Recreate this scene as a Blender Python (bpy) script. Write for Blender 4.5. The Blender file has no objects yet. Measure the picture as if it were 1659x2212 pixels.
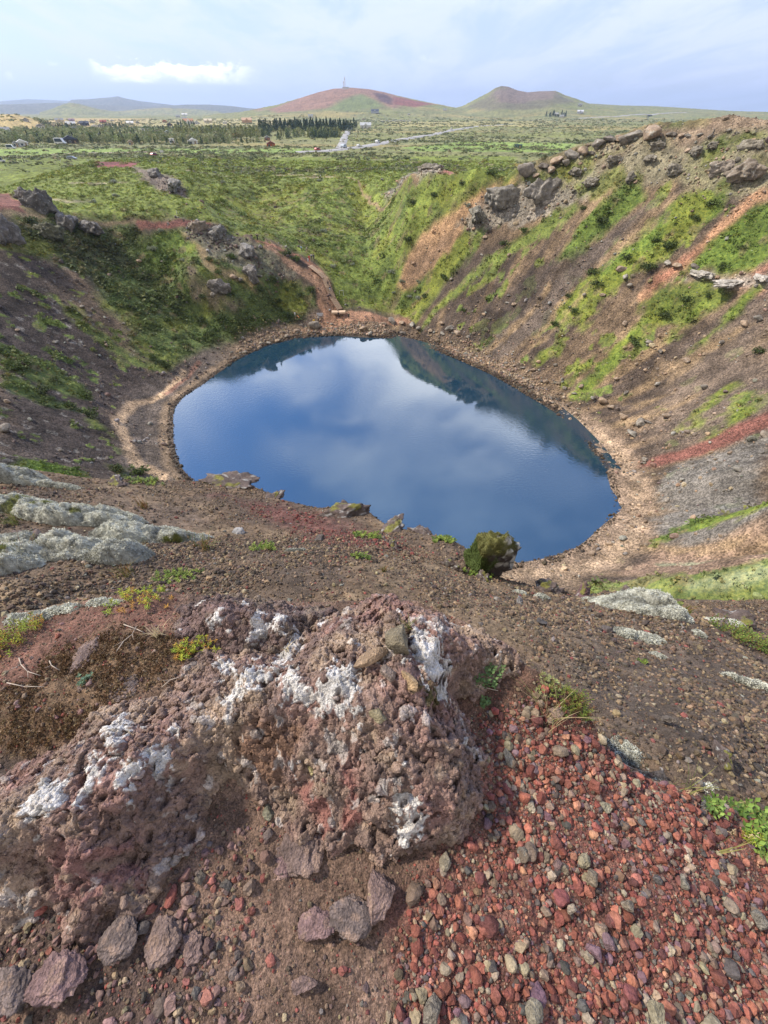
import bpy, bmesh, math, random
import numpy as np
from mathutils import Vector
sc = bpy.context.scene
COL = sc.collection
R_ = math.radians
rng = np.random.default_rng(7)
random.seed(7)

# ------------------------------------------------------------------ camera
CAMZ = 45.0
PITCH = R_(45.2)
FPX = 860.0                                  # focal length for a 1659 px wide frame
CX, CY = 829.5, 1106.0
cam = bpy.data.cameras.new('camera'); camo = bpy.data.objects.new('camera', cam); COL.objects.link(camo)
cam.sensor_fit = 'HORIZONTAL'; cam.sensor_width = 36.0; cam.lens = 36.0 * FPX / 1659.0
cam.clip_start = 0.05; cam.clip_end = 80000.0
camo.location = (0, 0, CAMZ); camo.rotation_euler = (math.pi / 2 - PITCH, 0, 0)
sc.camera = camo

# ------------------------------------------------------------------ sun, sky, exposure
SUN_DIR = Vector((-0.66, 0.24, 0.71)).normalized()      # towards the sun
sun = bpy.data.lights.new('sun', 'SUN'); suno = bpy.data.objects.new('sun', sun); COL.objects.link(suno)
sun.energy = 4.9; sun.angle = R_(3.0); sun.color = (1.0, 0.90, 0.75)
suno.rotation_euler = SUN_DIR.to_track_quat('Z', 'Y').to_euler(); suno.location = (-60, 40, 120)
w = bpy.data.worlds.new('World'); sc.world = w; w.use_nodes = True
sc.view_settings.view_transform = 'Standard'; sc.view_settings.look = 'None'
sc.view_settings.exposure = 0.43; sc.view_settings.gamma = 1.0
sc.cycles.use_denoising = True
sc.cycles.max_bounces = 5; sc.cycles.diffuse_bounces = 2; sc.cycles.glossy_bounces = 2
sc.cycles.transparent_max_bounces = 6; sc.cycles.volume_bounces = 0


class NT:
    """small node-tree helper"""
    def __init__(s, tree): s.t = tree; s.n = tree.nodes; s.l = tree.links
    def add(s, typ, **kw):
        nd = s.n.new(typ)
        for k, v in kw.items(): setattr(nd, k, v)
        return nd
    def link(s, a, b): s.l.new(a, b)
    def val(s, sock, v):
        if hasattr(v, 'is_linked') or hasattr(v, 'links'): s.l.new(v, sock)
        else: sock.default_value = v
    def math(s, op, a, b=0.0, c=None, clamp=False):
        m = s.add('ShaderNodeMath', operation=op, use_clamp=clamp)
        s.val(m.inputs[0], a); s.val(m.inputs[1], b)
        if c is not None: s.val(m.inputs[2], c)
        return m.outputs[0]
    def mix(s, f, a, b, mode='MIX'):
        m = s.add('ShaderNodeMix', data_type='RGBA', blend_type=mode)
        s.val(m.inputs[0], f); s.val(m.inputs[6], a); s.val(m.inputs[7], b)
        return m.outputs[2]
    def noise(s, vec, scale, detail=4, rough=0.55, dist=0.0):
        m = s.add('ShaderNodeTexNoise')
        if vec is not None: s.link(vec, m.inputs['Vector'])
        m.inputs['Scale'].default_value = scale; m.inputs['Detail'].default_value = detail
        m.inputs['Roughness'].default_value = rough; m.inputs['Distortion'].default_value = dist
        return m.outputs['Fac']
    def vor(s, vec, scale, out='Distance', feature='F1'):
        m = s.add('ShaderNodeTexVoronoi', feature=feature)
        if vec is not None: s.link(vec, m.inputs['Vector'])
        m.inputs['Scale'].default_value = scale
        return m.outputs[out]
    def ramp(s, f, stops, interp='LINEAR'):
        m = s.add('ShaderNodeValToRGB'); cr = m.color_ramp; cr.interpolation = interp
        while len(cr.elements) < len(stops): cr.elements.new(0.5)
        for e, (p, c) in zip(cr.elements, stops):
            e.position = p; e.color = c if len(c) == 4 else (*c, 1)
        s.val(m.inputs[0], f); return m.outputs[0]
    def rng(s, f, a, b, c=0.0, d=1.0):
        m = s.add('ShaderNodeMapRange', interpolation_type='SMOOTHSTEP'); s.val(m.inputs[0], f)
        m.inputs[1].default_value = a; m.inputs[2].default_value = b
        m.inputs[3].default_value = c; m.inputs[4].default_value = d
        return m.outputs[0]
    def mapv(s, vec, scale=(1, 1, 1), loc=(0, 0, 0), rot=(0, 0, 0)):
        m = s.add('ShaderNodeMapping'); s.link(vec, m.inputs[0])
        m.inputs[1].default_value = loc; m.inputs[2].default_value = rot; m.inputs[3].default_value = scale
        return m.outputs[0]


def build_world():
    t = NT(w.node_tree); t.n.clear()
    out = t.add('ShaderNodeOutputWorld'); bg = t.add('ShaderNodeBackground')
    sky = t.add('ShaderNodeTexSky', sky_type='NISHITA'); sky.sun_disc = False
    sky.sun_elevation = math.asin(SUN_DIR.z); sky.sun_rotation = math.atan2(SUN_DIR.x, SUN_DIR.y)
    sky.altitude = 0; sky.air_density = 1.0; sky.dust_density = 0.6; sky.ozone_density = 1.8
    tc = t.add('ShaderNodeTexCoord'); g = tc.outputs['Generated']
    sp = t.add('ShaderNodeSeparateXYZ'); t.link(g, sp.inputs[0])
    z = t.math('MAXIMUM', sp.outputs[2], 0.0)
    # a flat layer of cloud seen in perspective: direction divided by height
    den = t.math('ADD', z, 0.10)
    cx = t.math('DIVIDE', sp.outputs[0], den); cy = t.math('DIVIDE', sp.outputs[1], den)
    cb = t.add('ShaderNodeCombineXYZ'); t.link(cx, cb.inputs[0]); t.link(cy, cb.inputs[1])
    n1 = t.noise(cb.outputs[0], 0.75, 7, 0.55, 0.3)
    n2 = t.noise(t.mapv(cb.outputs[0], (1.0, 0.35, 1), (3.1, 1.7, 0)), 1.6, 6, 0.6, 0.5)
    hi = t.rng(n1, 0.42, 0.60, 0.0, 0.92)                      # soft cloud overhead
    lowcov = t.rng(n2, 0.34, 0.62, 0.45, 0.95)                  # veil of cloud near the horizon
    lowm = t.rng(z, 0.05, 0.42, 1.0, 0.0)
    cov = t.math('ADD', t.math('MULTIPLY', hi, t.math('SUBTRACT', 1.0, lowm)), t.math('MULTIPLY', lowcov, lowm), clamp=True)
    ahead = t.math('MULTIPLY', t.rng(sp.outputs[1], 0.1, 0.5), t.rng(z, 0.16, 0.36))
    skyc = t.mix(1.0, sky.outputs[0], t.mix(ahead, (1.0, 1.12, 1.5, 1), (1.45, 2.05, 3.1, 1)), 'MULTIPLY')
    cloudc = t.mix(t.rng(z, 0.1, 0.4), (7.9, 8.6, 11.1, 1), (25.0, 26.5, 29.0, 1))
    cloudc = t.mix(t.rng(z, 0.42, 0.72), cloudc, (7.5, 10.5, 16.5, 1))
    c = t.mix(cov, skyc, cloudc)
    # the bank of cumulus low over the far hills, with a lit top and a blue-grey base
    az = t.math('ARCTAN2', sp.outputs[0], sp.outputs[1])
    el = t.math('ARCSINE', sp.outputs[2])
    cv = t.add('ShaderNodeCombineXYZ'); t.link(az, cv.inputs[0]); t.link(el, cv.inputs[1])
    puff = t.noise(t.mapv(cv.outputs[0], (1, 1.9, 1)), 26, 6, 0.6, 0.2)
    def bank(az0, az1, e0, e1, soft=0.03):
        ma = t.math('MULTIPLY', t.rng(az, R_(az0), R_(az0) + soft), t.rng(az, R_(az1) - soft * 2.4, R_(az1), 1.0, 0.0))
        lo = t.rng(el, R_(e0), R_(e0) + 0.006)
        top = t.math('ADD', R_(e1), t.math('MULTIPLY', t.math('SUBTRACT', puff, 0.5), 0.055))
        hi_ = t.rng(t.math('SUBTRACT', el, top), -0.006, 0.002, 1.0, 0.0)
        return t.math('MULTIPLY', t.math('MULTIPLY', ma, lo), hi_)
    m = bank(-26.6, -11.5, 1.6, 3.1, 0.03)
    m = t.math('MAXIMUM', m, t.math('MULTIPLY', bank(-29.4, -28.4, 2.6, 2.9, 0.006), 0.8))
    m = t.math('MAXIMUM', m, t.math('MULTIPLY', bank(-33, -30.5, 1.6, 1.9, 0.02), 0.6))
    m = t.math('MAXIMUM', m, t.math('MULTIPLY', bank(3.0, 7.5, 3.2, 3.4, 0.04), 0.5))
    m = t.math('MAXIMUM', m, t.math('MULTIPLY', bank(12.0, 20.0, 1.9, 2.1, 0.06), 0.35))
    shade = t.rng(t.math('ADD', el, t.math('MULTIPLY', t.math('SUBTRACT', puff, 0.5), 0.05)), R_(1.6), R_(2.9))
    cum = t.mix(shade, (9.2, 9.9, 11.6, 1), (18.0, 17.5, 16.8, 1))
    c = t.mix(m, c, cum)
    # bright cloud added out of view behind the lookout, as fill on camera-facing surfaces
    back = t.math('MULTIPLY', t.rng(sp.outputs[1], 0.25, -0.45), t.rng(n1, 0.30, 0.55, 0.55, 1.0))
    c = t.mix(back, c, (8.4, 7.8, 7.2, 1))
    bg.inputs[1].default_value = 0.09
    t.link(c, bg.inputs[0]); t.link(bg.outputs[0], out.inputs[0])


build_world()

# ------------------------------------------------------------------ numpy noise
def _h(ix, iy, iz, seed):
    h = (ix.astype(np.uint32) * np.uint32(374761393) + iy.astype(np.uint32) * np.uint32(668265263)
         + iz.astype(np.uint32) * np.uint32(2147483647 - 1274126177) + np.uint32((seed * 144665) & 0xffffffff))
    h = (h ^ (h >> np.uint32(13))) * np.uint32(1274126177)
    h = h ^ (h >> np.uint32(16))
    return h

def hashf(ix, iy, iz, seed):
    return (_h(ix, iy, iz, seed) & np.uint32(0xffff)).astype(np.float32) / 65535.0

def vnoise(x, y, z=None, seed=0):
    """value noise in -1..1"""
    x = np.asarray(x, np.float64); y = np.asarray(y, np.float64)
    xf = np.floor(x); yf = np.floor(y); fx = (x - xf).astype(np.float32); fy = (y - yf).astype(np.float32)
    ix = xf.astype(np.int64); iy = yf.astype(np.int64)
    ux = fx * fx * fx * (fx * (fx * 6 - 15) + 10); uy = fy * fy * fy * (fy * (fy * 6 - 15) + 10)
    if z is None:
        zz = np.zeros_like(ix)
        a = hashf(ix, iy, zz, seed); b = hashf(ix + 1, iy, zz, seed)
        c = hashf(ix, iy + 1, zz, seed); d = hashf(ix + 1, iy + 1, zz, seed)
        return ((a + (b - a) * ux) * (1 - uy) + (c + (d - c) * ux) * uy) * 2 - 1
    z = np.asarray(z, np.float64); zf = np.floor(z); fz = (z - zf).astype(np.float32); iz = zf.astype(np.int64)
    uz = fz * fz * fz * (fz * (fz * 6 - 15) + 10)
    r = []
    for k in (0, 1):
        a = hashf(ix, iy, iz + k, seed); b = hashf(ix + 1, iy, iz + k, seed)
        c = hashf(ix, iy + 1, iz + k, seed); d = hashf(ix + 1, iy + 1, iz + k, seed)
        r.append((a + (b - a) * ux) * (1 - uy) + (c + (d - c) * ux) * uy)
    return (r[0] + (r[1] - r[0]) * uz) * 2 - 1

def fbm(x, y, z=None, octs=4, seed=0, gain=0.5, ridged=False):
    s = 0; a = 1.0; tot = 0
    ca, sa = math.cos(0.6), math.sin(0.6)
    for o in range(octs):
        n = vnoise(x, y, z, seed + o * 17)
        if ridged: n = 1 - 2 * np.abs(n)
        s = s + a * n; tot += a; a *= gain
        x, y = (ca * x - sa * y) * 2.03 + 5.3, (sa * x + ca * y) * 2.03 + 1.7
        if z is not None: z = z * 2.03 + 3.1
    return s / tot

def worley(x, y, z=None, seed=0):
    """distance to nearest feature point (F1), F2, and a per-cell random"""
    x = np.asarray(x, np.float64); y = np.asarray(y, np.float64)
    ix = np.floor(x).astype(np.int64); iy = np.floor(y).astype(np.int64)
    zz = np.zeros_like(ix) if z is None else np.floor(z).astype(np.int64)
    f1 = np.full(x.shape, 9.0, np.float32); f2 = f1.copy(); cid = np.zeros(x.shape, np.float32)
    for dz in ((0,) if z is None else (-1, 0, 1)):
        for dx in (-1, 0, 1):
            for dy in (-1, 0, 1):
                cx_ = ix + dx; cy_ = iy + dy; cz_ = zz + dz
                px = cx_ + hashf(cx_, cy_, cz_, seed); py = cy_ + hashf(cx_, cy_, cz_, seed + 1)
                d = (px - x) ** 2 + (py - y) ** 2
                if z is not None:
                    d = d + (cz_ + hashf(cx_, cy_, cz_, seed + 2) - z) ** 2
                d = np.sqrt(d).astype(np.float32)
                nr = hashf(cx_, cy_, cz_, seed + 3)
                near = d < f1
                f2 = np.where(near, f1, np.minimum(f2, d)); cid = np.where(near, nr, cid); f1 = np.where(near, d, f1)
    return f1, f2, cid

def sstep(x, a, b):
    t = np.clip((x - a) / (b - a), 0, 1); return t * t * (3 - 2 * t)

def poly_sd(px, py, poly, vals=None, closed=True):
    """signed distance to polygon (negative inside) and value at the nearest boundary point"""
    px = np.asarray(px, np.float64); py = np.asarray(py, np.float64)
    best = np.full(px.shape, 1e18); bv = np.zeros(px.shape); inside = np.zeros(px.shape, bool)
    n = len(poly)
    for i in range(n if closed else n - 1):
        ax, ay = poly[i][:2]; bx, by = poly[(i + 1) % n][:2]
        ex, ey = bx - ax, by - ay; L = ex * ex + ey * ey + 1e-12
        u = np.clip(((px - ax) * ex + (py - ay) * ey) / L, 0, 1)
        d = (px - ax - u * ex) ** 2 + (py - ay - u * ey) ** 2
        m = d < best; best = np.where(m, d, best)
        if vals is not None: bv = np.where(m, vals[i] + (vals[(i + 1) % n] - vals[i]) * u, bv)
        if closed and abs(ey) > 1e-12:
            c = ((ay > py) != (by > py)) & (px < ex * (py - ay) / ey + ax)
            inside ^= c
    d = np.sqrt(best)
    if closed: d = np.where(inside, -d, d)
    return (d, bv) if vals is not None else d

# ------------------------------------------------------------------ survey helpers: a sight line from the lookout
def sight(X, Y):
    a = (np.asarray(X, float) - CX) / FPX; b = (CY - np.asarray(Y, float)) / FPX
    c, s = math.cos(PITCH), math.sin(PITCH)
    return a, c + b * s, -s + b * c

def at_z(X, Y, z):
    dx, dy, dz = sight(X, Y); t = (z - CAMZ) / dz
    return np.array([dx * t, dy * t, z], float)

def at_t(X, Y, t):
    dx, dy, dz = sight(X, Y); return np.array([dx * t, dy * t, CAMZ + dz * t], float)

class MQ:
    """multiquadric interpolation of scattered heights"""
    def __init__(s, pts, vals, c):
        s.p = np.array(pts, float); s.c = c
        d = np.sqrt(((s.p[:, None] - s.p[None]) ** 2).sum(2) + c * c)
        n = len(pts); A = np.zeros((n + 1, n + 1)); A[:n, :n] = -d - np.eye(n) * 1e-3; A[:n, n] = 1; A[n, :n] = 1
        s.w = np.linalg.solve(A, np.append(np.array(vals, float), 0))
    def __call__(s, x, y):
        x = np.asarray(x, float); o = np.full(x.shape, s.w[-1])
        for (px, py), w_ in zip(s.p, s.w[:-1]):
            o -= w_ * np.sqrt((x - px) ** 2 + (y - py) ** 2 + s.c ** 2)
        return o

# ------------------------------------------------------------------ crater shape
LC = (0.0, 73.0)
shore_px = [(375, 925), (378, 880), (400, 855), (440, 830), (480, 800), (530, 768), (580, 745), (640, 732), (700, 726), (760, 725),
            (830, 730), (900, 745), (960, 765), (1020, 790), (1080, 820), (1140, 855), (1190, 885), (1240, 930), (1280, 975), (1307, 1010),
            (1322, 1060), (1322, 1090), (1307, 1130), (1280, 1160), (1240, 1185), (1180, 1205), (1110, 1216), (1000, 1240), (850, 1250),
            (700, 1235), (560, 1165), (470, 1095), (415, 1035), (393, 1010), (380, 975)]
_sp = np.array([at_z(x, y, 0.0) for x, y in shore_px])
_ph = np.arctan2(_sp[:, 1] - LC[1], _sp[:, 0] - LC[0]); _rr = np.hypot(_sp[:, 0] - LC[0], _sp[:, 1] - LC[1])
_o = np.argsort(_ph); _ph = _ph[_o]; _rr = _rr[_o]
def shoreR(phi): return np.interp(phi, _ph, _rr, period=2 * math.pi)
rimtab = [(-90, 98, 43.0), (-60, 100, 43.2), (-30, 96, 43.6), (0, 88, 41.6), (25, 82, 41.2), (34, 82, 41.0), (41, 80, 41.0), (48, 81, 39.5), (56, 77, 35.0), (65, 74, 31.3), (78, 79, 31.0), (85, 88, 28),
          (94, 140, 25), (112, 140, 24), (125, 98, 22), (136, 100, 23.5), (150, 100, 28), (161, 100, 32), (180, 96, 34), (210, 92, 39), (240, 94, 42)]
_rp = np.array([R_(a) for a, _, _ in rimtab]); _rq = np.array([b for _, b, _ in rimtab], float); _rz = np.array([c for _, _, c in rimtab], float)

def hbase(x, y):
    x = np.asarray(x, float); y = np.asarray(y, float)
    phi = np.arctan2(y - LC[1], x - LC[0]); r = np.hypot(x - LC[0], y - LC[1])
    Rs = shoreR(phi); rr = np.interp(phi, _rp, _rq, period=2 * math.pi); rz = np.interp(phi, _rp, _rz, period=2 * math.pi)
    d = r - Rs; beach = 5.0; bz = 0.9
    wall = np.clip((d - beach) / np.maximum(rr - Rs - beach, 1), 0, None)
    zin = np.where(d < 0, d * 0.45, np.where(d < beach, d / beach * bz, bz + (rz - bz) * np.minimum(wall, 1) ** 1.08))
    dist = np.hypot(x, y)
    plain = 26.0 + 0.0 * dist
    zout = plain + (rz - plain) * np.exp(-np.maximum(r - rr, 0) / 28.0)
    return np.where(wall >= 1, zout, zin)

# surveyed spots on the walls and rims:  (X, Y, height)  or (X, Y, None, sight distance)
ctl = [(420, 600, 14),
       (400, 485, 22.5), (450, 483, 22), (310, 480, 23.5), (200, 465, 24), (400, 540, 18.2), (500, 520, 18.7), (540, 590, 13), (560, 660, 6.5),
       (560, 700, 3.2), (620, 660, 5.0), (680, 690, 2.0), (735, 682, 2.3), (700, 615, 8.6), (660, 575, 12.2), (640, 550, 14.3), (555, 515, 18.6), (600, 500, 17.5), (520, 490, 19.5),
       (470, 440, 22.5), (800, 680, 2.8), (700, 560, 12.2), (820, 470, 18), (700, 450, 19.5), (850, 560, 12.5), (880, 650, 3.8), (760, 620, 6.6),
       (230, 352, 29.5), (330, 358, 29.5), (390, 390, 27.5), (420, 430, 23.5), (100, 350, 28), (0, 350, 28), (300, 430, 25),
       (600, 342, 27), (800, 338, 27), (1000, 334, 27.2), (690, 380, 25), (830, 385, 25.5), (500, 380, 25.5), (560, 420, 22), (850, 420, 22.5),
       (1659, 900, 13), (1450, 900, 6.0), (1400, 850, 5.0), (1410, 1000, 1.8), (1430, 1080, 1.8), (1370, 1180, 1.6),
       (1659, 1000, 11.5), (1659, 1100, 14), (1659, 1200, 17), (1550, 1150, 9), (1400, 1250, 7.5)]
ctl_t = [(930, 366, 123), (975, 378, 114), (1040, 392, 109), (1080, 395, 108), (1120, 368, 105.5), (1180, 345, 102.6), (1250, 318, 99.4), (1310, 300, 97.4), (1370, 288, 92), (1450, 283, 87.4), (1550, 279, 81.6), (1659, 278, 76.5)]
_pts = [at_z(*c) for c in ctl] + [at_t(*c) for c in ctl_t]
ctl_w = []
_pts = np.array(_pts)
# anchors: shoreline, shore flats, the far plain and the near rim keep the plain profile
anch = [(p[0], p[1]) for p in _sp[::2]]
for a in range(0, 360, 15):
    ra = R_(a); Rr = float(shoreR(np.array([((ra + math.pi) % (2 * math.pi)) - math.pi]))[0])
    anch.append((LC[0] + (Rr - 10) * math.cos(ra), LC[1] + (Rr - 10) * math.sin(ra)))
for a in range(-50, 240, 20):
    for q in (330, 450): anch.append((LC[0] + q * math.cos(R_(a)), LC[1] + q * math.sin(R_(a))))
anch += [(LC[0] + q * math.cos(R_(a)), LC[1] + q * math.sin(R_(a))) for a in (142, 150, 158, 168, 178) for q in (54, 64, 76, 90, 104, 125)]
for a in range(190, 345, 12): anch += [(LC[0] + q * math.cos(R_(a)), LC[1] + q * math.sin(R_(a))) for q in (50, 62, 78)]
for a in range(-5, 66, 10): anch += [(LC[0] + q * math.cos(R_(a)), LC[1] + q * math.sin(R_(a))) for q in (92, 104, 120, 145)]
_px = np.concatenate([_pts[:, :2], np.array(anch)])
_pv = np.concatenate([_pts[:, 2] - hbase(_pts[:, 0], _pts[:, 1]), np.zeros(len(anch))])
_mq = MQ(_px, _pv, 4.0)

def hplain(x, y):
    """gentle swells of the far lava plain, the hills and the mountains on the skyline"""
    d = np.hypot(x, y)
    z = 1.6 * fbm(x / 160, y / 160, seed=31, octs=4) * sstep(d, 330, 700)
    az = np.arctan2(x, y)
    for (d0, wd, sky, p) in HILLS:
        v = np.abs(d - d0) / wd
        k = v < 1
        if not k.any(): continue
        dx, dy, dz = sight([q[0] for q in sky], [q[1] for q in sky]); hz = CAMZ + d0 * dz / np.hypot(dx, dy) - 26.0; aa = np.arctan2(dx, dy)
        hh = np.maximum(np.interp(az[k], aa, hz, left=0, right=0), 0)
        n = fbm(x[k] / (wd * 0.35), y[k] / (wd * 0.35), seed=int(d0) % 97, octs=5, ridged=True)
        q = (1 - v[k] ** p)
        z[k] = np.maximum(z[k], hh * (q + .16 * (n - .3) * v[k] * 1.5 * q) + .006 * hh * n)
    return z

# distance, half depth, surveyed skyline, profile power
HILLS = [(1050, 190, [(-120, 250), (-60, 246), (0, 248), (30, 247), (50, 251), (80, 258), (115, 268)], 1.6),
         (2450, 700, [(440, 250), (470, 246), (520, 242), (560, 234), (600, 226), (650, 211), (690, 198), (720, 191), (760, 189), (800, 193), (830, 199), (860, 207), (900, 216), (940, 224), (965, 229), (1010, 238), (1060, 246)], 1.2),
         (2700, 800, [(940, 243), (1000, 229), (1030, 213), (1055, 200), (1070, 190), (1083, 185), (1098, 187), (1118, 195), (1140, 199), (1165, 197), (1200, 196), (1222, 206), (1250, 215), (1275, 225), (1330, 234), (1400, 244)], 1.2),
         (3600, 1300, [(900, 240), (1000, 232), (1200, 226), (1275, 224), (1340, 228), (1420, 230), (1500, 235), (1580, 240), (1700, 243)], 1.6),
         (4200, 500, [(85, 243), (110, 236), (135, 226), (150, 222), (170, 224), (190, 230), (215, 236), (260, 242)], 1.3),
         (5200, 700, [(230, 242), (300, 236), (350, 233), (420, 235), (480, 242)], 1.6),
         (7500, 1500, [(-200, 224), (0, 226), (60, 224), (120, 222), (200, 226), (330, 230), (400, 226), (450, 226), (500, 229), (540, 234), (620, 241)], 1.6),
         (9500, 1600, [(110, 232), (140, 225), (155, 215), (190, 214), (240, 210), (255, 208), (268, 212), (300, 218), (350, 224), (420, 232)], 1.4),
         (15000, 2500, [(-250, 216), (-60, 220), (0, 219), (60, 214), (110, 216), (160, 218), (220, 226)], 1.6)]

# ------------------------------------------------------------------ the gravel bench below the lookout, and the lookout itself
def relp(X, Y, rel): return at_z(X, Y, CAMZ - rel)
edge_px = [(0, 1005, 4.4), (120, 1022, 4.8), (200, 1032, 5.0), (320, 1036, 5.35), (430, 1038, 5.7), (500, 1040, 5.65), (560, 1055, 5.6), (600, 1078, 5.5), (700, 1098, 5.5), (800, 1108, 5.3), (830, 1132, 5.2),
           (900, 1150, 5.0), (960, 1163, 4.9), (1020, 1190, 4.75), (1080, 1252, 4.5), (1160, 1268, 4.5), (1250, 1284, 4.6), (1370, 1292, 4.9), (1500, 1300, 5.4), (1659, 1300, 6.0)]
edge_w = [tuple(relp(*e)) for e in edge_px]
edge_poly = [(-16, 4.5, 40.6), (-11, 5.6, 40.6)] + edge_w + [(11, 3.0, 38.0), (15, 0.0, 38.0), (16, -12, 40), (-16, -12, 41)]
bench_px = edge_px + [(200, 1270, 2.95), (830, 1250, 3.2), (600, 1250, 3.0), (1000, 1290, 3.3), (1400, 1600, 2.12), (1659, 1700, 2.25), (1200, 1380, 2.75), (1659, 1400, 4.7), (1400, 1290, 4.3), (400, 1150, 4.3), (600, 1180, 4.1), (800, 1180, 4.3),
                      (0, 1100, 3.85), (0, 1250, 2.95), (0, 1290, 2.75), (1500, 1450, 3.3), (1300, 1450, 2.6), (250, 1100, 4.2), (1659, 1550, 3.0), (950, 1220, 4.2)]
_bp = [relp(*b) for b in bench_px]
bx = [(p[0], p[1]) for p in _bp] + [(0, .3), (-2, .3), (1.2, -.6), (-4, -.5), (3, -1), (-8, 0), (8, -1), (0, -4), (-12, -10), (12, -10), (-12, 4), (11, 1)]
bz = [p[2] for p in _bp] + [42.5, 42.6, 42.7, 42.6, 41.8, 41.8, 39.5, 43.2, 43, 42, 40.9, 38.8]
_bench = MQ(bx, bz, 0.35)
crest_px = [(-330, 1370, 1.62), (-150, 1345, 1.55), (0, 1332, 1.50), (60, 1318, 1.48), (130, 1306, 1.46), (210, 1292, 1.44), (300, 1278, 1.43), (400, 1284, 1.46), (520, 1290, 1.50), (640, 1300, 1.52), (760, 1296, 1.50), (900, 1300, 1.48), (1000, 1340, 1.48), (1080, 1390, 1.48),
            (1140, 1440, 1.50), (1200, 1472, 1.52), (1250, 1510, 1.56), (1290, 1570, 1.62), (1330, 1640, 1.68), (1400, 1690, 1.76), (1500, 1722, 1.84), (1659, 1785, 1.95), (1850, 1880, 2.05)]
crest_w = [tuple(relp(*c)) for c in crest_px]
ledge_poly = crest_w + [(2.4, -0.6, 43.0), (2.2, -3, 43.0), (-3, -3, 43.3), (-3.2, -0.5, 43.3)]
led_px = crest_px + [(830, 2212, 1.62), (0, 2212, 1.55), (1659, 2212, 1.85), (830, 1900, 1.60), (1300, 1900, 1.68), (300, 2000, 1.52), (0, 1900, 1.50), (0, 1500, 1.38), (200, 1450, 1.36), (400, 1400, 1.38), (1100, 1600, 1.58), (600, 1450, 1.45),
                     (1450, 1850, 1.74), (1100, 1800, 1.62), (200, 1700, 1.45), (1000, 1500, 1.52), (1180, 1530, 1.55), (600, 1750, 1.55), (-150, 1600, 1.4)]
_lp = [relp(*b) for b in led_px]
_ledge = MQ([(p[0], p[1]) for p in _lp] + [(0, -1.2), (-2, -1.5), (2, -2), (-3, 0)], [p[2] for p in _lp] + [43.4, 43.5, 43.1, 43.6], 0.12)

def hfar(x, y):
    x = np.asarray(x, float); y = np.asarray(y, float)
    d = np.hypot(x, y - 60)
    f = 1 - sstep(d, 330, 460)
    return hbase(x, y) + _mq(x, y) * f + hplain(x, y)

def hnear(x, y):
    """bench (everything under the lookout's crest)"""
    x = np.asarray(x, float); y = np.asarray(y, float)
    d, v = poly_sd(x, y, edge_poly, [p[2] for p in edge_poly])
    inn = _bench(x, y)
    out = v - 1.5 * np.maximum(d, 0)
    return np.where(d <= 0, inn, out), d

def hledge(x, y):
    d, v = poly_sd(x, y, ledge_poly, [p[2] for p in ledge_poly])
    inn = _ledge(x, y)
    return np.where(d <= 0, inn, v - 2.2 * np.maximum(d, 0)), d

def H(x, y):
    x = np.atleast_1d(np.asarray(x, float)); y = np.atleast_1d(np.asarray(y, float))
    z = hfar(x, y)
    m = np.hypot(x, y) < 60
    if m.any():
        n, d = hnear(x[m], y[m]); l, dl = hledge(x[m], y[m])
        z[m] = np.where(d <= 0, np.maximum(n, l), np.maximum(z[m], np.maximum(n, l)))
    return z

# a tabulated copy of H for quick sight-line work
_tr = np.concatenate([np.geomspace(0.35, 12, 420)[:-1], np.geomspace(12, 420, 420)[:-1], np.geomspace(420, 60000, 260)]); _ta = np.linspace(R_(-78), R_(78), 620)
_TA, _TR = np.meshgrid(_ta, _tr); _TZ = H((_TR * np.sin(_TA)).ravel(), (_TR * np.cos(_TA)).ravel()).reshape(_TR.shape)
def Hq(x, y):
    r = np.hypot(x, y); a = np.arctan2(x, y)
    fi = np.clip(np.interp(r, _tr, np.arange(len(_tr))), 0, len(_tr) - 1.001); fj = np.clip(np.interp(a, _ta, np.arange(len(_ta))), 0, len(_ta) - 1.001)
    i = fi.astype(int); j = fj.astype(int); u = fi - i; v = fj - j
    return (_TZ[i, j] * (1 - u) + _TZ[i + 1, j] * u) * (1 - v) + (_TZ[i, j + 1] * (1 - u) + _TZ[i + 1, j + 1] * u) * v
_TS = np.concatenate([np.geomspace(0.6, 12, 500), np.geomspace(12.05, 400, 1100), np.geomspace(401, 30000, 700)])
def hit(X, Y, tmin=0.0):
    """where the sight line through (X, Y) meets the ground"""
    dx, dy, dz = sight(X, Y); ts = _TS[_TS >= tmin] if tmin else _TS; x = dx * ts; y = dy * ts; z = CAMZ + dz * ts
    k = np.nonzero(z < Hq(x, y))[0]
    if len(k) == 0: return at_t(X, Y, 25000)
    k = k[0]
    if k == 0: return at_t(X, Y, ts[0])
    a, b = ts[k - 1], ts[k]
    for _ in range(9):
        m = (a + b) / 2
        if CAMZ + dz * m < Hq(np.array([dx * m]), np.array([dy * m]))[0]: b = m
        else: a = m
    return at_t(X, Y, b)

def project(x, y, z):
    c, s = math.cos(PITCH), math.sin(PITCH); zz = z - CAMZ
    f = y * c - zz * s; u = y * s + zz * c
    return CX + FPX * x / f, CY - FPX * u / f, f

# ------------------------------------------------------------------ mesh helpers
def tag(o, label=None, cat=None, group=None, kind=None):
    if label: o['label'] = label
    if cat: o['category'] = cat
    if group: o['group'] = group
    if kind: o['kind'] = kind
    return o

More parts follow.
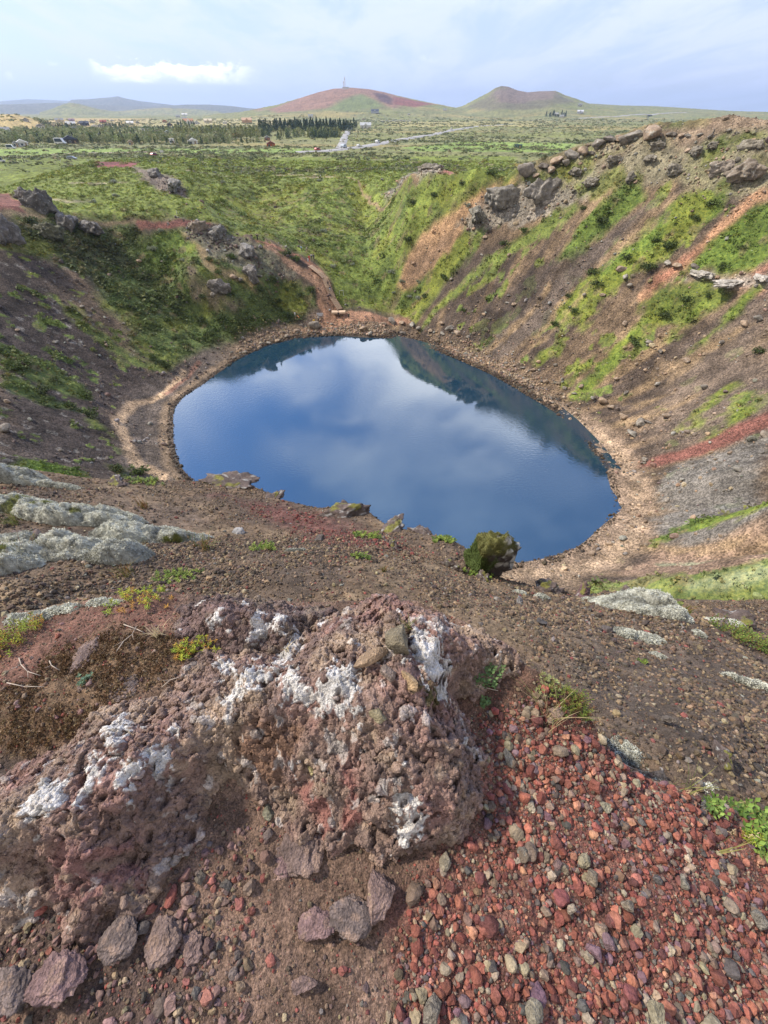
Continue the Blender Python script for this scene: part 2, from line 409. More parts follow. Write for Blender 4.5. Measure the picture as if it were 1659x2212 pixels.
def mesh_np(name, V, F, mat, col=None, par=None, smooth=True, parent=None, loc=None):
    """one mesh object from arrays; F is (n,3) or (n,4)"""
    V = np.asarray(V, np.float32); F = np.asarray(F, np.int32); k = F.shape[1]
    me = bpy.data.meshes.new(name)
    if loc is not None: V = V - np.asarray(loc, np.float32)
    me.vertices.add(len(V)); me.vertices.foreach_set('co', V.ravel())
    me.loops.add(F.size); me.loops.foreach_set('vertex_index', F.ravel())
    me.polygons.add(len(F)); me.polygons.foreach_set('loop_start', np.arange(0, F.size, k, dtype=np.int32))
    me.polygons.foreach_set('use_smooth', np.full(len(F), smooth))
    me.update(calc_edges=True)
    for nm, arr in (('col', col), ('par', par)):
        if arr is not None:
            at = me.attributes.new(nm, 'FLOAT_COLOR', 'POINT')
            a = np.ones((len(V), 4), np.float32); a[:, :arr.shape[1]] = arr
            at.data.foreach_set('color', a.ravel())
    o = bpy.data.objects.new(name, me); COL.objects.link(o)
    if mat: me.materials.append(mat)
    if loc is not None: o.location = loc
    if parent is not None: o.parent = parent
    return o

def grid_faces(n, m):
    i = np.arange(n - 1)[:, None] * m + np.arange(m - 1)[None]
    return np.stack([i, i + 1, i + m + 1, i + m], -1).reshape(-1, 4)

def new_mat(name, rough=0.9):
    m = bpy.data.materials.new(name); m.use_nodes = True; t = NT(m.node_tree); t.n.clear()
    out = t.add('ShaderNodeOutputMaterial'); b = t.add('ShaderNodeBsdfPrincipled')
    b.inputs['Roughness'].default_value = rough; b.inputs['Specular IOR Level'].default_value = 0.25
    t.link(b.outputs[0], out.inputs[0]); return m, t, b, out

def plain_mat(name, c, rough=0.8, metal=0.0, var=0.0, scale=3.0, bump=0.0):
    m, t, b, out = new_mat(name, rough); b.inputs['Metallic'].default_value = metal
    tc = t.add('ShaderNodeTexCoord').outputs['Object']
    n = t.noise(tc, scale, 5, 0.6)
    col = t.mix(n, tuple(x * (1 - var) for x in c) + (1,), tuple(min(1, x * (1 + var)) for x in c) + (1,))
    t.link(col, b.inputs['Base Color'])
    if bump:
        bp = t.add('ShaderNodeBump'); bp.inputs['Strength'].default_value = bump; bp.inputs['Distance'].default_value = 0.1
        t.link(n, bp.inputs['Height']); t.link(bp.outputs[0], b.inputs['Normal'])
    return m

def ground_mat(name, sc1, sc2, sc3, bumpd, speck=0.0, cell=0.6):
    """colour comes from the survey of what grows or lies where; nodes add the grain of that material"""
    m, t, b, out = new_mat(name, 0.95)
    at = t.add('ShaderNodeAttribute', attribute_name='col').outputs['Color']
    pr = t.add('ShaderNodeAttribute', attribute_name='par').outputs['Color']
    sp = t.add('ShaderNodeSeparateColor'); t.link(pr, sp.inputs[0])
    veg, rock = sp.outputs[0], sp.outputs[1]
    g = t.add('ShaderNodeTexCoord').outputs['Object']
    a = t.noise(g, sc1, 4, 0.65); c = t.noise(g, sc2, 4, 0.7); v = t.vor(g, sc3, 'Color'); vd = t.vor(g, sc3)
    vv = t.add('ShaderNodeSeparateColor'); t.link(v, vv.inputs[0])
    k = t.math('MULTIPLY', t.rng(a, 0.25, 0.75, 0.62, 1.40), t.rng(c, 0.25, 0.75, 0.66, 1.36))
    stone = t.math('MULTIPLY', t.rng(vv.outputs[0], 0.0, 1.0, 1 - speck, 1 + speck), 1.0)
    stone = t.math('ADD', t.math('MULTIPLY', stone, t.math('SUBTRACT', 1.0, veg)), veg)
    k = t.math('MULTIPLY', k, stone)
    col = t.mix(1.0, at, k, 'MULTIPLY')
    # vegetation turns between yellow-green and dark blue-green in patches
    vt = t.mix(t.rng(c, 0.3, 0.7), (0.78, 0.92, 0.9, 1), (1.22, 1.1, 0.85, 1))
    col2 = t.mix(1.0, col, vt, 'MULTIPLY')
    col = t.mix(veg, col, col2)
    t.link(col, b.inputs['Base Color'])
    h = t.math('ADD', t.math('MULTIPLY', c, 1.0), t.math('MULTIPLY', vd, -cell))
    bp = t.add('ShaderNodeBump'); bp.inputs['Strength'].default_value = 0.9; bp.inputs['Distance'].default_value = bumpd
    t.link(h, bp.inputs['Height']); t.link(bp.outputs[0], b.inputs['Normal'])
    return m

# ------------------------------------------------------------------ what covers the ground (albedo, linear)
GRASS = (0.128, 0.155, 0.038); BRIGHT = (0.118, 0.145, 0.042); BUSH = (0.075, 0.098, 0.034); HEATH = (0.165, 0.165, 0.080)
PURPLE = (0.048, 0.037, 0.031); BROWN = (0.108, 0.076, 0.050); TAN = (0.215, 0.150, 0.085); RED = (0.145, 0.062, 0.048)
ROCK = (0.20, 0.175, 0.145); LICH = (0.27, 0.27, 0.23); BEACH = (0.155, 0.112, 0.074); FIELD = (0.165, 0.225, 0.060); DRY = (0.24, 0.20, 0.085)

class Cover:
    def __init__(s, x, y, wob, wobs):
        s.x, s.y = x, y
        s.wx = x + wob * fbm(x / wobs, y / wobs, seed=51, octs=4); s.wy = y + wob * fbm(x / wobs, y / wobs, seed=77, octs=4)
        s.col = np.zeros((len(x), 3), np.float32); s.par = np.zeros((len(x), 3), np.float32)
    def base(s, c, veg=0, rock=0, m=1.0):
        m = np.broadcast_to(np.asarray(m, np.float32), s.x.shape)[:, None]
        s.col[:] = s.col * (1 - m) + np.array(c, np.float32) * m
        s.par[:] = s.par * (1 - m) + np.array((veg, rock, 0), np.float32) * m
    def area(s, wp, c, veg=0, rock=0, soft=1.0, brk=0.0, closed=True, width=0.0, k=1.0):
        wp = np.asarray(wp)[:, :2]; pad = soft * 2 + width + 6 * (soft > 0.2)
        i = np.nonzero((s.wx > wp[:, 0].min() - pad) & (s.wx < wp[:, 0].max() + pad) & (s.wy > wp[:, 1].min() - pad) & (s.wy < wp[:, 1].max() + pad))[0]
        if len(i) == 0: return
        d = poly_sd(s.wx[i], s.wy[i], wp, closed=closed) - width
        if brk: d = d + brk * soft * fbm(s.x[i] / (soft * 1.6), s.y[i] / (soft * 1.6), seed=int(abs(wp[0, 0] * 13)) + 5, octs=4)
        m = (k * (1 - sstep(d, -soft, soft)))[:, None]
        s.col[i] = s.col[i] * (1 - m) + np.array(c, np.float32) * m
        s.par[i] = s.par[i] * (1 - m) + np.array((veg, rock, 0), np.float32) * m

def survey(pts, tmin=0):
    """sight-line polygon to ground points"""
    out = []; n = len(pts)
    for i in range(n):
        out.append(hit(*pts[i], tmin=tmin))
    return np.array(out)

# ---- far ground: outer country, crater walls, shore
def build_far():
    az0, az1, na = R_(-66), R_(66), 1150
    rs = np.concatenate([np.geomspace(7, 28, 90)[:-1], np.geomspace(28, 330, 720)[:-1], np.geomspace(330, 4500, 300)[:-1], np.geomspace(4500, 26000, 110)])
    az = np.linspace(az0, az1, na)
    A, Rr = np.meshgrid(az, rs); x = (Rr * np.sin(A)).ravel(); y = (Rr * np.cos(A)).ravel()
    z = H(x, y)
    nearm = np.hypot(x, y)
    phi = np.arctan2(y - LC[1], x - LC[0]); rc = np.hypot(x - LC[0], y - LC[1]); ds = rc - shoreR(phi)
    ds = ds + 0.7 * fbm(x / 4, y / 4, seed=9, octs=3)
    z0 = z.copy()
    C = Cover(x, y, 2.2, 9.0)
    C.base(HEATH, 0.8)
    # outer country: dark scrub, dry grass and bare gravel in belts
    n1 = fbm(x / 60, y / 26, seed=3, octs=5); n2 = fbm(x / 170, y / 60, seed=4, octs=5)
    C.base((0.115, 0.130, 0.065), 1, 0, sstep(n1, 0.05, 0.35)); C.base(DRY, .5, 0, sstep(n2, 0.18, 0.42) * .8)
    C.base((0.15, 0.165, 0.06), 1, 0, sstep(-n2, 0.12, 0.40) * .7)
    inside = 1 - sstep(rc - np.interp(phi, _rp, _rq, period=2 * math.pi), -4, 4)
    inside = np.maximum(inside, 1 - sstep(nearm, 20, 40))
    st = fbm(phi * 26, rc / 26, seed=12, octs=4); st2 = fbm(phi * 70, rc / 14, seed=14, octs=3)
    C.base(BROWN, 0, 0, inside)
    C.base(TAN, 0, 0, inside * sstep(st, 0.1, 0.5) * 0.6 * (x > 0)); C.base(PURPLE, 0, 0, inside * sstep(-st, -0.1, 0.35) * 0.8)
    P = lambda pts, c, **k: C.area(survey(pts), c, **k)
    PF = lambda pts, c, **k: C.area(survey(pts, 200), c, **k)
    L = lambda pts, wd, c, **k: C.area(survey(pts), c, closed=False, width=wd, **k)
    # left wall
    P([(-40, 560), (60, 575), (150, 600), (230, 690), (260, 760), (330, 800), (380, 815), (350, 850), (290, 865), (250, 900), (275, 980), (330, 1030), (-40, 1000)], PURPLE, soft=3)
    P([(130, 590), (240, 640), (330, 700), (400, 770), (360, 800), (280, 760), (200, 700), (120, 640)], BROWN, soft=4, brk=.8, k=.8)
    P([(-40, 345), (1115, 338), (1115, 372), (1060, 398), (980, 430), (930, 480), (900, 530), (870, 590), (840, 650), (830, 672), (735, 668), (715, 620), (680, 560), (560, 505), (470, 480), (400, 470), (300, 472), (180, 470), (110, 455), (60, 440), (-40, 420)],
      GRASS, veg=1, soft=2)
    P([(700, 420), (900, 430), (880, 560), (830, 660), (745, 660), (720, 600), (700, 500)], (0.115, 0.148, 0.038), veg=1, soft=6, brk=.8, k=.9)
    P([(180, 478), (300, 490), (400, 500), (450, 545), (520, 560), (600, 590), (680, 620), (692, 660), (650, 690), (560, 715), (480, 745), (420, 775), (390, 800), (330, 788), (270, 740), (300, 700), (240, 660), (200, 600), (160, 560), (120, 520)],
      BUSH, veg=1, soft=2.5, brk=1.0)
    P([(0, 470), (150, 470), (260, 520), (300, 580), (200, 600), (100, 560), (0, 540)], (0.07, 0.08, 0.035), veg=.8, rock=.7, soft=2, brk=1.2)
    P([(330, 500), (420, 495), (430, 540), (400, 600), (340, 600), (300, 540)], (0.085, 0.12, 0.028), veg=1, soft=2, brk=.8)
    for q in ([(0, 745), (90, 778), (150, 812), (200, 845), (206, 872), (150, 862), (60, 825), (0, 790)], [(0, 800), (60, 832), (130, 872), (210, 905), (170, 897), (100, 884), (0, 836)]):
        P(q, (0.075, 0.095, 0.03), veg=1, soft=.7, brk=.8)
    P([(20, 985), (60, 992), (150, 1020), (160, 1040), (60, 1018), (20, 1005)], (0.085, 0.13, 0.02), veg=1, soft=.6)
    P([(230, 1000), (290, 1010), (340, 1030), (300, 1040), (230, 1035)], (0.07, 0.085, 0.03), veg=1, soft=.8, brk=1)
    for q in ([(120, 640), (200, 700), (260, 745), (330, 790), (300, 790), (220, 745), (150, 690)], [(300, 760), (380, 800), (385, 812), (330, 800)]):
        P(q, BRIGHT, veg=1, soft=.8, brk=1.4, k=.9)
    P([(170, 660), (210, 690), (150, 680)], BRIGHT, veg=1, soft=1, brk=1.2)
    P([(215, 915), (245, 940), (200, 930)], BRIGHT, veg=1, soft=.8, brk=1)
    lf = (x < -28) * inside * (1 - C.par[:, 0])
    C.base((0.11, 0.15, 0.035), 1, 0, lf * sstep(fbm(x / 1.9, y / 1.9, seed=203, octs=4) + .35 * fbm(x / 14, y / 14, seed=204, octs=3), .30, .42) * .8)
    C.base((0.17, 0.155, 0.135), 0, .3, lf * sstep(fbm(x / 1.3, y / 1.3, seed=205, octs=4), .42, .5) * .7)
    rt = (x > 20) * inside * (1 - C.par[:, 0])
    C.base((0.115, 0.15, 0.04), 1, 0, rt * sstep(fbm(x / 2.6, y / 2.6, seed=206, octs=4) + .4 * fbm(x / 16, y / 16, seed=207, octs=3), .36, .48) * .8)
    # shore ring: pale gravel, darker wet rim
    C.base(BEACH, 0, .2, (1 - sstep(ds, 3.5, 7.5)) * sstep(ds, -2, 0) * sstep(nearm, 20, 30))
    lft = np.maximum(sstep(phi, 2.35, 2.65), sstep(-phi, 1.9, 2.3))
    C.base((0.085, 0.068, 0.056), 0, .05, lft * sstep(ds, 2.0, 3.2) * (1 - sstep(ds, 7, 10)) * sstep(nearm, 20, 30))
    C.base((0.060, 0.047, 0.037), 0, .30, (1 - sstep(ds, 0.5, 1.6)) * .9)
    C.base((0.025, 0.03, 0.025), 0, 0, 1 - sstep(ds, -1.6, -0.2))
    # dirt beside the stairs, trails
    P([(655, 560), (682, 590), (690, 640), (702, 680), (690, 705), (640, 715), (700, 716), (760, 705), (900, 690), (880, 682), (750, 680), (738, 668), (712, 620), (690, 585), (668, 560)], (0.22, 0.125, 0.08), soft=.6)
    L([(668, 575), (695, 625)], 1.0, RED, soft=.5, brk=.5, k=.8)
    L([(560, 518), (600, 532), (640, 548), (663, 566)], .6, (0.26, 0.13, 0.085), soft=.5)
    L([(580, 535), (620, 560), (660, 590), (695, 618), (715, 660)], 1.3, (0.22, 0.135, 0.09), soft=.6, brk=.6)
    P([(398, 500), (412, 500), (440, 540), (480, 585), (560, 610), (540, 620), (470, 600), (420, 550)], TAN, soft=1, brk=1.0, k=.8)
    P([(380, 560), (440, 600), (500, 640), (520, 660), (470, 660), (420, 620)], (0.15, 0.11, 0.085), rock=.8, soft=1.5, brk=1.2, k=.8)
    P([(400, 495), (470, 490), (560, 525), (640, 590), (600, 600), (540, 590), (470, 560), (420, 530)], (0.13, 0.12, 0.09), rock=.9, veg=.3, soft=1.2, brk=1.4, k=.85)
    L([(310, 478), (370, 480), (448, 484)], 1.1, RED, soft=.6, brk=.5)
    P([(380, 474), (455, 480), (450, 492), (385, 486)], RED, soft=.6)
    P([(-60, 415), (20, 420), (50, 436), (52, 455), (-60, 450)], RED, soft=.8, brk=.5)
    P([(205, 350), (300, 352), (292, 364), (215, 360)], (0.15, 0.05, 0.045), soft=1)
    P([(290, 362), (345, 370), (400, 410), (405, 430), (340, 410), (300, 385)], (0.16, 0.13, 0.105), rock=1, soft=2, brk=1.2)
    P([(905, 362), (960, 360), (950, 378), (900, 385), (830, 420), (860, 395)], ROCK, rock=.9, soft=1.5, brk=1)
    P([(955, 368), (985, 366), (975, 382), (940, 384)], (0.26, 0.12, 0.09), soft=1)
    L([(-40, 455), (150, 468), (300, 475)], .5, (0.16, 0.12, 0.07), soft=.5)
    L([(500, 462), (620, 440), (720, 415), (740, 400)], .35, (0.15, 0.12, 0.05), soft=.4)
    L([(620, 375), (680, 382), (760, 385), (900, 388)], .5, (0.2, 0.14, 0.085), soft=.5, brk=.8)
    for q in [(640, 378), (690, 383), (830, 345), (900, 352), (1010, 350), (200, 395), (120, 430), (450, 375)]:
        p = hit(*q); C.area(np.array([p + np.array([-8, 0, 0]), p + np.array([8, 1, 0])]), (0.25, 0.20, 0.15), closed=False, width=1.0, soft=1.2, brk=1.5, k=.7)
    # right wall
    P([(1115, 372), (1110, 400), (1050, 445), (1000, 492), (1035, 480), (1035, 540), (960, 605), (920, 660), (900, 690), (840, 672), (870, 610), (900, 560), (920, 500), (980, 430), (1060, 400)], (0.105, 0.13, 0.03), veg=1, soft=1.2, brk=.6)
    P([(1115, 386), (1062, 400), (1002, 430), (950, 468), (920, 500), (890, 560), (858, 612), (880, 615), (920, 582), (962, 540), (1000, 490), (1050, 442), (1108, 402)], (0.29, 0.18, 0.10), soft=.9, brk=.8)
    P([(905, 540), (870, 600), (880, 610), (920, 575), (960, 530), (970, 500)], (0.16, 0.105, 0.07), soft=1.5, brk=.8, k=.8)
    P([(1060, 490), (1240, 440), (1180, 480), (1090, 540), (1000, 610), (940, 670), (905, 695), (930, 660), (1000, 580), (1040, 530)], BROWN, soft=1)
    P([(1110, 480), (1180, 460), (1150, 490), (1110, 510)], TAN, soft=1.5, brk=1, k=.7)
    P([(1000, 560), (1090, 520), (1060, 560), (980, 620), (920, 660), (930, 640)], PURPLE, soft=1.5, brk=1, k=.8)
    for q, c in (([(1235, 432), (1262, 440), (1232, 472), (1150, 522), (1080, 572), (1000, 622), (950, 672), (918, 700), (935, 662), (1000, 600), (1080, 540), (1160, 480), (1215, 432)], BRIGHT),
                 ([(1385, 388), (1395, 430), (1345, 472), (1290, 520), (1240, 562), (1215, 560), (1240, 505), (1300, 440), (1350, 398)], (0.09, 0.125, 0.03)),
                 ([(1460, 420), (1510, 400), (1582, 392), (1572, 442), (1500, 502), (1430, 562), (1350, 602), (1300, 645), (1240, 695), (1195, 702), (1215, 670), (1280, 600), (1340, 550), (1400, 490)], (0.095, 0.135, 0.03)),
                 ([(1680, 415), (1620, 450), (1560, 490), (1500, 550), (1478, 572), (1540, 602), (1620, 592), (1680, 540)], (0.095, 0.135, 0.03)),
                 ([(1400, 640), (1480, 610), (1560, 615), (1565, 650), (1500, 690), (1420, 705), (1380, 692), (1368, 660)], (0.095, 0.115, 0.03)),
                 ([(1155, 772), (1185, 750), (1225, 738), (1215, 757), (1175, 782)], (0.09, 0.13, 0.03))):
        P(q, c, veg=1, soft=.9, brk=1.0)
    P([(1200, 560), (1300, 530), (1240, 590), (1180, 640), (1100, 700), (1040, 740), (990, 735), (1060, 660), (1130, 600)], PURPLE, soft=1.5, brk=.8, k=.8)
    P([(1370, 460), (1420, 430), (1350, 510), (1260, 610), (1190, 690), (1120, 750), (1060, 780), (1030, 760), (1110, 690), (1200, 610), (1300, 520)], (0.095, 0.075, 0.062), soft=1.2, brk=.6, k=.9)
    P([(1400, 470), (1440, 430), (1400, 490), (1330, 560), (1270, 600), (1320, 550)], TAN, soft=1.2, brk=1, k=.7)
    for q in ([(1240, 640), (1180, 700), (1120, 750)], [(1270, 640), (1200, 710), (1150, 745)], [(1190, 620), (1130, 690), (1080, 735), (1030, 765)]):
        L(q, .5, TAN, soft=.8, brk=1.5, k=.8)
    L([(1640, 420), (1560, 490), (1490, 560), (1440, 590), (1380, 640)], .9, (0.30, 0.17, 0.10), soft=.9, brk=.8)
    L([(1500, 545), (1440, 590), (1400, 615)], .8, (0.24, 0.10, 0.07), soft=.8, brk=1, k=.7)
    P([(1659, 560), (1580, 600), (1659, 640), (1700, 560)], (0.22, 0.11, 0.08), soft=1.5, brk=1, k=.8)
    P([(1560, 680), (1680, 640), (1680, 880), (1500, 960), (1430, 990), (1400, 900), (1480, 780)], (0.105, 0.080, 0.062), soft=3, brk=.8, k=.8)
    for q in ([(1640, 700), (1520, 760), (1420, 800)], [(1500, 860), (1420, 900), (1330, 920)], [(1450, 840), (1360, 870)], [(1600, 720), (1480, 790)]):
        L(q, .6, TAN, soft=1.2, brk=1.5, k=.7)
    for q in [(1330, 600), (1290, 660), (1360, 730), (1300, 800), (1400, 700), (1340, 750), (1270, 830), (1480, 700), (1560, 700), (1540, 880), (1590, 890), (1250, 800), (1620, 640)]:
        p = hit(*q); C.area(np.array([p + np.array([-2.5, -1, 0]), p + np.array([2.5, 1.5, 0])]), (0.11, 0.145, 0.03), closed=False, width=.8, veg=1, soft=1.0, brk=1.6, k=.9)
    # rock ribs of the right rim
    P([(975, 488), (1050, 430), (1120, 402), (1250, 388), (1300, 400), (1240, 432), (1130, 478), (1060, 492)], ROCK, rock=1, veg=.1, soft=1.0, brk=1.2)
    P([(1118, 388), (1180, 352), (1250, 325), (1370, 290), (1450, 280), (1550, 272), (1700, 262), (1700, 412), (1600, 408), (1570, 388), (1480, 398), (1390, 380), (1300, 402), (1200, 402)], (0.175, 0.155, 0.105), rock=.9, veg=.2, soft=1.2, brk=.8)
    for q in ([(1130, 385), (1240, 345), (1350, 318), (1300, 350), (1180, 400), (1130, 400)], [(1480, 330), (1560, 300), (1640, 300), (1560, 340), (1500, 350)], [(1240, 400), (1340, 360), (1380, 380), (1290, 430)], [(1560, 385), (1620, 340), (1640, 370)]):
        P(q, (0.105, 0.12, 0.035), veg=1, soft=1.2, brk=1.6, k=.8)
    P([(1430, 285), (1520, 274), (1700, 268), (1700, 280), (1560, 296), (1480, 320), (1440, 300)], (0.19, 0.135, 0.095), soft=.8, brk=1, k=.8)
    P([(1280, 352), (1400, 300), (1360, 330), (1300, 365)], BROWN, soft=1, brk=1.5, k=.5)
    P([(1470, 598), (1659, 590), (1700, 612), (1560, 622), (1500, 612)], (0.26, 0.22, 0.18), rock=.25, soft=.7, brk=1.2)
    # lower right: red streak, lichen scree, green benches, bare stripes
    P([(1700, 862), (1700, 915), (1600, 945), (1500, 985), (1430, 1012), (1395, 1012), (1440, 985), (1550, 925)], RED, soft=.8, brk=.5)
    P([(1700, 925), (1600, 950), (1500, 990), (1445, 1035), (1435, 1100), (1395, 1180), (1450, 1192), (1560, 1165), (1700, 1120)], (0.135, 0.125, 0.11), rock=.5, soft=1.2, brk=1.2, k=.85)
    P([(1380, 1190), (1450, 1150), (1530, 1120), (1700, 1095), (1700, 1115), (1560, 1140), (1450, 1170), (1390, 1195)], (0.105, 0.14, 0.03), veg=1, soft=.5, brk=1.5)
    P([(1700, 1125), (1560, 1168), (1400, 1205), (1330, 1235), (1500, 1250), (1700, 1232)], (0.17, 0.115, 0.08), soft=.8)
    for q in ([(1700, 1150), (1560, 1180), (1430, 1205)], [(1700, 1195), (1560, 1212), (1450, 1225)], [(1700, 1168), (1600, 1185)]):
        L(q, .35, TAN, soft=.5, brk=1, k=.8)
    L([(1700, 1180), (1560, 1200), (1400, 1222)], .35, (0.15, 0.16, 0.10), soft=.4, brk=1.4, k=.8)
    P([(1270, 1262), (1380, 1250), (1520, 1240), (1700, 1228), (1700, 1300), (1280, 1292)], (0.13, 0.15, 0.05), veg=1, soft=.5, brk=1.6)
    P([(1480, 1262), (1700, 1238), (1700, 1262), (1560, 1275)], (0.26, 0.27, 0.17), veg=.8, soft=.5, brk=1.2)
    # footpath round the lake
    L([(1180, 872), (1240, 905), (1300, 950), (1350, 1010), (1372, 1080), (1340, 1150), (1260, 1205), (1130, 1235)], 3.0, (0.215, 0.155, 0.108), soft=1.2, brk=.6, k=.9)
    L([(940, 742), (1000, 775), (1100, 828), (1200, 882), (1280, 932), (1345, 990), (1388, 1050), (1392, 1110), (1345, 1175), (1250, 1228), (1090, 1250)], 1.0, (0.31, 0.225, 0.15), soft=.8, k=.9)
    L([(385, 800), (355, 850), (300, 872), (262, 905), (262, 930), (278, 965), (310, 1002), (350, 1035)], .75, (0.34, 0.24, 0.15), soft=.5)
    L([(360, 850), (400, 815), (430, 780)], .5, (0.16, 0.085, 0.06), soft=.6)
    P([(940, 735), (1010, 760), (1060, 780), (1000, 785)], (0.27, 0.16, 0.09), soft=.8, brk=1, k=.7)
    # the country beyond
    PF([(-60, 322), (680, 321), (670, 331), (300, 333), (-60, 336)], FIELD, veg=.6, soft=3)
    PF([(868, 319), (1000, 306), (1250, 310), (1210, 329), (900, 327)], FIELD, veg=.6, soft=3)
    PF([(-60, 256), (150, 255), (330, 256), (330, 268), (250, 279), (100, 281), (-60, 280)], (0.33, 0.25, 0.11), soft=12, k=.9)
    PF([(300, 258), (640, 256), (640, 272), (300, 276)], (0.30, 0.26, 0.12), soft=14, brk=1, k=.8)
    PF([(820, 262), (1200, 262), (1150, 275), (850, 275)], (0.27, 0.24, 0.10), soft=14, brk=1, k=.8)
    PF([(480, 245), (560, 240), (640, 215), (700, 195), (760, 188), (800, 190), (860, 212), (960, 226), (980, 232), (860, 234), (760, 236), (600, 244)], (0.20, 0.118, 0.085), soft=25)
    PF([(700, 238), (740, 215), (780, 203), (810, 215), (840, 232), (760, 240)], (0.125, 0.15, 0.065), veg=.6, soft=25)
    PF([(805, 200), (830, 203), (850, 214), (845, 226), (820, 218)], (0.075, 0.045, 0.05), soft=12)  # the hill's crater in shade, painted as a dark patch
    PF([(850, 208), (900, 218), (945, 226), (900, 232), (850, 225)], (0.17, 0.065, 0.055), soft=12)
    PF([(1000, 235), (1060, 205), (1140, 196), (1200, 200), (1250, 222), (1180, 232), (1060, 240)], (0.115, 0.105, 0.065), veg=.3, soft=25)
    PF([(1060, 205), (1090, 192), (1140, 196), (1200, 198), (1190, 212), (1120, 224), (1080, 222)], (0.14, 0.105, 0.085), rock=.6, soft=22, brk=1.3)
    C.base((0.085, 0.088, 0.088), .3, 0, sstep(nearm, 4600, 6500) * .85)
    # relief of each cover
    veg, rock = C.par[:, 0], C.par[:, 1]
    near_f = sstep(nearm, 14, 34)
    bumpy = fbm(x / 1.7, y / 1.7, seed=21, octs=3) * .5 + fbm(x / 0.7, y / 0.7, seed=22, octs=2) * .25
    f1, f2, _ = worley(x / 1.5, y / 1.5, z / 2.2, seed=33)
    f3, f4, _ = worley(x / 0.6, y / 0.6, z / 0.8, seed=34)
    big = fbm(x / 7, y / 7, seed=23, octs=3)
    far_amp = 1 + 2.5 * sstep(nearm, 300, 900)
    crag = (1 - f1) * 1.0 + (f2 - f1) * .5 + (1 - f3) * .3 + .6 * fbm(x / 5, y / 5, seed=41, octs=4, ridged=True)
    gull = fbm(phi * 45, rc / 30, seed=61, octs=3)
    landw = sstep(ds, 0.3, 3.0)
    z = z + landw * near_f * (veg * (bumpy * .55 + big * .45) * far_amp + rock * (crag - 1.0) * 0.7 + (1 - veg) * (1 - rock) * (fbm(x / .8, y / .8, seed=71, octs=3) * .10 + gull * .22 * (nearm < 260)))
    z = z + landw * near_f * (nearm > 290) * sstep(n1, 0.05, 0.35) * 1.2 * np.abs(bumpy)
    z -= (1 - sstep(nearm, 9, 15)) * 1.5
    # random tone over all covers, then dark, yellow-green and bare patches in vegetation
    tone = fbm(x / 3.0, y / 3.0, seed=91, octs=5) + .5 * fbm(x / 24, y / 24, seed=92, octs=3)
    patch = np.clip(1 + .55 * tone, .4, 1.8)[:, None]
    C.col *= patch
    bushp = (sstep(fbm(x / 5.5, y / 5.5, seed=95, octs=5), 0.02, 0.34) * veg * inside)[:, None]
    C.col[:] = C.col * (1 - bushp * .55) + np.array((0.060, 0.088, 0.028)) * bushp * .55
    brt = (sstep(fbm(x / 9, y / 9, seed=99, octs=5), 0.12, 0.4) * veg * inside)[:, None]
    C.col[:] = C.col * (1 - brt * .6) + np.array((0.165, 0.175, 0.035)) * brt * .6
    dirt = (sstep(fbm(x / 2.2, y / 2.2, seed=107, octs=4), 0.30, 0.46) * veg * inside)[:, None]
    C.col[:] = C.col * (1 - dirt * .6) + np.array((0.15, 0.115, 0.075)) * dirt * .6
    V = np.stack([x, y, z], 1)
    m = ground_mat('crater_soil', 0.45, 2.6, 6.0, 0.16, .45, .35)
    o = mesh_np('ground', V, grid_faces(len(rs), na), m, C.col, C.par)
    tag(o, kind='structure')
    return dict(x=x, y=y, z=z, col=C.col, par=C.par, ds=ds, nearm=nearm, inside=inside, shape=(len(rs), na), rs=rs, az=az)

FAR = build_far()

def far_z(x, y):
    """height of the built far ground (bilinear in its own grid)"""
    x = np.atleast_1d(np.asarray(x, float)); y = np.atleast_1d(np.asarray(y, float))
    r = np.hypot(x, y); a = np.arctan2(x, y); n, m = FAR['shape']
    fi = np.clip(np.interp(r, FAR['rs'], np.arange(n)), 0, n - 1.001); fj = np.clip(np.interp(a, FAR['az'], np.arange(m)), 0, m - 1.001)
    i = fi.astype(int); j = fj.astype(int); u = fi - i; v = fj - j; Z = FAR['z'].reshape(n, m)
    return (Z[i, j] * (1 - u) + Z[i + 1, j] * u) * (1 - v) + (Z[i, j + 1] * (1 - u) + Z[i + 1, j + 1] * u) * v
def far_attr(x, y, key):
    r = np.hypot(x, y); a = np.arctan2(x, y); n, m = FAR['shape']
    i = np.clip(np.rint(np.interp(r, FAR['rs'], np.arange(n))).astype(int), 0, n - 1); j = np.clip(np.rint(np.interp(a, FAR['az'], np.arange(m))).astype(int), 0, m - 1)
    q = FAR[key]; return q.reshape(n, m, -1)[i, j]

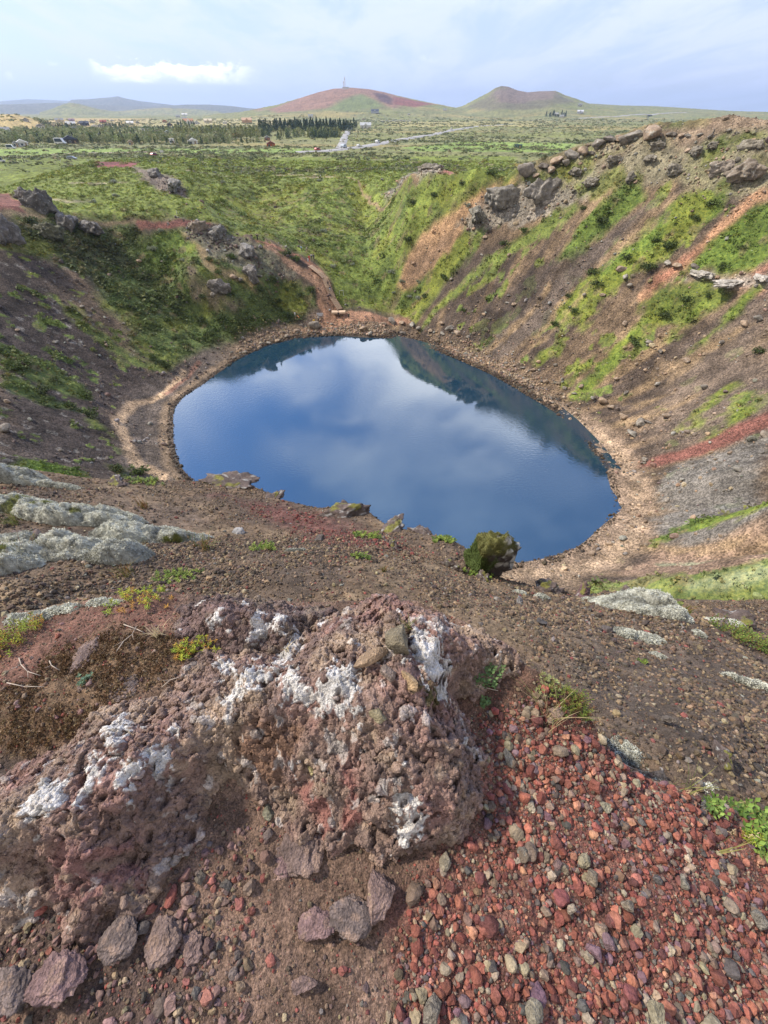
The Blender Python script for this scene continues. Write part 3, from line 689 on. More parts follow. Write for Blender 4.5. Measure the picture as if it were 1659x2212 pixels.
# ---- lake
def build_lake():
    m, t, b, out = new_mat('lake_water', 0.03)
    g = t.add('ShaderNodeTexCoord').outputs['Object']
    b.inputs['Base Color'].default_value = (0.010, 0.034, 0.060, 1)
    b.inputs['IOR'].default_value = 2.3; b.inputs['Specular IOR Level'].default_value = 0.5
    n = t.noise(t.mapv(g, (1, 1.6, 1)), 1.6, 3, 0.5); patch = t.rng(t.noise(g, 0.045, 3, 0.5), 0.42, 0.62)
    bp = t.add('ShaderNodeBump'); bp.inputs['Distance'].default_value = 0.06
    t.link(t.math('ADD', t.math('MULTIPLY', patch, 0.22), 0.03), bp.inputs['Strength']); t.link(n, bp.inputs['Height']); t.link(bp.outputs[0], b.inputs['Normal'])
    ph = np.linspace(-math.pi, math.pi, 181)[:-1]; rr = shoreR(ph) + 3.0
    V = [(LC[0], LC[1], 0)] + [(LC[0] + r * math.cos(p), LC[1] + r * math.sin(p), 0) for p, r in zip(ph, rr)]
    F = [(0, 1 + i, 1 + (i + 1) % 180) for i in range(180)]
    tag(mesh_np('lake_water', V, F, m), kind='structure')
build_lake()

# ---- near ground: gravel bench and the red lookout
NC = (0.0, -0.7)
def build_near():
    az = np.linspace(R_(-118), R_(118), 1150); rs = np.geomspace(0.28, 17, 800)
    A, Rr = np.meshgrid(az, rs); x = (NC[0] + Rr * np.sin(A)).ravel(); y = (NC[1] + Rr * np.cos(A)).ravel()
    n, d = hnear(x, y); l, dl = hledge(x, y)
    z = np.maximum(n, l); onl = (l > n - .02).astype(float)
    C = Cover(x, y, 0.10, 0.5)
    C.base((0.122, 0.084, 0.054))
    nb = fbm(x / .8, y / .8, seed=5, octs=4)
    C.base((0.088, 0.064, 0.046), 0, 0, sstep(nb, -.05, .3)); C.base((0.18, 0.13, 0.08), 0, 0, sstep(-nb, 0.1, .45) * .7)
    P = lambda pts, c, **k: C.area(np.array([relp(*p) for p in pts]), c, **k)
    P([(1150, 1450, 3.0), (1300, 1330, 3.6), (1700, 1420, 4.6), (1700, 1780, 2.4), (1300, 1600, 2.4)], (0.092, 0.070, 0.053), soft=.3, k=.8)
    P([(480, 1060, 5.2), (700, 1105, 5.2), (800, 1150, 4.8), (900, 1200, 4.5), (760, 1190, 4.3), (600, 1120, 4.6)], (0.115, 0.05, 0.042), soft=.3, brk=1.2, k=.8)
    P([(150, 1060, 4.5), (420, 1080, 4.6), (420, 1130, 4.3), (250, 1110, 4.1)], (0.14, 0.10, 0.07), soft=.4, brk=1)
    # the lookout
    C.base((0.145, 0.095, 0.070), 0, 0, onl)
    M = np.zeros(len(x))
    def PL(pts, c, **k): C.area(np.array([hit(*p) for p in pts]), c, **k)
    PL([(1000, 1520), (1180, 1500), (1300, 1600), (1659, 1800), (1800, 1900), (1800, 2300), (850, 2300), (860, 2000), (950, 1850), (1040, 1780), (1050, 1650)], (0.150, 0.074, 0.056), soft=.06, brk=.8)
    PL([(960, 1480), (1150, 1450), (1200, 1540), (1080, 1640), (1030, 1600)], (0.10, 0.058, 0.042), soft=.04)  # darker soil tone painted in for the outcrop's shadow
    PL([(-100, 1420), (200, 1340), (400, 1340), (440, 1420), (330, 1480), (160, 1560), (60, 1640), (-100, 1680)], (0.118, 0.076, 0.046), soft=.05, brk=.8)
    PL([(120, 1320), (380, 1290), (380, 1360), (200, 1380), (40, 1480), (-60, 1480), (0, 1400)], (0.125, 0.066, 0.048), soft=.06, brk=1.2)
    PL([(-100, 1650), (60, 1600), (100, 1640), (-100, 1760)], (0.075, 0.055, 0.045), soft=.04)
    PL([(-100, 1900), (200, 1960), (420, 2040), (460, 2230), (-100, 2260)], (0.092, 0.062, 0.050), soft=.06, brk=.8)
    PL([(440, 1880), (560, 1820), (860, 1850), (860, 2000), (700, 2240), (420, 2240), (400, 2050)], (0.135, 0.088, 0.064), soft=.05, brk=.8)
    vg = C.par[:, 0]
    grain = fbm(x / .035, y / .035, seed=8, octs=3) * .006 + fbm(x / .12, y / .12, seed=9, octs=3) * .018
    f1, _, cid = worley(x / .05, y / .05, seed=15)
    z = z + np.where(onl > .5, grain * .9 + .0025 * fbm(x / .009, y / .009, seed=17, octs=2), fbm(x / .5, y / .5, seed=19, octs=4) * .07 + fbm(x / .09, y / .09, seed=20, octs=3) * .02)
    C.col *= np.clip(1 + .5 * fbm(x / .16, y / .16, seed=29, octs=4), .5, 1.6)[:, None]
    m = ground_mat('volcanic_gravel', 14.0, 75.0, 260.0, 0.012, .35, 0.12)
    o = mesh_np('lookout_ground', np.stack([x, y, z], 1), grid_faces(len(rs), len(az)), m, C.col, C.par)
    tag(o, kind='structure')
    return dict(z=z, rs=rs, az=az, shape=(len(rs), len(az)))
NEAR = build_near()
def near_z(x, y):
    x = np.atleast_1d(np.asarray(x, float)); y = np.atleast_1d(np.asarray(y, float))
    r = np.hypot(x - NC[0], y - NC[1]); a = np.arctan2(x - NC[0], y - NC[1]); n, m = NEAR['shape']
    fi = np.clip(np.interp(r, NEAR['rs'], np.arange(n)), 0, n - 1.001); fj = np.clip(np.interp(a, NEAR['az'], np.arange(m)), 0, m - 1.001)
    i = fi.astype(int); j = fj.astype(int); u = fi - i; v = fj - j; Z = NEAR['z'].reshape(n, m)
    return (Z[i, j] * (1 - u) + Z[i + 1, j] * u) * (1 - v) + (Z[i, j + 1] * (1 - u) + Z[i + 1, j + 1] * u) * v

# ------------------------------------------------------------------ stones and lava
def rock_mat(name, sc1, sc2, bumpd, lichen=0.0, rough=0.93):
    m, t, b, out = new_mat(name, rough)
    at = t.add('ShaderNodeAttribute', attribute_name='col').outputs['Color']
    g = t.add('ShaderNodeTexCoord').outputs['Object']
    a = t.noise(g, sc1, 5, 0.65); c = t.noise(g, sc2, 4, 0.7)
    k = t.math('MULTIPLY', t.rng(a, 0.25, 0.75, 0.65, 1.35), t.rng(c, 0.25, 0.75, 0.72, 1.28))
    col = t.mix(1.0, at, k, 'MULTIPLY')
    if lichen:
        lm = t.rng(t.math('ADD', t.noise(g, sc1 * 1.7, 5, 0.7), t.math('MULTIPLY', c, .15)), 0.66, 0.74)
        col = t.mix(lm, col, (0.36, 0.35, 0.31, 1))
    t.link(col, b.inputs['Base Color'])
    h = t.math('ADD', c, t.math('MULTIPLY', t.vor(g, sc2 * 1.3), 0.5))
    bp = t.add('ShaderNodeBump'); bp.inputs['Strength'].default_value = 0.9; bp.inputs['Distance'].default_value = bumpd
    t.link(h, bp.inputs['Height']); t.link(bp.outputs[0], b.inputs['Normal'])
    return m
M_STONE = rock_mat('small_stone', 25, 120, 0.004)
M_LAVA = rock_mat('lava_rock', 16, 120, 0.012)
M_BOULDER = rock_mat('basalt_boulder', 0.9, 4.5, 0.12, lichen=1.0)

def ico(sub):
    bm = bmesh.new(); bmesh.ops.create_icosphere(bm, subdivisions=sub, radius=1.0)
    V = np.array([v.co[:] for v in bm.verts]); F = np.array([[v.index for v in f.verts] for f in bm.faces]); bm.free(); return V, F
ICO = {k: ico(k) for k in (1, 2, 3, 4, 5)}

def rock_shape(sub, seed, rough=0.35, cuts=7, flat=0.75):
    """angular stone: a sphere trimmed by random planes, then roughened"""
    r = np.random.default_rng(seed); V = ICO[sub][0].copy()
    for _ in range(cuts):
        n = r.normal(size=3); n /= np.linalg.norm(n); d = r.uniform(0.45, 0.85)
        s = V @ n; V -= np.outer(np.maximum(s - d, 0), n) * 0.92
    V *= np.array([1.0, r.uniform(.65, .95), r.uniform(flat * .8, flat * 1.15)])
    q = V * 2.1 + seed * 3.7
    disp = fbm(q[:, 0], q[:, 1], q[:, 2], seed=seed, octs=4 if sub > 2 else 2) * rough * .5
    return V * (1 + disp[:, None]), ICO[sub][1]

def scatter_mesh(name, protos, pos, size, col, mat, rr, label=None, kind='stuff', sink=0.25, parent=None, tilt=1.0, smooth=False):
    n = len(pos); pid = rr.integers(0, len(protos), n)
    Vs, Fs, Cs = [], [], []; off = 0
    for k, (PV, PF) in enumerate(protos):
        i = np.nonzero(pid == k)[0]
        if len(i) == 0: continue
        a = rr.uniform(0, 2 * math.pi, len(i)); b = rr.normal(0, .5 * tilt, len(i)); c = rr.normal(0, .5 * tilt, len(i))
        ca, sa, cb, sb, cc, s_c = np.cos(a), np.sin(a), np.cos(b), np.sin(b), np.cos(c), np.sin(c); o = np.zeros_like(ca); e = o + 1
        Rz = np.stack([ca, -sa, o, sa, ca, o, o, o, e], -1).reshape(-1, 3, 3)
        Rx = np.stack([e, o, o, o, cb, -sb, o, sb, cb], -1).reshape(-1, 3, 3)
        Ry = np.stack([cc, o, s_c, o, e, o, -s_c, o, cc], -1).reshape(-1, 3, 3)
        M = np.einsum('nij,njk,nkl->nil', Rz, Rx, Ry)
        S = size[i][:, None] if size.ndim == 1 else size[i]
        V = np.einsum('nij,vj->nvi', M, PV) * S[:, None, :] + pos[i][:, None, :]
        V[:, :, 2] += (size[i] if size.ndim == 1 else size[i][:, 2])[:, None] * sink
        Vs.append(V.reshape(-1, 3)); Fs.append((PF[None] + (off + np.arange(len(i)) * len(PV))[:, None, None]).reshape(-1, PF.shape[1]))
        Cs.append(np.repeat(col[i], len(PV), 0)); off += len(i) * len(PV)
    o = mesh_np(name, np.concatenate(Vs), np.concatenate(Fs), mat, np.concatenate(Cs), smooth=smooth, parent=parent)
    if label: o['label'] = label
    if kind: o['kind'] = kind
    return o

def pick(rr, n, table):
    w_ = np.array([t[0] for t in table], float); c = np.array([t[1] for t in table])
    i = rr.choice(len(table), n, p=w_ / w_.sum())
    return (c[i] * rr.uniform(.72, 1.3, (n, 1)) * rr.uniform(.93, 1.07, (n, 3))).astype(np.float32)

RED_STONES = [(5, (.185, .066, .050)), (3.6, (.26, .098, .068)), (2.5, (.13, .052, .045)), (1.4, (.32, .16, .105)), (3.2, (.17, .125, .095)), (1.4, (.26, .21, .15)), (1.5, (.085, .075, .07)), (1, (.15, .09, .10))]
BROWN_STONES = [(5, (.140, .098, .064)), (4, (.092, .068, .050)), (2, (.20, .145, .088)), (2.5, (.060, .048, .040)), (.7, (.24, .185, .12)), (.35, (.17, .06, .05)), (.4, (.16, .145, .125))]

def px_area(polys, x, y, soft=0.03, f=None):
    m = np.zeros(len(x))
    for p in polys:
        q = np.array([hit(*a) if len(a) == 2 else relp(*a) for a in p]); d = poly_sd(x, y, q[:, :2]); m = np.maximum(m, 1 - sstep(d, -soft, soft))
    return m

def build_gravel():
    rr = np.random.default_rng(11)
    protos = [rock_shape(1, 100 + k, .5, 5, .8) for k in range(10)]
    # red scoria on the lookout
    N = 270000; x = rr.uniform(-1.9, 2.3, N); y = rr.uniform(-.55, 1.35, N)
    d, _ = poly_sd(x, y, ledge_poly, [0] * len(ledge_poly))
    red = px_area([[(1020, 1560), (1180, 1500), (1300, 1600), (1659, 1800), (1800, 1900), (1800, 2300), (850, 2300), (870, 2000), (960, 1860), (1050, 1800), (1060, 1700)]], x, y, .06)
    bare = fbm(x / .22, y / .22, seed=45, octs=3)
    p = .20 + .75 * red * np.clip(.8 + bare * 1.3, .25, 1)
    soil = px_area([[(560, 1840), (860, 1860), (850, 2230), (450, 2230)]], x, y, .05); p = p * (1 - .2 * soil)
    left = px_area([[(-100, 1340), (440, 1330), (420, 1480), (200, 1560), (-100, 1760)], [(-100, 1950), (300, 2020), (450, 2250), (-100, 2280)]], x, y, .05); p = np.maximum(p, .30 * left)
    k = (d < .03) & (rr.random(N) < p); x, y, red = x[k], y[k], red[k]
    n = len(x); s = np.exp(rr.normal(math.log(.0038), .62, n)); s = np.clip(s, .0016, .019)
    col = pick(rr, n, RED_STONES); cb = pick(rr, n, BROWN_STONES + [(4, (.20, .065, .05)), (3, (.22, .16, .11))]); g = rr.random(n) < red * .95
    col = np.where(g[:, None], col, cb); s = np.where(red < .3, s * .52, s)
    scatter_mesh('red_scoria_gravel', protos, np.stack([x, y, near_z(x, y)], 1), s, col, M_STONE, rr, 'loose red and grey scoria gravel covering the lookout')
    # a second, larger grade lying on top
    k = rr.random(n) < .022 * red; x2, y2 = x[k], y[k]; n2 = len(x2)
    protos2 = [rock_shape(2, 140 + j, .6, 6, .8) for j in range(10)]
    scatter_mesh('scoria_pebbles', protos2, np.stack([x2, y2, near_z(x2, y2)], 1), np.clip(np.exp(rr.normal(math.log(.0155), .28, n2)), .01, .03), pick(rr, n2, RED_STONES + [(3, (.24, .19, .13))]), M_STONE, rr,
                 'coarser red, tan and grey scoria pebbles strewn over the gravel')
    # dark gravel of the bench, finer far down
    N = 190000; a = rr.uniform(R_(-75), R_(80), N); q = np.sqrt(rr.uniform(.8 ** 2, 9.5 ** 2, N)); q = np.where(rr.random(N) < .35, rr.uniform(.9, 4.5, N), q)
    x = q * np.sin(a); y = q * np.cos(a)
    d, _ = poly_sd(x, y, edge_poly, [0] * len(edge_poly)); dl, _ = poly_sd(x, y, ledge_poly, [0] * len(ledge_poly))
    k = (d < .15) & (dl > .05) & (y > -.5); x, y, q = x[k], y[k], q[k]; n = len(x)
    rgt = sstep(x, .5, 1.8); cl = fbm(x / .7, y / .7, seed=61, octs=4)
    k = rr.random(n) < np.clip(.65 + cl * 1.2, .25, 1); x, y, rgt, cl = x[k], y[k], rgt[k], cl[k]; n = len(x)
    s = np.clip(np.exp(rr.normal(math.log(.0100), .52, n)) * (1 + .1 * rgt + .4 * np.clip(cl, 0, 1)) * (.62 + .38 * sstep(np.hypot(x, y), 1.2, 3.5)), .003, .04)
    col = pick(rr, n, BROWN_STONES); redz = px_area([[(480, 1060, 5.2), (700, 1105, 5.2), (800, 1150, 4.8), (900, 1200, 4.5), (760, 1190, 4.3), (600, 1120, 4.6)]], x, y, .4)
    col = np.where((rr.random(n) < redz * .6)[:, None], pick(rr, n, [(3, (.13, .05, .042)), (1, (.2, .06, .05))]), col)
    scatter_mesh('dark_bench_gravel', [rock_shape(1, 160 + j, .5, 5, .8) for j in range(8)], np.stack([x, y, near_z(x, y)], 1), s, col, M_STONE, rr, 'dark brown volcanic gravel covering the bench below the lookout')
build_gravel()
def fragments():
    rr = np.random.default_rng(12); N = 16000; x = rr.uniform(-1.8, .6, N); y = rr.uniform(-.5, .8, N)
    m = px_area([[(-100, 1880), (60, 1960), (260, 1980), (430, 1860), (560, 1760), (660, 1840), (560, 2000), (520, 2240), (-100, 2280)]], x, y, .04) * 1.3 + px_area([[(560, 1800), (860, 1850), (880, 2230), (500, 2230)]], x, y, .04) * .07 + px_area([[(-60, 1340), (330, 1290), (420, 1420), (200, 1540), (-100, 1640)]], x, y, .04) * .10
    k = rr.random(N) < m * np.clip(.7 + fbm(x / .12, y / .12, seed=46, octs=3) * 1.5, .1, 1); x, y = x[k], y[k]; n = len(x)
    scatter_mesh('lava_fragments', [rock_shape(2, 180 + j, .9, 4, .8) for j in range(8)], np.stack([x, y, near_z(x, y)], 1), np.clip(np.exp(rr.normal(math.log(.0056), .55, n)), .0025, .020),
                 pick(rr, n, [(4, (.18, .115, .10)), (3, (.13, .09, .08)), (2.6, (.21, .085, .068)), (1, (.22, .165, .11)), (1, (.085, .072, .065))]), M_STONE, rr, 'mauve and brown lava fragments littering the soil at the foot of the outcrop')
fragments()

# ---- lava outcrops with pale lichen
SURF = {}
def hit_f(f, X, Y, t0=0.5, t1=3.0):
    dx, dy, dz = sight(X, Y); ts = np.linspace(t0, t1, 900)
    z = CAMZ + dz * ts; k = np.nonzero(z < f(dx * ts, dy * ts))[0]
    return at_t(X, Y, ts[k[0]] if len(k) else t1)

def outcrop(name, pts, rim, seed, label, cat, step=.0035, white=(), wk=.35, group=None, amp=1.0, palette=None, drop=.10, soils=(), knobs=0):
    """pts: surveyed surface spots (X, Y, drop below eye); rim: outline of the rock in the same terms"""
    W = np.array([relp(*p) for p in pts]); Rm = np.array([relp(*p) for p in rim])
    mq = MQ(W[:, :2], W[:, 2], .04)
    x0, y0 = Rm[:, 0].min() - .03, Rm[:, 1].min() - .03; x1, y1 = Rm[:, 0].max() + .03, Rm[:, 1].max() + .03
    nx = int((x1 - x0) / step); ny = int((y1 - y0) / step)
    X, Y = np.meshgrid(np.linspace(x0, x1, nx), np.linspace(y0, y1, ny)); x = X.ravel(); y = Y.ravel()
    d = poly_sd(x, y, Rm[:, :2]) + .050 * fbm(x / .09, y / .09, seed=seed + 2, octs=4)
    z = mq(x, y); gz = Hq(x, y); z = gz + (z - gz) * .82
    z = gz + (z - gz) * (1 - .8 * sstep(d, -.16, .01)) - .02 * sstep(d, -.03, .02) - np.clip(d, 0, .05) * 1.6
    e = sstep(-d, -.045, .015)
    # relief: lumps, ropy ridges, blisters and holes
    bil = lambda sc_, sd, o=3: 1 - 2.4 * np.abs(fbm(x / sc_ + .35 * q1, y / sc_ + .35 * q2, z / sc_, seed=sd, octs=o, gain=.45))
    q1 = fbm(x / .07, y / .07, z / .07, seed=seed + 71, octs=3); q2 = fbm(x / .07, y / .07, z / .07, seed=seed + 72, octs=3)
    lump = bil(.19, seed); rid = bil(.075, seed + 5); kn = bil(.030, seed + 7, 2); fine = bil(.011, seed + 8, 2)
    f1, f2, cid = worley(x / .040 + .4 * q1, y / .040 + .4 * q2, z / .040, seed=seed + 9)
    g1, g2, _ = worley(x / .014, y / .014, z / .014, seed=seed + 11)
    hole = (1 - sstep(f1, .10, .42)) * (cid > .62)
    hole2 = (1 - sstep(g1, .1, .40)) * (vnoise(x / .05, y / .05, z / .05, seed + 3) > -.1)
    cleft = sstep(np.abs(fbm(x / .22 + .5 * q1, y / .22 + .5 * q2, seed=seed + 13, octs=3)), .0, .09)
    dz = amp * (.024 * fbm(x / .15, y / .15, z / .15, seed=seed + 14, octs=3) + .010 * rid + .005 * kn + .017 * fbm(x / .035, y / .035, z / .035, seed=seed + 15, octs=4, gain=.62) + .003 * fine - .017 * hole - .006 * hole2 - .012 * (1 - cleft) * (q1 > 0))
    wx = .016 * q1; wy = -.016 * q2 - .006 * rid
    xx = x + amp * wx * e; yy = y + amp * wy * e; zz = z + dz * e
    # colour
    pal = palette or [(.235, .160, .130), (.285, .165, .140), (.36, .27, .195), (.165, .118, .104)]
    n1 = fbm(x / .16, y / .16, z / .16, seed=seed + 41, octs=4); n2 = fbm(x / .05, y / .05, z / .05, seed=seed + 42, octs=4)
    c = np.tile(np.array(pal[0]), (len(x), 1)).astype(np.float32)
    def lay(m, q):
        m = np.clip(m, 0, 1)[:, None]; c[:] = c * (1 - m) + np.array(q) * m
    lay(sstep(n1, .0, .35) * .8, pal[1]); lay(sstep(-n1, .05, .4) * .8, pal[2]); lay(sstep(n2, .15, .45) * .7, pal[3]); lay(sstep(-n2, .2, .5) * .6, pal[2])
    lay(hole * .7 + hole2 * .4, (.085, .058, .05)); lay((1 - cleft) * .3, (.13, .085, .07)); lay(sstep(-rid, .1, .7) * .5, (.13, .085, .07))  # shade in holes, clefts and creases painted into the rock colour
    S = (xx, yy, zz)
    Zg = zz.reshape(ny, nx)
    def f(px, py):
        i = np.clip(((py - y0) / (y1 - y0) * (ny - 1)).astype(int), 0, ny - 1); j = np.clip(((px - x0) / (x1 - x0) * (nx - 1)).astype(int), 0, nx - 1)
        o = Zg[i, j]; return np.where((px < x0) | (px > x1) | (py < y0) | (py > y1), -9, np.maximum(o, Hq(px, py)))
    SURF[name + str(seed)] = f
    for q, cc, th in soils:
        w3 = np.array([hit_f(f, *a) for a in q]); dd = poly_sd(x, y, w3[:, :2]) + .03 * n1
        lay((1 - sstep(dd, -.02, .02)) * sstep(-n2, -th, .1), cc)
    slope_up = sstep(np.gradient(Zg, axis=0).ravel() / step, -3.0, .2) * .0 + 1
    wf = fbm(x / .010, y / .010, z / .02, seed=seed + 53, octs=3); wn = fbm(x / .032, y / .032, z / .05, seed=seed + 51, octs=4); wb = fbm(x / .10, y / .10, z / .1, seed=seed + 52, octs=3)
    wm = sstep(wn + wb * .8, .42, .50) * wk
    for q in white:
        if len(q) == 4: th = q[3]; q = q[:3]
        else: th = 0.0
        p = hit_f(f, q[0], q[1]); rad = q[2] * np.linalg.norm(p - np.array([0, 0, CAMZ])) / FPX
        dd = np.hypot(x - p[0], (y - p[1]) * .8) / rad
        wm = np.maximum(wm, sstep(wn * .9 + wf * .8 + wb * .5 + (.80 - dd) * 1.0 - th * 1.1, .0, .28) * .95)
    wm = wm * (1 - hole)
    lay(wm, (.58, .56, .53)); lay(sstep(fbm(x / .02, y / .02, seed=seed + 61, octs=3), .2, .45) * wm * .5, (.42, .37, .33))
    zz = zz + .004 * wm
    keep = (d < .045).reshape(ny, nx); F = grid_faces(ny, nx); kf = keep.ravel()[F].all(1); F = F[kf]
    used = np.unique(F); remap = np.full(len(x), -1); remap[used] = np.arange(len(used))
    loc = (float(Rm[:, 0].mean()), float(Rm[:, 1].mean()), float(W[:, 2].min()))
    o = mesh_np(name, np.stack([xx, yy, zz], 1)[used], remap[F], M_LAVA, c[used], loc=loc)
    if knobs:
        rk = np.random.default_rng(seed + 500); ii = np.nonzero((d < .022))[0]; loc_ = np.array(loc)
        for cnt, sub_, s0, s1, nm in ((int(knobs * .6), 2, .0092, .36, 'lava_crust'), (knobs * 6, 1, .0034, .5, 'lava_crumbs')):
            i = rk.choice(ii, cnt); pr = [rock_shape(sub_, 900 + seed + j, 1.1, 4, .85) for j in range(7)]; sz = np.exp(rk.normal(math.log(s0), s1, cnt)) * (1.25 - .6 * (wm[i] > .5))
            ob = scatter_mesh(nm, pr, np.stack([xx, yy, zz], 1)[i] - loc_, np.clip(sz, .0018, .019), (c[i] * rk.uniform(.7, 1.25, (cnt, 1))).astype(np.float32), M_LAVA, rk, None, 'stuff', sink=-.45, parent=o, smooth=sub_ == 2)
    return tag(o, label, cat, group), f

MAIN, fmain = outcrop('lava_outcrop',
    [(440, 1450, 1.34), (540, 1430, 1.26), (640, 1410, 1.23), (700, 1350, 1.29), (770, 1295, 1.28), (840, 1268, 1.26), (930, 1290, 1.27), (1000, 1340, 1.31), (1070, 1385, 1.37), (1130, 1425, 1.43),
     (840, 1400, 1.20), (750, 1400, 1.22), (920, 1420, 1.21), (970, 1445, 1.28), (1010, 1400, 1.30), (1080, 1440, 1.44), (985, 1490, 1.38), (700, 1490, 1.21), (600, 1500, 1.25), (500, 1490, 1.30), (800, 1540, 1.22), (900, 1560, 1.25), (970, 1580, 1.29), (1010, 1640, 1.38),
     (850, 1640, 1.29), (940, 1670, 1.31), (1010, 1720, 1.41), (660, 1560, 1.31), (600, 1600, 1.34), (520, 1580, 1.33), (700, 1640, 1.37), (760, 1700, 1.38), (860, 1740, 1.38), (950, 1750, 1.42), (640, 1720, 1.44), (700, 1800, 1.50), (860, 1820, 1.50), (1000, 1790, 1.52),
     (430, 1540, 1.31), (460, 1600, 1.33), (560, 1650, 1.38), (500, 1660, 1.42), (410, 1650, 1.34), (440, 1700, 1.45), (580, 1720, 1.48),
     (240, 1550, 1.29), (330, 1545, 1.31), (390, 1570, 1.30), (180, 1620, 1.26), (100, 1700, 1.26), (0, 1765, 1.27), (-100, 1850, 1.29), (300, 1620, 1.25), (200, 1700, 1.25), (100, 1800, 1.28), (350, 1700, 1.34), (250, 1800, 1.33), (150, 1880, 1.36), (390, 1760, 1.45), (350, 1830, 1.47), (270, 1930, 1.50),
     (180, 1960, 1.50), (60, 1920, 1.44), (-60, 1930, 1.43), (160, 1570, 1.38), (70, 1660, 1.38), (-60, 1740, 1.40), (380, 1500, 1.37)],
    [(360, 1515, 1.40), (400, 1450, 1.42), (425, 1425, 1.43), (480, 1412, 1.40), (600, 1398, 1.38), (660, 1345, 1.40), (740, 1292, 1.38), (800, 1262, 1.34), (880, 1262, 1.34), (960, 1292, 1.36), (1030, 1350, 1.38), (1100, 1390, 1.44), (1150, 1425, 1.47), (1135, 1460, 1.52), (1040, 1475, 1.50), (1000, 1500, 1.50), (1010, 1560, 1.50), (1045, 1640, 1.54), (1045, 1720, 1.56), (1020, 1800, 1.56),
     (940, 1815, 1.56), (860, 1840, 1.56), (740, 1830, 1.56), (660, 1800, 1.55), (600, 1745, 1.55), (540, 1730, 1.55), (500, 1700, 1.54), (450, 1740, 1.54), (415, 1830, 1.54), (370, 1880, 1.54), (295, 1970, 1.54), (180, 2010, 1.54), (60, 1965, 1.50), (-80, 1965, 1.48), (-180, 1900, 1.46), (-120, 1780, 1.42), (40, 1665, 1.41), (140, 1590, 1.40), (215, 1532, 1.37)],
    3, 'large mauve and tan lava outcrop crusted with white lichen across the middle of the lookout', 'lava outcrop', step=.0029, knobs=2600, amp=1.3,
    white=[(930, 1420, 50), (905, 1400, 28), (950, 1465, 30), (545, 1450, 52, .05), (490, 1440, 30, .1), (610, 1420, 32, .1), (590, 1450, 30, .2), (730, 1470, 45, .0), (700, 1500, 26), (775, 1535, 22, .1), (635, 1480, 34, .15), (660, 1500, 24, .2), (880, 1775, 32, .0), (845, 1272, 16, .2), (930, 1300, 14, .2), (865, 1640, 14, .5), (1000, 1590, 10), (760, 1490, 30, .15), (700, 1345, 18, .25), (860, 1310, 16, .2), (1080, 1420, 20, .35), (640, 1640, 12, .2),
           (240, 1570, 30), (225, 1640, 48, .05), (270, 1660, 34, .2), (190, 1690, 34, .1), (90, 1722, 34, .05), (345, 1640, 26, .2), (380, 1590, 20, .4), (300, 1740, 20, .4), (60, 1745, 20, .1)],
    wk=.40, soils=[([(560, 1540), (660, 1560), (640, 1680), (560, 1700), (520, 1620)], (.19, .115, .08), .25), ([(640, 1700), (760, 1640), (800, 1780), (700, 1800)], (.26, .125, .105), .2), ([(880, 1440), (960, 1500), (960, 1560), (880, 1540)], (.11, .09, .035), .1), ([(100, 1850), (330, 1780), (300, 1940), (120, 1960)], (.25, .14, .125), .1)])
BACK, fback = outcrop('lava_outcrop',
    [(410, 1330, 1.38), (430, 1300, 1.33), (480, 1278, 1.30), (560, 1288, 1.32), (620, 1302, 1.36), (420, 1380, 1.37), (500, 1340, 1.28), (560, 1340, 1.30), (620, 1350, 1.33), (500, 1395, 1.32), (600, 1395, 1.34), (660, 1320, 1.38), (450, 1400, 1.37), (690, 1300, 1.38)],
    [(392, 1360, 1.42), (395, 1310, 1.42), (440, 1275, 1.40), (520, 1270, 1.38), (620, 1288, 1.40), (720, 1282, 1.42), (740, 1310, 1.43), (680, 1350, 1.42), (650, 1395, 1.40), (540, 1412, 1.39), (420, 1408, 1.41)],
    14, 'low dark lava outcrop dotted with white lichen behind the left shoulder of the largest one', 'lava outcrop', knobs=500,
    white=[(470, 1330, 22, .2), (440, 1300, 14, .2), (530, 1300, 14, .3), (600, 1340, 30, .2), (560, 1360, 24, .2), (680, 1288, 22), (615, 1300, 16, .2), (490, 1360, 16, .3), (640, 1370, 20, .4)], wk=.6,
    palette=[(.15, .105, .095), (.19, .125, .11), (.24, .19, .14), (.075, .06, .055)])
# small slabs of the same lava breaking through the soil at the photographer's feet
def block(cx_, cy_, w_, h_, seed, lab, rise=.45, col=(.21, .145, .13)):
    p = hit(cx_, cy_); k = project(*p)[2] / FPX; V, F = rock_shape(5, seed, .55, 6, .9); q = V.copy()
    V = V / np.abs(V).max(0)
    B = lambda s_, o, o2=3: 1 - 2.4 * np.abs(fbm(q[:, 0] * s_, q[:, 1] * s_ * .8, q[:, 2] * s_, seed=seed + o, octs=o2))
    f1, _, cid = worley(q[:, 0] * 4, q[:, 1] * 4, q[:, 2] * 4, seed=seed)
    V = V * (1 + .17 * B(1.6, 1) + .10 * B(4.0, 2) + .04 * B(10, 3, 2) - .16 * (1 - sstep(f1, .1, .4)) * (cid > .6))[:, None]
    V = V * np.array([w_ * k * .9, h_ * k * .95 / (.71 + .7046 * (cy_ - CY) / FPX), (w_ + h_) * .5 * k * rise])
    n1 = fbm(q[:, 0] * 2.5, q[:, 1] * 2.5, q[:, 2] * 2.5, seed=seed + 6, octs=4)[:, None]; c = np.array(col) * (1 + .5 * n1); m = sstep(n1, .1, .4); c = c * (1 - m * .6) + np.array((.28, .19, .14)) * m * .6
    o = mesh_np('lava_block', V, F, M_LAVA, c.astype(np.float32)); o.location = (p[0], p[1], p[2] - .009); return tag(o, lab, 'lava rock')
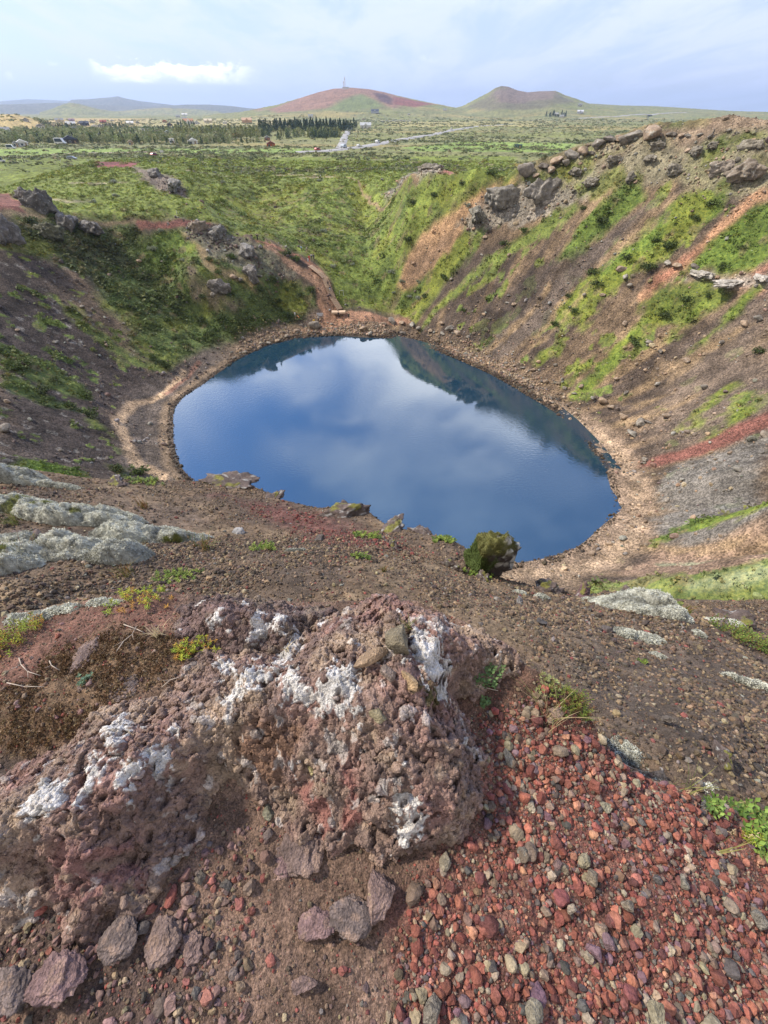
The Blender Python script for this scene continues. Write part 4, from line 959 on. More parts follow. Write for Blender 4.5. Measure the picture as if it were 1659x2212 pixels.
for i, a_ in enumerate([
        (560, 1845, 46, 44, 'dark lava knob between the outcrop foot and the bare soil'), (600, 1870, 40, 34, 'mauve lava slab just right of the dark knob'), (640, 1840, 60, 66, 'ridged mauve lava slab above the bare soil'), (770, 1985, 70, 50, 'broad mauve lava slab standing on bare soil beside red gravel'), (815, 1930, 36, 62, 'upright fin of mauve lava at the edge of the red gravel'),
        (690, 2000, 44, 40, 'flat mauve slab left of the broad one on bare soil'), (340, 2035, 46, 56, 'pitted grey lava block below the left outcrop, between two other blocks'), (252, 2030, 40, 48, 'mauve lava block below the left outcrop, left of the pitted grey block'), (405, 2050, 34, 46, 'rounded mauve lava block right of the pitted grey block'),
        (120, 2110, 60, 60, 'dark mauve lava block in the lower left corner'), (285, 1965, 42, 30, 'grey lava block tucked under the foot of the left outcrop'), (20, 2130, 50, 60, 'dark lava block cut by the lower left edge'), (655, 2130, 28, 20, 'small flat mauve slab low on the bare soil'), (870, 2090, 34, 40, 'mauve lava block at the edge of the red gravel near the bottom'),
        (180, 1420, 24, 44, 'mauve lava rock in brown moss left of the outcrops'), (262, 1482, 42, 30, 'dark mauve lava rock in brown moss with a brown neighbour'), (235, 1462, 26, 16, 'small brown-mauve rock above the dark mauve one in brown moss'), (290, 1520, 22, 24, 'tan lava rock below the dark mauve one, at the outcrop edge'), (192, 1490, 40, 16, 'flat mauve lava rock lowest in the brown moss'), (350, 1460, 30, 36, 'mauve lava rock in brown moss nearest the largest outcrop')]):
    block(*a_[:4], 40 + i * 3, a_[4], .24, [(.21, .145, .13), (.23, .15, .145), (.18, .13, .115), (.16, .125, .115)][i % 4])

# ---- single stones one can point to
def stone(name, X, Y, w_px, seed, label, cat='stone', col=(.2, .17, .13), f=None, ar=(1, 1, 1), sub=4, rough=.4, rot=None, sink=.35, group=None, cuts=7, mat=None):
    p = hit(X, Y) if f is None else hit_f(f, X, Y)
    dep = project(*p)[2]; s = w_px * .5 * dep / FPX * .92
    V, F = rock_shape(sub, seed, rough, cuts); V = V * np.array(ar) * s
    q = V / s
    V = V + (fbm(q[:, 0] * 5, q[:, 1] * 5, q[:, 2] * 5, seed=seed, octs=3) * .06 * s)[:, None] * (V / (np.linalg.norm(V, axis=1)[:, None] + 1e-9))
    a = rot if rot is not None else seed * 1.3
    R2 = np.array([[math.cos(a), -math.sin(a), 0], [math.sin(a), math.cos(a), 0], [0, 0, 1]]); V = V @ R2.T
    c = np.tile(np.array(col, np.float32), (len(V), 1)) * np.clip(1 + .4 * fbm(q[:, 0] * 3, q[:, 1] * 3, q[:, 2] * 3, seed=seed + 4, octs=3), .6, 1.5)[:, None].astype(np.float32)
    o = mesh_np(name, V, F, mat or M_LAVA, c)
    o.location = (p[0], p[1], p[2] + s * sink)
    return tag(o, label, cat, group)

stone('stone', 862, 1392, 96, 301, 'largest grey-brown angular stone of the little pile on the outcrop', col=(.185, .155, .105), f=fmain, ar=(1.05, .8, .8), sink=.45)
stone('stone', 800, 1428, 82, 302, 'long tan pitted stone leaning against the largest stone of the pile', col=(.30, .21, .135), f=fmain, ar=(1.1, .5, .55), rot=.5, sink=.5)
stone('stone', 838, 1458, 48, 303, 'small mauve-grey stone below the pile, between two tan ones', col=(.20, .155, .13), f=fmain, sink=.5)
stone('stone', 886, 1478, 64, 304, 'pointed orange-tan stone just below the bright white lichen patch', col=(.34, .235, .135), f=fmain, ar=(1, .75, .85), sink=.5)
stone('stone', 818, 1550, 56, 305, 'lone olive-tan stone lying on the outcrop below the pile', col=(.26, .22, .135), f=fmain, ar=(1.1, .75, .6), rot=-.5, sink=.4)
stone('stone', 672, 1660, 32, 306, 'small yellowish stone in the hollow of the largest outcrop', col=(.34, .29, .15), f=fmain, sink=.3)
for X, Y, w_, sd, c, lab in [
        (1098, 1638, 42, 311, (.17, .155, .13), 'grey stone in shaded red soil right of the largest outcrop'), (1150, 1662, 30, 312, (.17, .12, .13), 'mauve stone just right of the grey stone in shaded red soil'),
        (1145, 1742, 28, 313, (.34, .29, .22), 'pale tan stone in red gravel right of the outcrop foot'), (1305, 1742, 32, 314, (.30, .27, .19), 'pale pitted stone on the upper red gravel slope'),
        (962, 1860, 40, 315, (.23, .20, .15), 'round grey-tan stone in red gravel below the outcrop foot'), (1128, 1838, 30, 316, (.19, .17, .14), 'flat grey stone in red gravel, centre right'),
        (1262, 1862, 34, 317, (.31, .27, .18), 'pale knobby stone in red gravel above a banded one'), (1278, 1894, 36, 318, (.22, .18, .13), 'brown stone with a paler band in red gravel'),
        (1202, 1868, 32, 319, (.19, .125, .115), 'mauve-brown stone left of the pale knobby one'), (1475, 1905, 30, 320, (.21, .19, .15), 'grey stone at the right of the red gravel slope'),
        (1355, 1955, 34, 321, (.24, .20, .15), 'brownish grey stone low on the red gravel slope'), (1235, 1965, 26, 322, (.33, .27, .2), 'small pale stone low on the red gravel slope'),
        (1640, 1990, 44, 323, (.20, .18, .15), 'grey stone at the right edge of the gravel'), (935, 2180, 60, 324, (.20, .175, .14), 'large grey stone at the bottom edge of the gravel'),
        (1155, 2190, 50, 325, (.26, .23, .17), 'pale tan stone at the bottom edge of the gravel'), (805, 1932, 22, 326, (.36, .29, .17), 'small tan pebble on bare soil beside the ridged slab'),
        (1415, 2185, 52, 327, (.24, .21, .14), 'olive-tan stone in the bottom right of the gravel'), (580, 1755, 34, 328, (.19, .18, .13), 'greenish grey stone in the hollow left of the outcrop foot'),
        (1560, 1780, 34, 329, (.15, .055, .048), 'dark red scoria lump beside the bright green plant'), (1520, 1738, 24, 330, (.17, .16, .145), 'small grey stone at the crest of the red slope')]:
    stone('stone', X, Y, w_, sd, lab, col=c, sink=.3)
stone('stone', 1418, 1680, 52, 331, 'dark round stone half behind the crest, left of a tuft of tall grass', col=(.12, .10, .085), sink=.1)
# scattered bigger pieces on the bench
for X, Y, w_, sd, c, lab in [
        (515, 1152, 30, 341, (.26, .25, .24), 'small lichen-grey rock standing on the dark bench'), (800, 1445, 2, 0, None, None), (345, 1165, 26, 342, (.09, .08, .075), 'dark stone at the edge of the grey moss'),
        (1440, 1555, 36, 343, (.15, .125, .105), 'brown stone on the dark gravel at the right'), (1120, 1300, 26, 344, (.22, .20, .18), 'grey stone on gravel right of the outcrop top'),
        (1170, 1345, 24, 345, (.075, .07, .07), 'black stone on gravel right of the outcrop top'), (690, 1165, 26, 346, (.10, .085, .075), 'dark stone in the middle of the bench'),
        (1540, 1535, 30, 347, (.13, .11, .095), 'broad dark stone on the gravel near the right edge'), (1310, 1360, 28, 348, (.10, .085, .08), 'dark stone under the pale moss cushion at the right')]:
    if c is None: continue
    stone('stone', X, Y, w_, sd, lab, col=c, sink=.2, rough=.7)

# ------------------------------------------------------------------ vegetation
def leaf_mat(name, rough=0.7, trans=0.25):
    m, t, b, out = new_mat(name, rough)
    at = t.add('ShaderNodeAttribute', attribute_name='col').outputs['Color']
    g = t.add('ShaderNodeTexCoord').outputs['Object']
    col = t.mix(1.0, at, t.rng(t.noise(g, 1.3, 4, .6), .25, .75, .7, 1.3), 'MULTIPLY')
    t.link(col, b.inputs['Base Color'])
    tr = t.add('ShaderNodeBsdfTranslucent'); t.link(col, tr.inputs[0]); mx = t.add('ShaderNodeMixShader'); mx.inputs[0].default_value = trans
    t.link(b.outputs[0], mx.inputs[1]); t.link(tr.outputs[0], mx.inputs[2]); t.link(mx.outputs[0], out.inputs[0]); return m
M_LEAF = leaf_mat('leaves')

def leaf_cloud(n, seed, size=.28, flat=.7, up=.5, shape=None):
    """loose clump of small leaf faces inside a unit dome"""
    r = np.random.default_rng(seed); V = []; F = []
    for i in range(n):
        d = r.normal(size=3); d /= np.linalg.norm(d); d[2] = abs(d[2]) * flat
        c = d * r.uniform(.35, 1.0) ** .6
        if shape is not None: c = shape(r, i / n)
        u = r.normal(size=3); u[2] += .2; u /= np.linalg.norm(u); w_ = np.cross(u, r.normal(size=3)); w_ /= np.linalg.norm(w_) + 1e-9
        s = size * r.uniform(.6, 1.3); o = len(V)
        V += [c - u * s * .5 - w_ * s * .32, c - u * s * .2 + w_ * s * .42, c + u * s * .55 + w_ * s * .1, c + u * s * .1 - w_ * s * .42]; F.append((o, o + 1, o + 2, o + 3))
    return np.array(V), np.array(F)

def build_cover():
    rr = np.random.default_rng(21)
    protos = [leaf_cloud(14, 200 + k, .62, .8) for k in range(8)]
    N = 330000; x = rr.uniform(-125, 95, N); y = rr.uniform(18, 275, N)
    d = np.hypot(x, y); p = far_attr(x, y, 'par'); c = far_attr(x, y, 'col'); ds = far_attr(x, y, 'ds')[:, 0]
    z = far_z(x, y); X, Y, f = project(x, y, z)
    lum = c @ np.array([.3, .6, .1]); dark = 1 - sstep(lum, .055, .12)
    clump = sstep(fbm(x / 3.5, y / 3.5, seed=301, octs=4), -.12, .25)
    acc = (p[:, 0] > .5) * (ds > 1.5) * (X > -120) * (X < 1780) * (.10 + .55 * dark + .30 * clump) * np.clip(130 / d, .5, 1)
    k = rr.random(N) < acc; x, y, z, c, dark, clump, d = x[k], y[k], z[k], c[k], dark[k], clump[k], d[k]; n = len(x)
    s = np.exp(rr.normal(math.log(.34), .35, n)) * (1 + .7 * dark * clump) * (1 + .5 * sstep(d, 150, 260))
    jit = rr.uniform(.85, 1.4, (n, 1)); hue = rr.random((n, 1))
    c = c * 1.2 * jit * np.where(hue < .10, (1.5, 1.35, 1.6), np.where(hue < .3, (1.2, 1.0, .8), (1, 1.05, .95)))
    print('cover clumps', n)
    scatter_mesh('ground_cover', protos, np.stack([x, y, z], 1), np.stack([s, s, s * .75], 1), c.astype(np.float32), M_LEAF, rr, 'low shrubs, moss and grass growing over the crater slopes', sink=.1, tilt=.4)
    # pale seed heads and white flowers
    N = 26000; x = rr.uniform(-90, 80, N); y = rr.uniform(60, 240, N); p = far_attr(x, y, 'par'); ds = far_attr(x, y, 'ds')[:, 0]
    k = (p[:, 0] > .6) & (ds > 2) & (fbm(x / 9, y / 9, seed=311, octs=3) > .12); x, y = x[k], y[k]; n = len(x)
    scatter_mesh('flowering_herbs', [leaf_cloud(5, 230 + k, .5, .6) for k in range(4)], np.stack([x, y, far_z(x, y) + .15], 1), rr.uniform(.08, .26, n), pick(rr, n, [(2, (.30, .36, .20)), (1, (.42, .43, .36)), (2, (.20, .27, .06))]), M_LEAF, rr, 'pale flowering herbs speckling the green slopes')
    # low scrub over the plain
    N = 60000; q = np.exp(rr.uniform(math.log(235), math.log(1900), N)); a = rr.uniform(R_(-36), R_(36), N); x = q * np.sin(a); y = q * np.cos(a)
    c = far_attr(x, y, 'col'); p = far_attr(x, y, 'par'); nz = fbm(x / 60, y / 26, seed=3, octs=5)
    inr = np.hypot(x - LC[0], y - LC[1]) < 150
    field = (c[:, 1] > c[:, 2] * 4.5) & (c[:, 1] > c[:, 0] * 1.25)
    k = (~inr) & (~field) & (rr.random(N) < .04 + .36 * sstep(nz, .0, .3)); x, y, q, c = x[k], y[k], q[k], c[k]; n = len(x)
    s = rr.uniform(.5, 1.1, n) * (1 + q / 900)
    col = pick(rr, n, [(3, (.115, .135, .065)), (2, (.15, .165, .08)), (2, (.20, .19, .10)), (1, (.17, .20, .08))])
    scatter_mesh('lowland_scrub', protos, np.stack([x, y, far_z(x, y)], 1), np.stack([s * 1.5, s * 1.5, s * .8], 1), col, M_LEAF, rr, 'dark low scrub covering the lava plain beyond the crater', sink=.1, tilt=.2)
build_cover()

# ---- shrubs one can tell apart on the slopes
def link_copy(src, loc, rz=0, sc_=1.0, label=None):
    o = src.copy(); COL.objects.link(o); o.location = loc; o.rotation_euler = (0, 0, rz); o.scale = (sc_, sc_, sc_) if not hasattr(sc_, '__len__') else sc_
    if label: o['label'] = label
    for ch in src.children:
        c = ch.copy(); COL.objects.link(c); c.parent = o
    return o

def shrub_proto(name, seed, col, n=420, label='', cat='shrub', group=None):
    r = np.random.default_rng(seed)
    cen = [np.array([r.uniform(-.55, .55), r.uniform(-.55, .55), r.uniform(.15, .5)]) for _ in range(9)]
    V, F = leaf_cloud(n, seed, .15, .9, shape=lambda q, u: cen[q.integers(0, 9)] + q.normal(size=3) * (.17, .17, .12))
    c = np.repeat(np.array(col)[None] * r.uniform(.6, 1.5, (n, 1)), 4, 0).astype(np.float32)
    o = bpy.data.objects.new(name, None); COL.objects.link(o); tag(o, label, cat, group)
    mesh_np('foliage', V, F, M_LEAF, c, parent=o, smooth=False)
    SV = []; SF = []
    for q in cen:
        b = len(SV); e = q * .9
        for t_ in (0, 1):
            w_ = .035 * (1 - .6 * t_); p = e * t_
            SV += [p + (w_, 0, 0), p + (-w_ * .5, w_ * .87, 0), p + (-w_ * .5, -w_ * .87, 0)]
        for i in range(3): SF.append((b + i, b + (i + 1) % 3, b + 3 + (i + 1) % 3, b + 3 + i))
    mesh_np('branches', SV, SF, M_BARK, parent=o, smooth=True)
    return o
M_BARK = plain_mat('bark', (.09, .07, .055), .9, 0, .4, 8)
GREY_W = [(575, 370), (690, 390), (760, 420), (855, 415), (700, 500), (720, 575), (760, 572), (845, 590), (870, 610), (885, 640), (850, 632), (905, 645), (350, 500), (395, 560), (200, 437), (250, 425), (225, 400), (245, 395), (480, 395), (465, 375), (560, 372), (1010, 445), (905, 610), (1150, 355), (330, 535)]
DARK_B = [(520, 610), (560, 625), (590, 605), (620, 625), (650, 640), (670, 625), (600, 650), (545, 650), (500, 640), (470, 590), (450, 560), (500, 555), (440, 640), (400, 650), (430, 690), (480, 690), (520, 700), (450, 725), (500, 720), (360, 690), (380, 730), (330, 640), (300, 600), (320, 560), (360, 790), (330, 772), (345, 785), (640, 560), (620, 548),
          (1200, 700), (1230, 640), (1280, 590), (1350, 560), (1420, 520), (1300, 480), (1540, 440), (1500, 470), (1450, 530), (1400, 580), (1560, 580), (1600, 540), (1480, 650), (1440, 680), (1530, 640), (1290, 620), (1240, 670), (1640, 760), (1370, 740), (1090, 530), (1130, 500), (1260, 450), (960, 600), (920, 640), (1000, 670), (880, 520), (940, 420), (1000, 400), (1060, 380), (890, 440),
          (60, 790), (120, 825), (180, 855), (90, 845), (150, 875), (200, 895), (30, 800), (250, 1015), (300, 1022), (70, 480), (110, 470), (160, 500)]
g1 = shrub_proto('willow_shrub', 401, (.20, .225, .155), label='grey-green willow shrub standing among the grass of the crater slope', group='grey willow shrubs on the crater slopes')
g2 = shrub_proto('willow_shrub', 402, (.23, .25, .19), label='grey-green willow shrub standing among the grass of the crater slope', group='grey willow shrubs on the crater slopes')
b1 = shrub_proto('dark_shrub', 403, (.055, .075, .024), label='dark green rounded shrub growing on the crater wall', group='dark shrubs on the crater walls')
b2 = shrub_proto('dark_shrub', 404, (.075, .105, .030), label='dark green rounded shrub growing on the crater wall', group='dark shrubs on the crater walls')
SHR = {0: [], 1: []}
for lst, ps, s0 in ((GREY_W, (g1, g2), 1.5), (DARK_B, (b1, b2), 1.9)):
    for i, (X, Y) in enumerate(lst):
        p = hit(X, Y); z = float(far_z(p[0], p[1])[0]); s = s0 * (.7 + .6 * ((i * 37) % 10) / 10); src = ps[i % 2]
        o = src
        if i < 2: src.location = (p[0], p[1], z - .1); src.scale = (s, s, s * .8)
        else: o = link_copy(src, (p[0], p[1], z - .1), i * 1.7, (s, s * .9, s * .8))
        SHR[0 if ps[0] is g1 else 1].append((o, X, Y))

ORD = ['first', 'second', 'third', 'fourth', 'fifth', 'sixth', 'seventh', 'eighth', 'ninth', 'tenth', 'eleventh', 'twelfth', 'thirteenth', 'fourteenth', 'fifteenth', 'sixteenth', 'seventeenth', 'eighteenth', 'nineteenth', 'twentieth']
def region(X, Y):
    if X < 450 and Y < 560: return 'near the left rim'
    if X < 450 and Y < 700: return 'on the upper left wall'
    if X < 450: return 'on the dark lower left wall'
    if X < 622 and Y >= 722: return 'on the far left shore'
    if X < 700 and Y < 530: return 'around the grassy terrace'
    if X < 700 and Y < 700: return 'on the bushy slope left of the stairs'
    if X < 778 and Y >= 685: return 'on the shore below the stairs'
    if X < 1000 and Y >= 665: return 'on the shore right of the stairs'
    if X < 900: return 'in the green bowl'
    if X < 1010: return 'at the right side of the green bowl'
    if X < 1200 and Y < 770: return 'on the streaked slope right of the bowl'
    if X < 1300 and Y >= 770: return 'in the rubble of the right shore'
    if Y < 560: return 'in the upper green strips of the right wall'
    if Y < 700: return 'halfway up the right wall'
    if Y < 860: return 'on the lower right wall'
    return 'at the foot of the right wall'
def order_labels(items, fmt):
    """items: (object, X, Y); fmt(k, region) -> words"""
    d = {}
    for it in items: d.setdefault(region(it[1], it[2]), []).append(it)
    for rg, l in d.items():
        l.sort(key=lambda q: q[1])
        for i, (o, X, Y) in enumerate(l): o['label'] = fmt(o, rg) + (', %s from the left' % ORD[min(i, 19)] if len(l) > 1 else '')
# ------------------------------------------------------------------ boulders in the crater
order_labels(SHR[0], lambda o, r: 'grey-green willow shrub ' + r)
order_labels(SHR[1], lambda o, r: 'dark green shrub ' + r)
def build_rocks():
    rr = np.random.default_rng(31)
    protos = [rock_shape(2, 500 + k, .5, 8, .7) for k in range(10)]
    TANS = [(4, (.27, .19, .125)), (3, (.20, .145, .105)), (2, (.34, .26, .18)), (2, (.15, .12, .10)), (1, (.22, .21, .185))]
    # rubble along the shore
    N = 26000; ph = rr.uniform(-math.pi, math.pi, N); rad = shoreR(ph) + np.abs(rr.normal(0, 1, N)) * 3.2 - .2
    x = LC[0] + rad * np.cos(ph); y = LC[1] + rad * np.sin(ph)
    far_ = sstep(ph, -.05, .4) * (1 - sstep(ph, 2.2, 2.6)); w_ = np.where(rad - shoreR(ph) < 1.1, .6, .04) + .9 * far_; w_ = w_ * (y > 25)
    k = rr.random(N) < w_; x, y, ph = x[k], y[k], ph[k]; n = len(x)
    s = np.exp(rr.normal(math.log(.13), .5, n)) * np.where((ph > 0) & (ph < 2.6), 1.25, .8); s = np.clip(s, .05, .55)
    z = far_z(x, y); col = pick(rr, n, TANS); wet = (1 - sstep(z, .12, .45))[:, None]; col = (col * (1 - .72 * wet)).astype(np.float32)
    scatter_mesh('shore_rubble', protos, np.stack([x, y, z], 1), s, col, M_BOULDER2, rr, 'tan and brown rubble lying all along the lake shore', tilt=.5)
    # talus on the right wall and scattered stones on the others
    N = 60000; x = rr.uniform(-80, 90, N); y = rr.uniform(12, 215, N); p = far_attr(x, y, 'par'); ds = far_attr(x, y, 'ds')[:, 0]; c = far_attr(x, y, 'col')
    cl = fbm(x / 8, y / 8, seed=331, octs=4)
    k = (ds > 1.5) & (ds < 130) & (rr.random(N) < np.where(x > 0, .10, .05) * np.where(p[:, 0] > .5, .25, 1) * (1 + 6 * sstep(cl, .05, .4)) * (1 + 8 * p[:, 1]) * (1 + 2.2 * ((x > 24) & (y < 112) & (y > 45)))); x, y, c, cl = x[k], y[k], c[k], cl[k]; n = len(x)
    s = np.clip(np.exp(rr.normal(math.log(.15), .55, n)) * (1 + .6 * np.clip(cl, 0, 1)) * (1 + .5 * far_attr(x, y, 'par')[:, 1]), .06, .75)
    col = np.where((rr.random(n) < .5)[:, None], c * 1.35 + .02, pick(rr, n, TANS + [(3, (.23, .215, .19))])).astype(np.float32)
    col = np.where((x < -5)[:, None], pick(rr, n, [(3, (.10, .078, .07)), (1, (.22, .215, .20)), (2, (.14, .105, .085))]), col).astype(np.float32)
    scatter_mesh('talus_stones', protos, np.stack([x, y, far_z(x, y)], 1), s, col, M_BOULDER2, rr, 'loose stones scattered over the crater walls', tilt=.5)
M_BOULDER2 = rock_mat('shore_stone', 2.2, 9, 0.06)
build_rocks()

BP = {}
def boulder_mesh(key, sub, seed, rough, cuts, col, mat=M_BOULDER, ar=(1, 1, .8)):
    V, F = rock_shape(sub, seed, rough, cuts); V = V * np.array(ar); q = V
    f1, f2, _ = worley(q[:, 0] * 2.2, q[:, 1] * 2.2, q[:, 2] * 2.2, seed=seed)
    V = V * (1 + .10 * (.5 - f1) + .05 * fbm(q[:, 0] * 6, q[:, 1] * 6, q[:, 2] * 6, seed=seed, octs=3))[:, None]
    c = np.tile(np.array(col, np.float32), (len(V), 1)) * np.clip(1 + .45 * fbm(q[:, 0] * 2, q[:, 1] * 2, q[:, 2] * 2, seed=seed + 4, octs=4), .5, 1.6)[:, None].astype(np.float32)
    o = mesh_np('boulder', V, F, mat, c); return o
def place_boulder(o, X, Y, w_px, rz, sq=(1, 1, 1), sink=.25, tmin=0):
    p = hit(X, Y, tmin); z = float(far_z(p[0], p[1])[0]); dep = project(*p)[2]; s = w_px * .5 * dep / FPX
    o.location = (p[0], p[1], z + s * sink); o.rotation_euler = (0.15 * math.sin(rz * 3), .15 * math.cos(rz * 5), rz); o.scale = (s * sq[0], s * sq[1], s * sq[2]); return o
PB = [boulder_mesh(k, 3, 520 + k, .5, 8, c) for k, c in enumerate([(.20, .175, .145), (.15, .13, .11), (.27, .20, .14), (.22, .20, .17), (.24, .18, .13)])]
SHORE_B = [(683, 708, 34), (760, 706, 10), (783, 714, 26), (800, 722, 18), (808, 716, 12), (775, 703, 10), (846, 698, 30), (868, 701, 18), (890, 704, 22), (828, 700, 14), (905, 712, 18), (870, 722, 20), (930, 716, 14), (955, 722, 16), (640, 716, 16), (620, 728, 14), (652, 705, 12), (600, 738, 16),
           (580, 742, 14), (560, 752, 14), (530, 762, 12), (508, 774, 12), (700, 722, 12), (725, 712, 10), (745, 718, 8), (716, 702, 10), (975, 740, 12), (955, 700, 16), (972, 712, 28), (990, 722, 22), (1010, 730, 14), (1190, 860, 14), (1300, 868, 32), (1280, 862, 22), (1322, 880, 20),
           (1380, 918, 34), (1398, 914, 22), (1345, 902, 28), (1365, 938, 30), (1440, 900, 24), (1392, 996, 20), (1388, 1002, 16), (1365, 1136, 18), (1240, 852, 14), (1255, 835, 16), (1220, 840, 14), (1170, 825, 14), (1150, 800, 16), (1130, 795, 14), (1110, 790, 12), (1200, 790, 12), (1350, 850, 18), (1330, 820, 16), (1420, 830, 18), (1480, 780, 20), (1520, 840, 22),
           (1425, 760, 20), (1480, 640, 2), (1350, 600, 22), (1300, 640, 14), (1262, 640, 14), (1500, 580, 24), (1462, 578, 26), (1440, 572, 24), (1340, 585, 26), (1360, 620, 18), (1100, 640, 12), (1048, 515, 14), (1040, 552, 10), (1100, 552, 14), (975, 605, 10), (1060, 690, 10), (1110, 660, 16), (1095, 655, 12), (1350, 700, 18), (1400, 740, 18), (1560, 740, 20), (1610, 700, 26), (1640, 690, 30),
           (235, 592, 14), (178, 665, 14), (140, 690, 12), (40, 715, 14), (120, 740, 16), (230, 745, 12), (330, 640, 10), (150, 735, 12), (330, 660, 12), (268, 700, 10), (18, 870, 20), (10, 930, 34), (540, 595, 30), (505, 600, 22), (520, 605, 20), (470, 610, 18), (460, 640, 20), (560, 600, 18), (300, 565, 16), (350, 565, 12)]
lab = 'angular lichen-spotted boulder lying on the crater slope or lake shore'
BL = []
for i, (X, Y, w_) in enumerate(SHORE_B):
    if w_ < 5: continue
    src = PB[i % 5]; o = src if i < 5 else link_copy(src, (0, 0, 0))
    place_boulder(o, X, Y, w_ * .95, i * 1.37, (1, .8, .85)); tag(o, lab, 'boulder', 'boulders on the slopes and shore'); BL.append((o, X, Y))
order_labels(BL, lambda o, r: ('big' if o.scale[0] > .9 else 'small') + ' angular boulder ' + r)
# crest boulders of the right rim, seen against the plain
RIDGE = [(1140, 368, 50, 'rounded grey boulder at the lower left end of the boulder ridge on the right rim'), (1175, 352, 34, None), (1205, 344, 36, None), (1235, 334, 36, None), (1262, 324, 36, None), (1290, 312, 34, None), (1315, 306, 36, None), (1338, 300, 30, None),
         (1370, 290, 46, 'tall pale boulder split from a darker neighbour on the crest of the right rim'), (1402, 293, 54, 'broad dark boulder on the crest of the right rim'), (1345, 318, 34, 'round pale boulder just below the crest of the right rim'),
         (1456, 276, 26, None), (1480, 274, 18, None), (1495, 273, 16, None), (1430, 280, 16, None), (1580, 268, 14, None), (1600, 268, 12, None), (1620, 268, 14, None), (1520, 272, 14, None),
         (1190, 362, 26, None), (1225, 350, 24, None), (1275, 330, 24, None), (1160, 372, 20, None)]
for i, (X, Y, w_, lb) in enumerate(RIDGE):
    o = link_copy(PB[i % 5], (0, 0, 0)); dx, dy, dz = sight(X, Y)
    tt = np.interp(X, [1120, 1180, 1250, 1310, 1370, 1450, 1550, 1659], [105.5, 102.6, 99.4, 97.4, 92, 87.4, 81.6, 76.5]) * .99
    px_, py_ = dx * tt, dy * tt; z = float(far_z(px_, py_)[0]); s = w_ * .5 * tt * .72 / FPX * (math.hypot(dy, dz)) * 1.0
    s = w_ * .5 * project(px_, py_, z)[2] / FPX
    o.location = (px_, py_, z + s * .35); o.rotation_euler = (.2, .1, i * 1.9); o.scale = (s, s * .8, s * .8)
    tag(o, lb or 'grey boulder in the rock row along the right rim crest, %s from its lower end' % ORD[sorted(q[0] for q in RIDGE if q[3] is None).index(X)], 'boulder', None if lb else 'row of boulders on the right rim')
    if lb and 'group' in o: del o['group']
def crag(name, X, Y, wd, ht, seed, label, col=(.15, .135, .12), ar=(1, .7, 1), cuts=5, mat=M_BOULDER, sink=.3, near=False, rel=None, group=None, rz=None, tint=None):
    V, F = rock_shape(5, seed, .8, cuts); q = V.copy()
    rid = fbm(q[:, 0] * 2.2, q[:, 1] * 2.2, q[:, 2] * 1.1, seed=seed, octs=5, ridged=True); f1, f2, _ = worley(q[:, 0] * 3.2, q[:, 1] * 3.2, q[:, 2] * 2.4, seed=seed)
    V = V * (1 + .34 * (rid - .2) + .16 * (.5 - f1))[:, None]
    p = hit(X, Y) if rel is None else relp(X, Y, rel); zz = float((near_z if near else far_z)(p[0], p[1])[0]); dep = project(*p)[2]
    sx = wd * .5 * dep / FPX; sz = ht * .5 * dep / FPX / .75
    V = V * np.array([sx * ar[0], sx * ar[1], sz * ar[2]])
    a = rz if rz is not None else seed * .7; R2 = np.array([[math.cos(a), -math.sin(a), 0], [math.sin(a), math.cos(a), 0], [0, 0, 1]]); V = V @ R2.T
    c = np.tile(np.array(col, np.float32), (len(V), 1)) * np.clip(1 + .6 * fbm(q[:, 0] * 3, q[:, 1] * 3, q[:, 2] * 3, seed=seed + 4, octs=4), .45, 1.7)[:, None]
    if tint is not None: c = tint(q, V, c)
    o = mesh_np(name, V, F, mat, c.astype(np.float32)); o.location = (p[0], p[1], zz + sz * sink)
    return tag(o, label, 'lava rock', group)
crag('lava_pillar', 55, 430, 40, 38, 601, 'jagged dark lava pillar leaning over the red path on the left rim', (.11, .10, .095))
crag('lava_crag', 95, 455, 62, 50, 602, 'dark lava crag right of the leaning pillar on the left rim', (.10, .095, .09))
crag('lava_crag', 10, 520, 60, 70, 603, 'grey lava cliff at the left edge under the rim', (.15, .135, .125))
crag('lava_crag', 150, 490, 60, 34, 604, 'lichen-grey lava crag on the left rim below the path', (.14, .13, .12))
crag('lava_crag', 200, 500, 60, 26, 605, 'low lava rib running down from the left rim', (.14, .13, .12))
crag('lava_crag', 110, 510, 60, 26, 606, 'mossy lava crag under the left rim', (.09, .09, .06))
crag('lava_crag', 425, 495, 50, 22, 607, 'tan lava outcrop at the end of the red terrace path', (.22, .18, .14))
crag('lava_crag', 470, 510, 56, 26, 608, 'grey lava outcrop on the knoll above the stairs', (.15, .14, .125))
crag('lava_crag', 530, 545, 56, 24, 609, 'white-spotted lava outcrop running down towards the stairs', (.17, .16, .15))
crag('lava_crag', 545, 600, 44, 30, 610, 'blocky grey lava cliff above the bushes left of the stairs', (.17, .155, .145))
crag('lava_crag', 480, 625, 46, 26, 611, 'broken lava outcrop in the bushes of the left wall', (.15, .135, .12))
crag('lava_crag', 335, 380, 46, 22, 612, 'lava outcrop on the grassy hill beyond the terrace', (.17, .155, .14))
crag('lava_crag', 375, 405, 60, 22, 613, 'pale lava ledge descending the grassy hill', (.20, .19, .17))
crag('lava_crag', 930, 366, 56, 20, 614, 'small lava knoll with a red patch beside it beyond the bowl', (.19, .17, .14))
crag('lava_crag', 1090, 440, 90, 46, 615, 'grey lichened cliff band on the right wall', (.19, .175, .15))
crag('lava_crag', 1170, 420, 80, 46, 616, 'upper grey cliff band on the right wall', (.20, .18, .155))
crag('lava_crag', 1030, 470, 56, 26, 617, 'lower left end of the grey cliff band on the right wall', (.17, .16, .13))
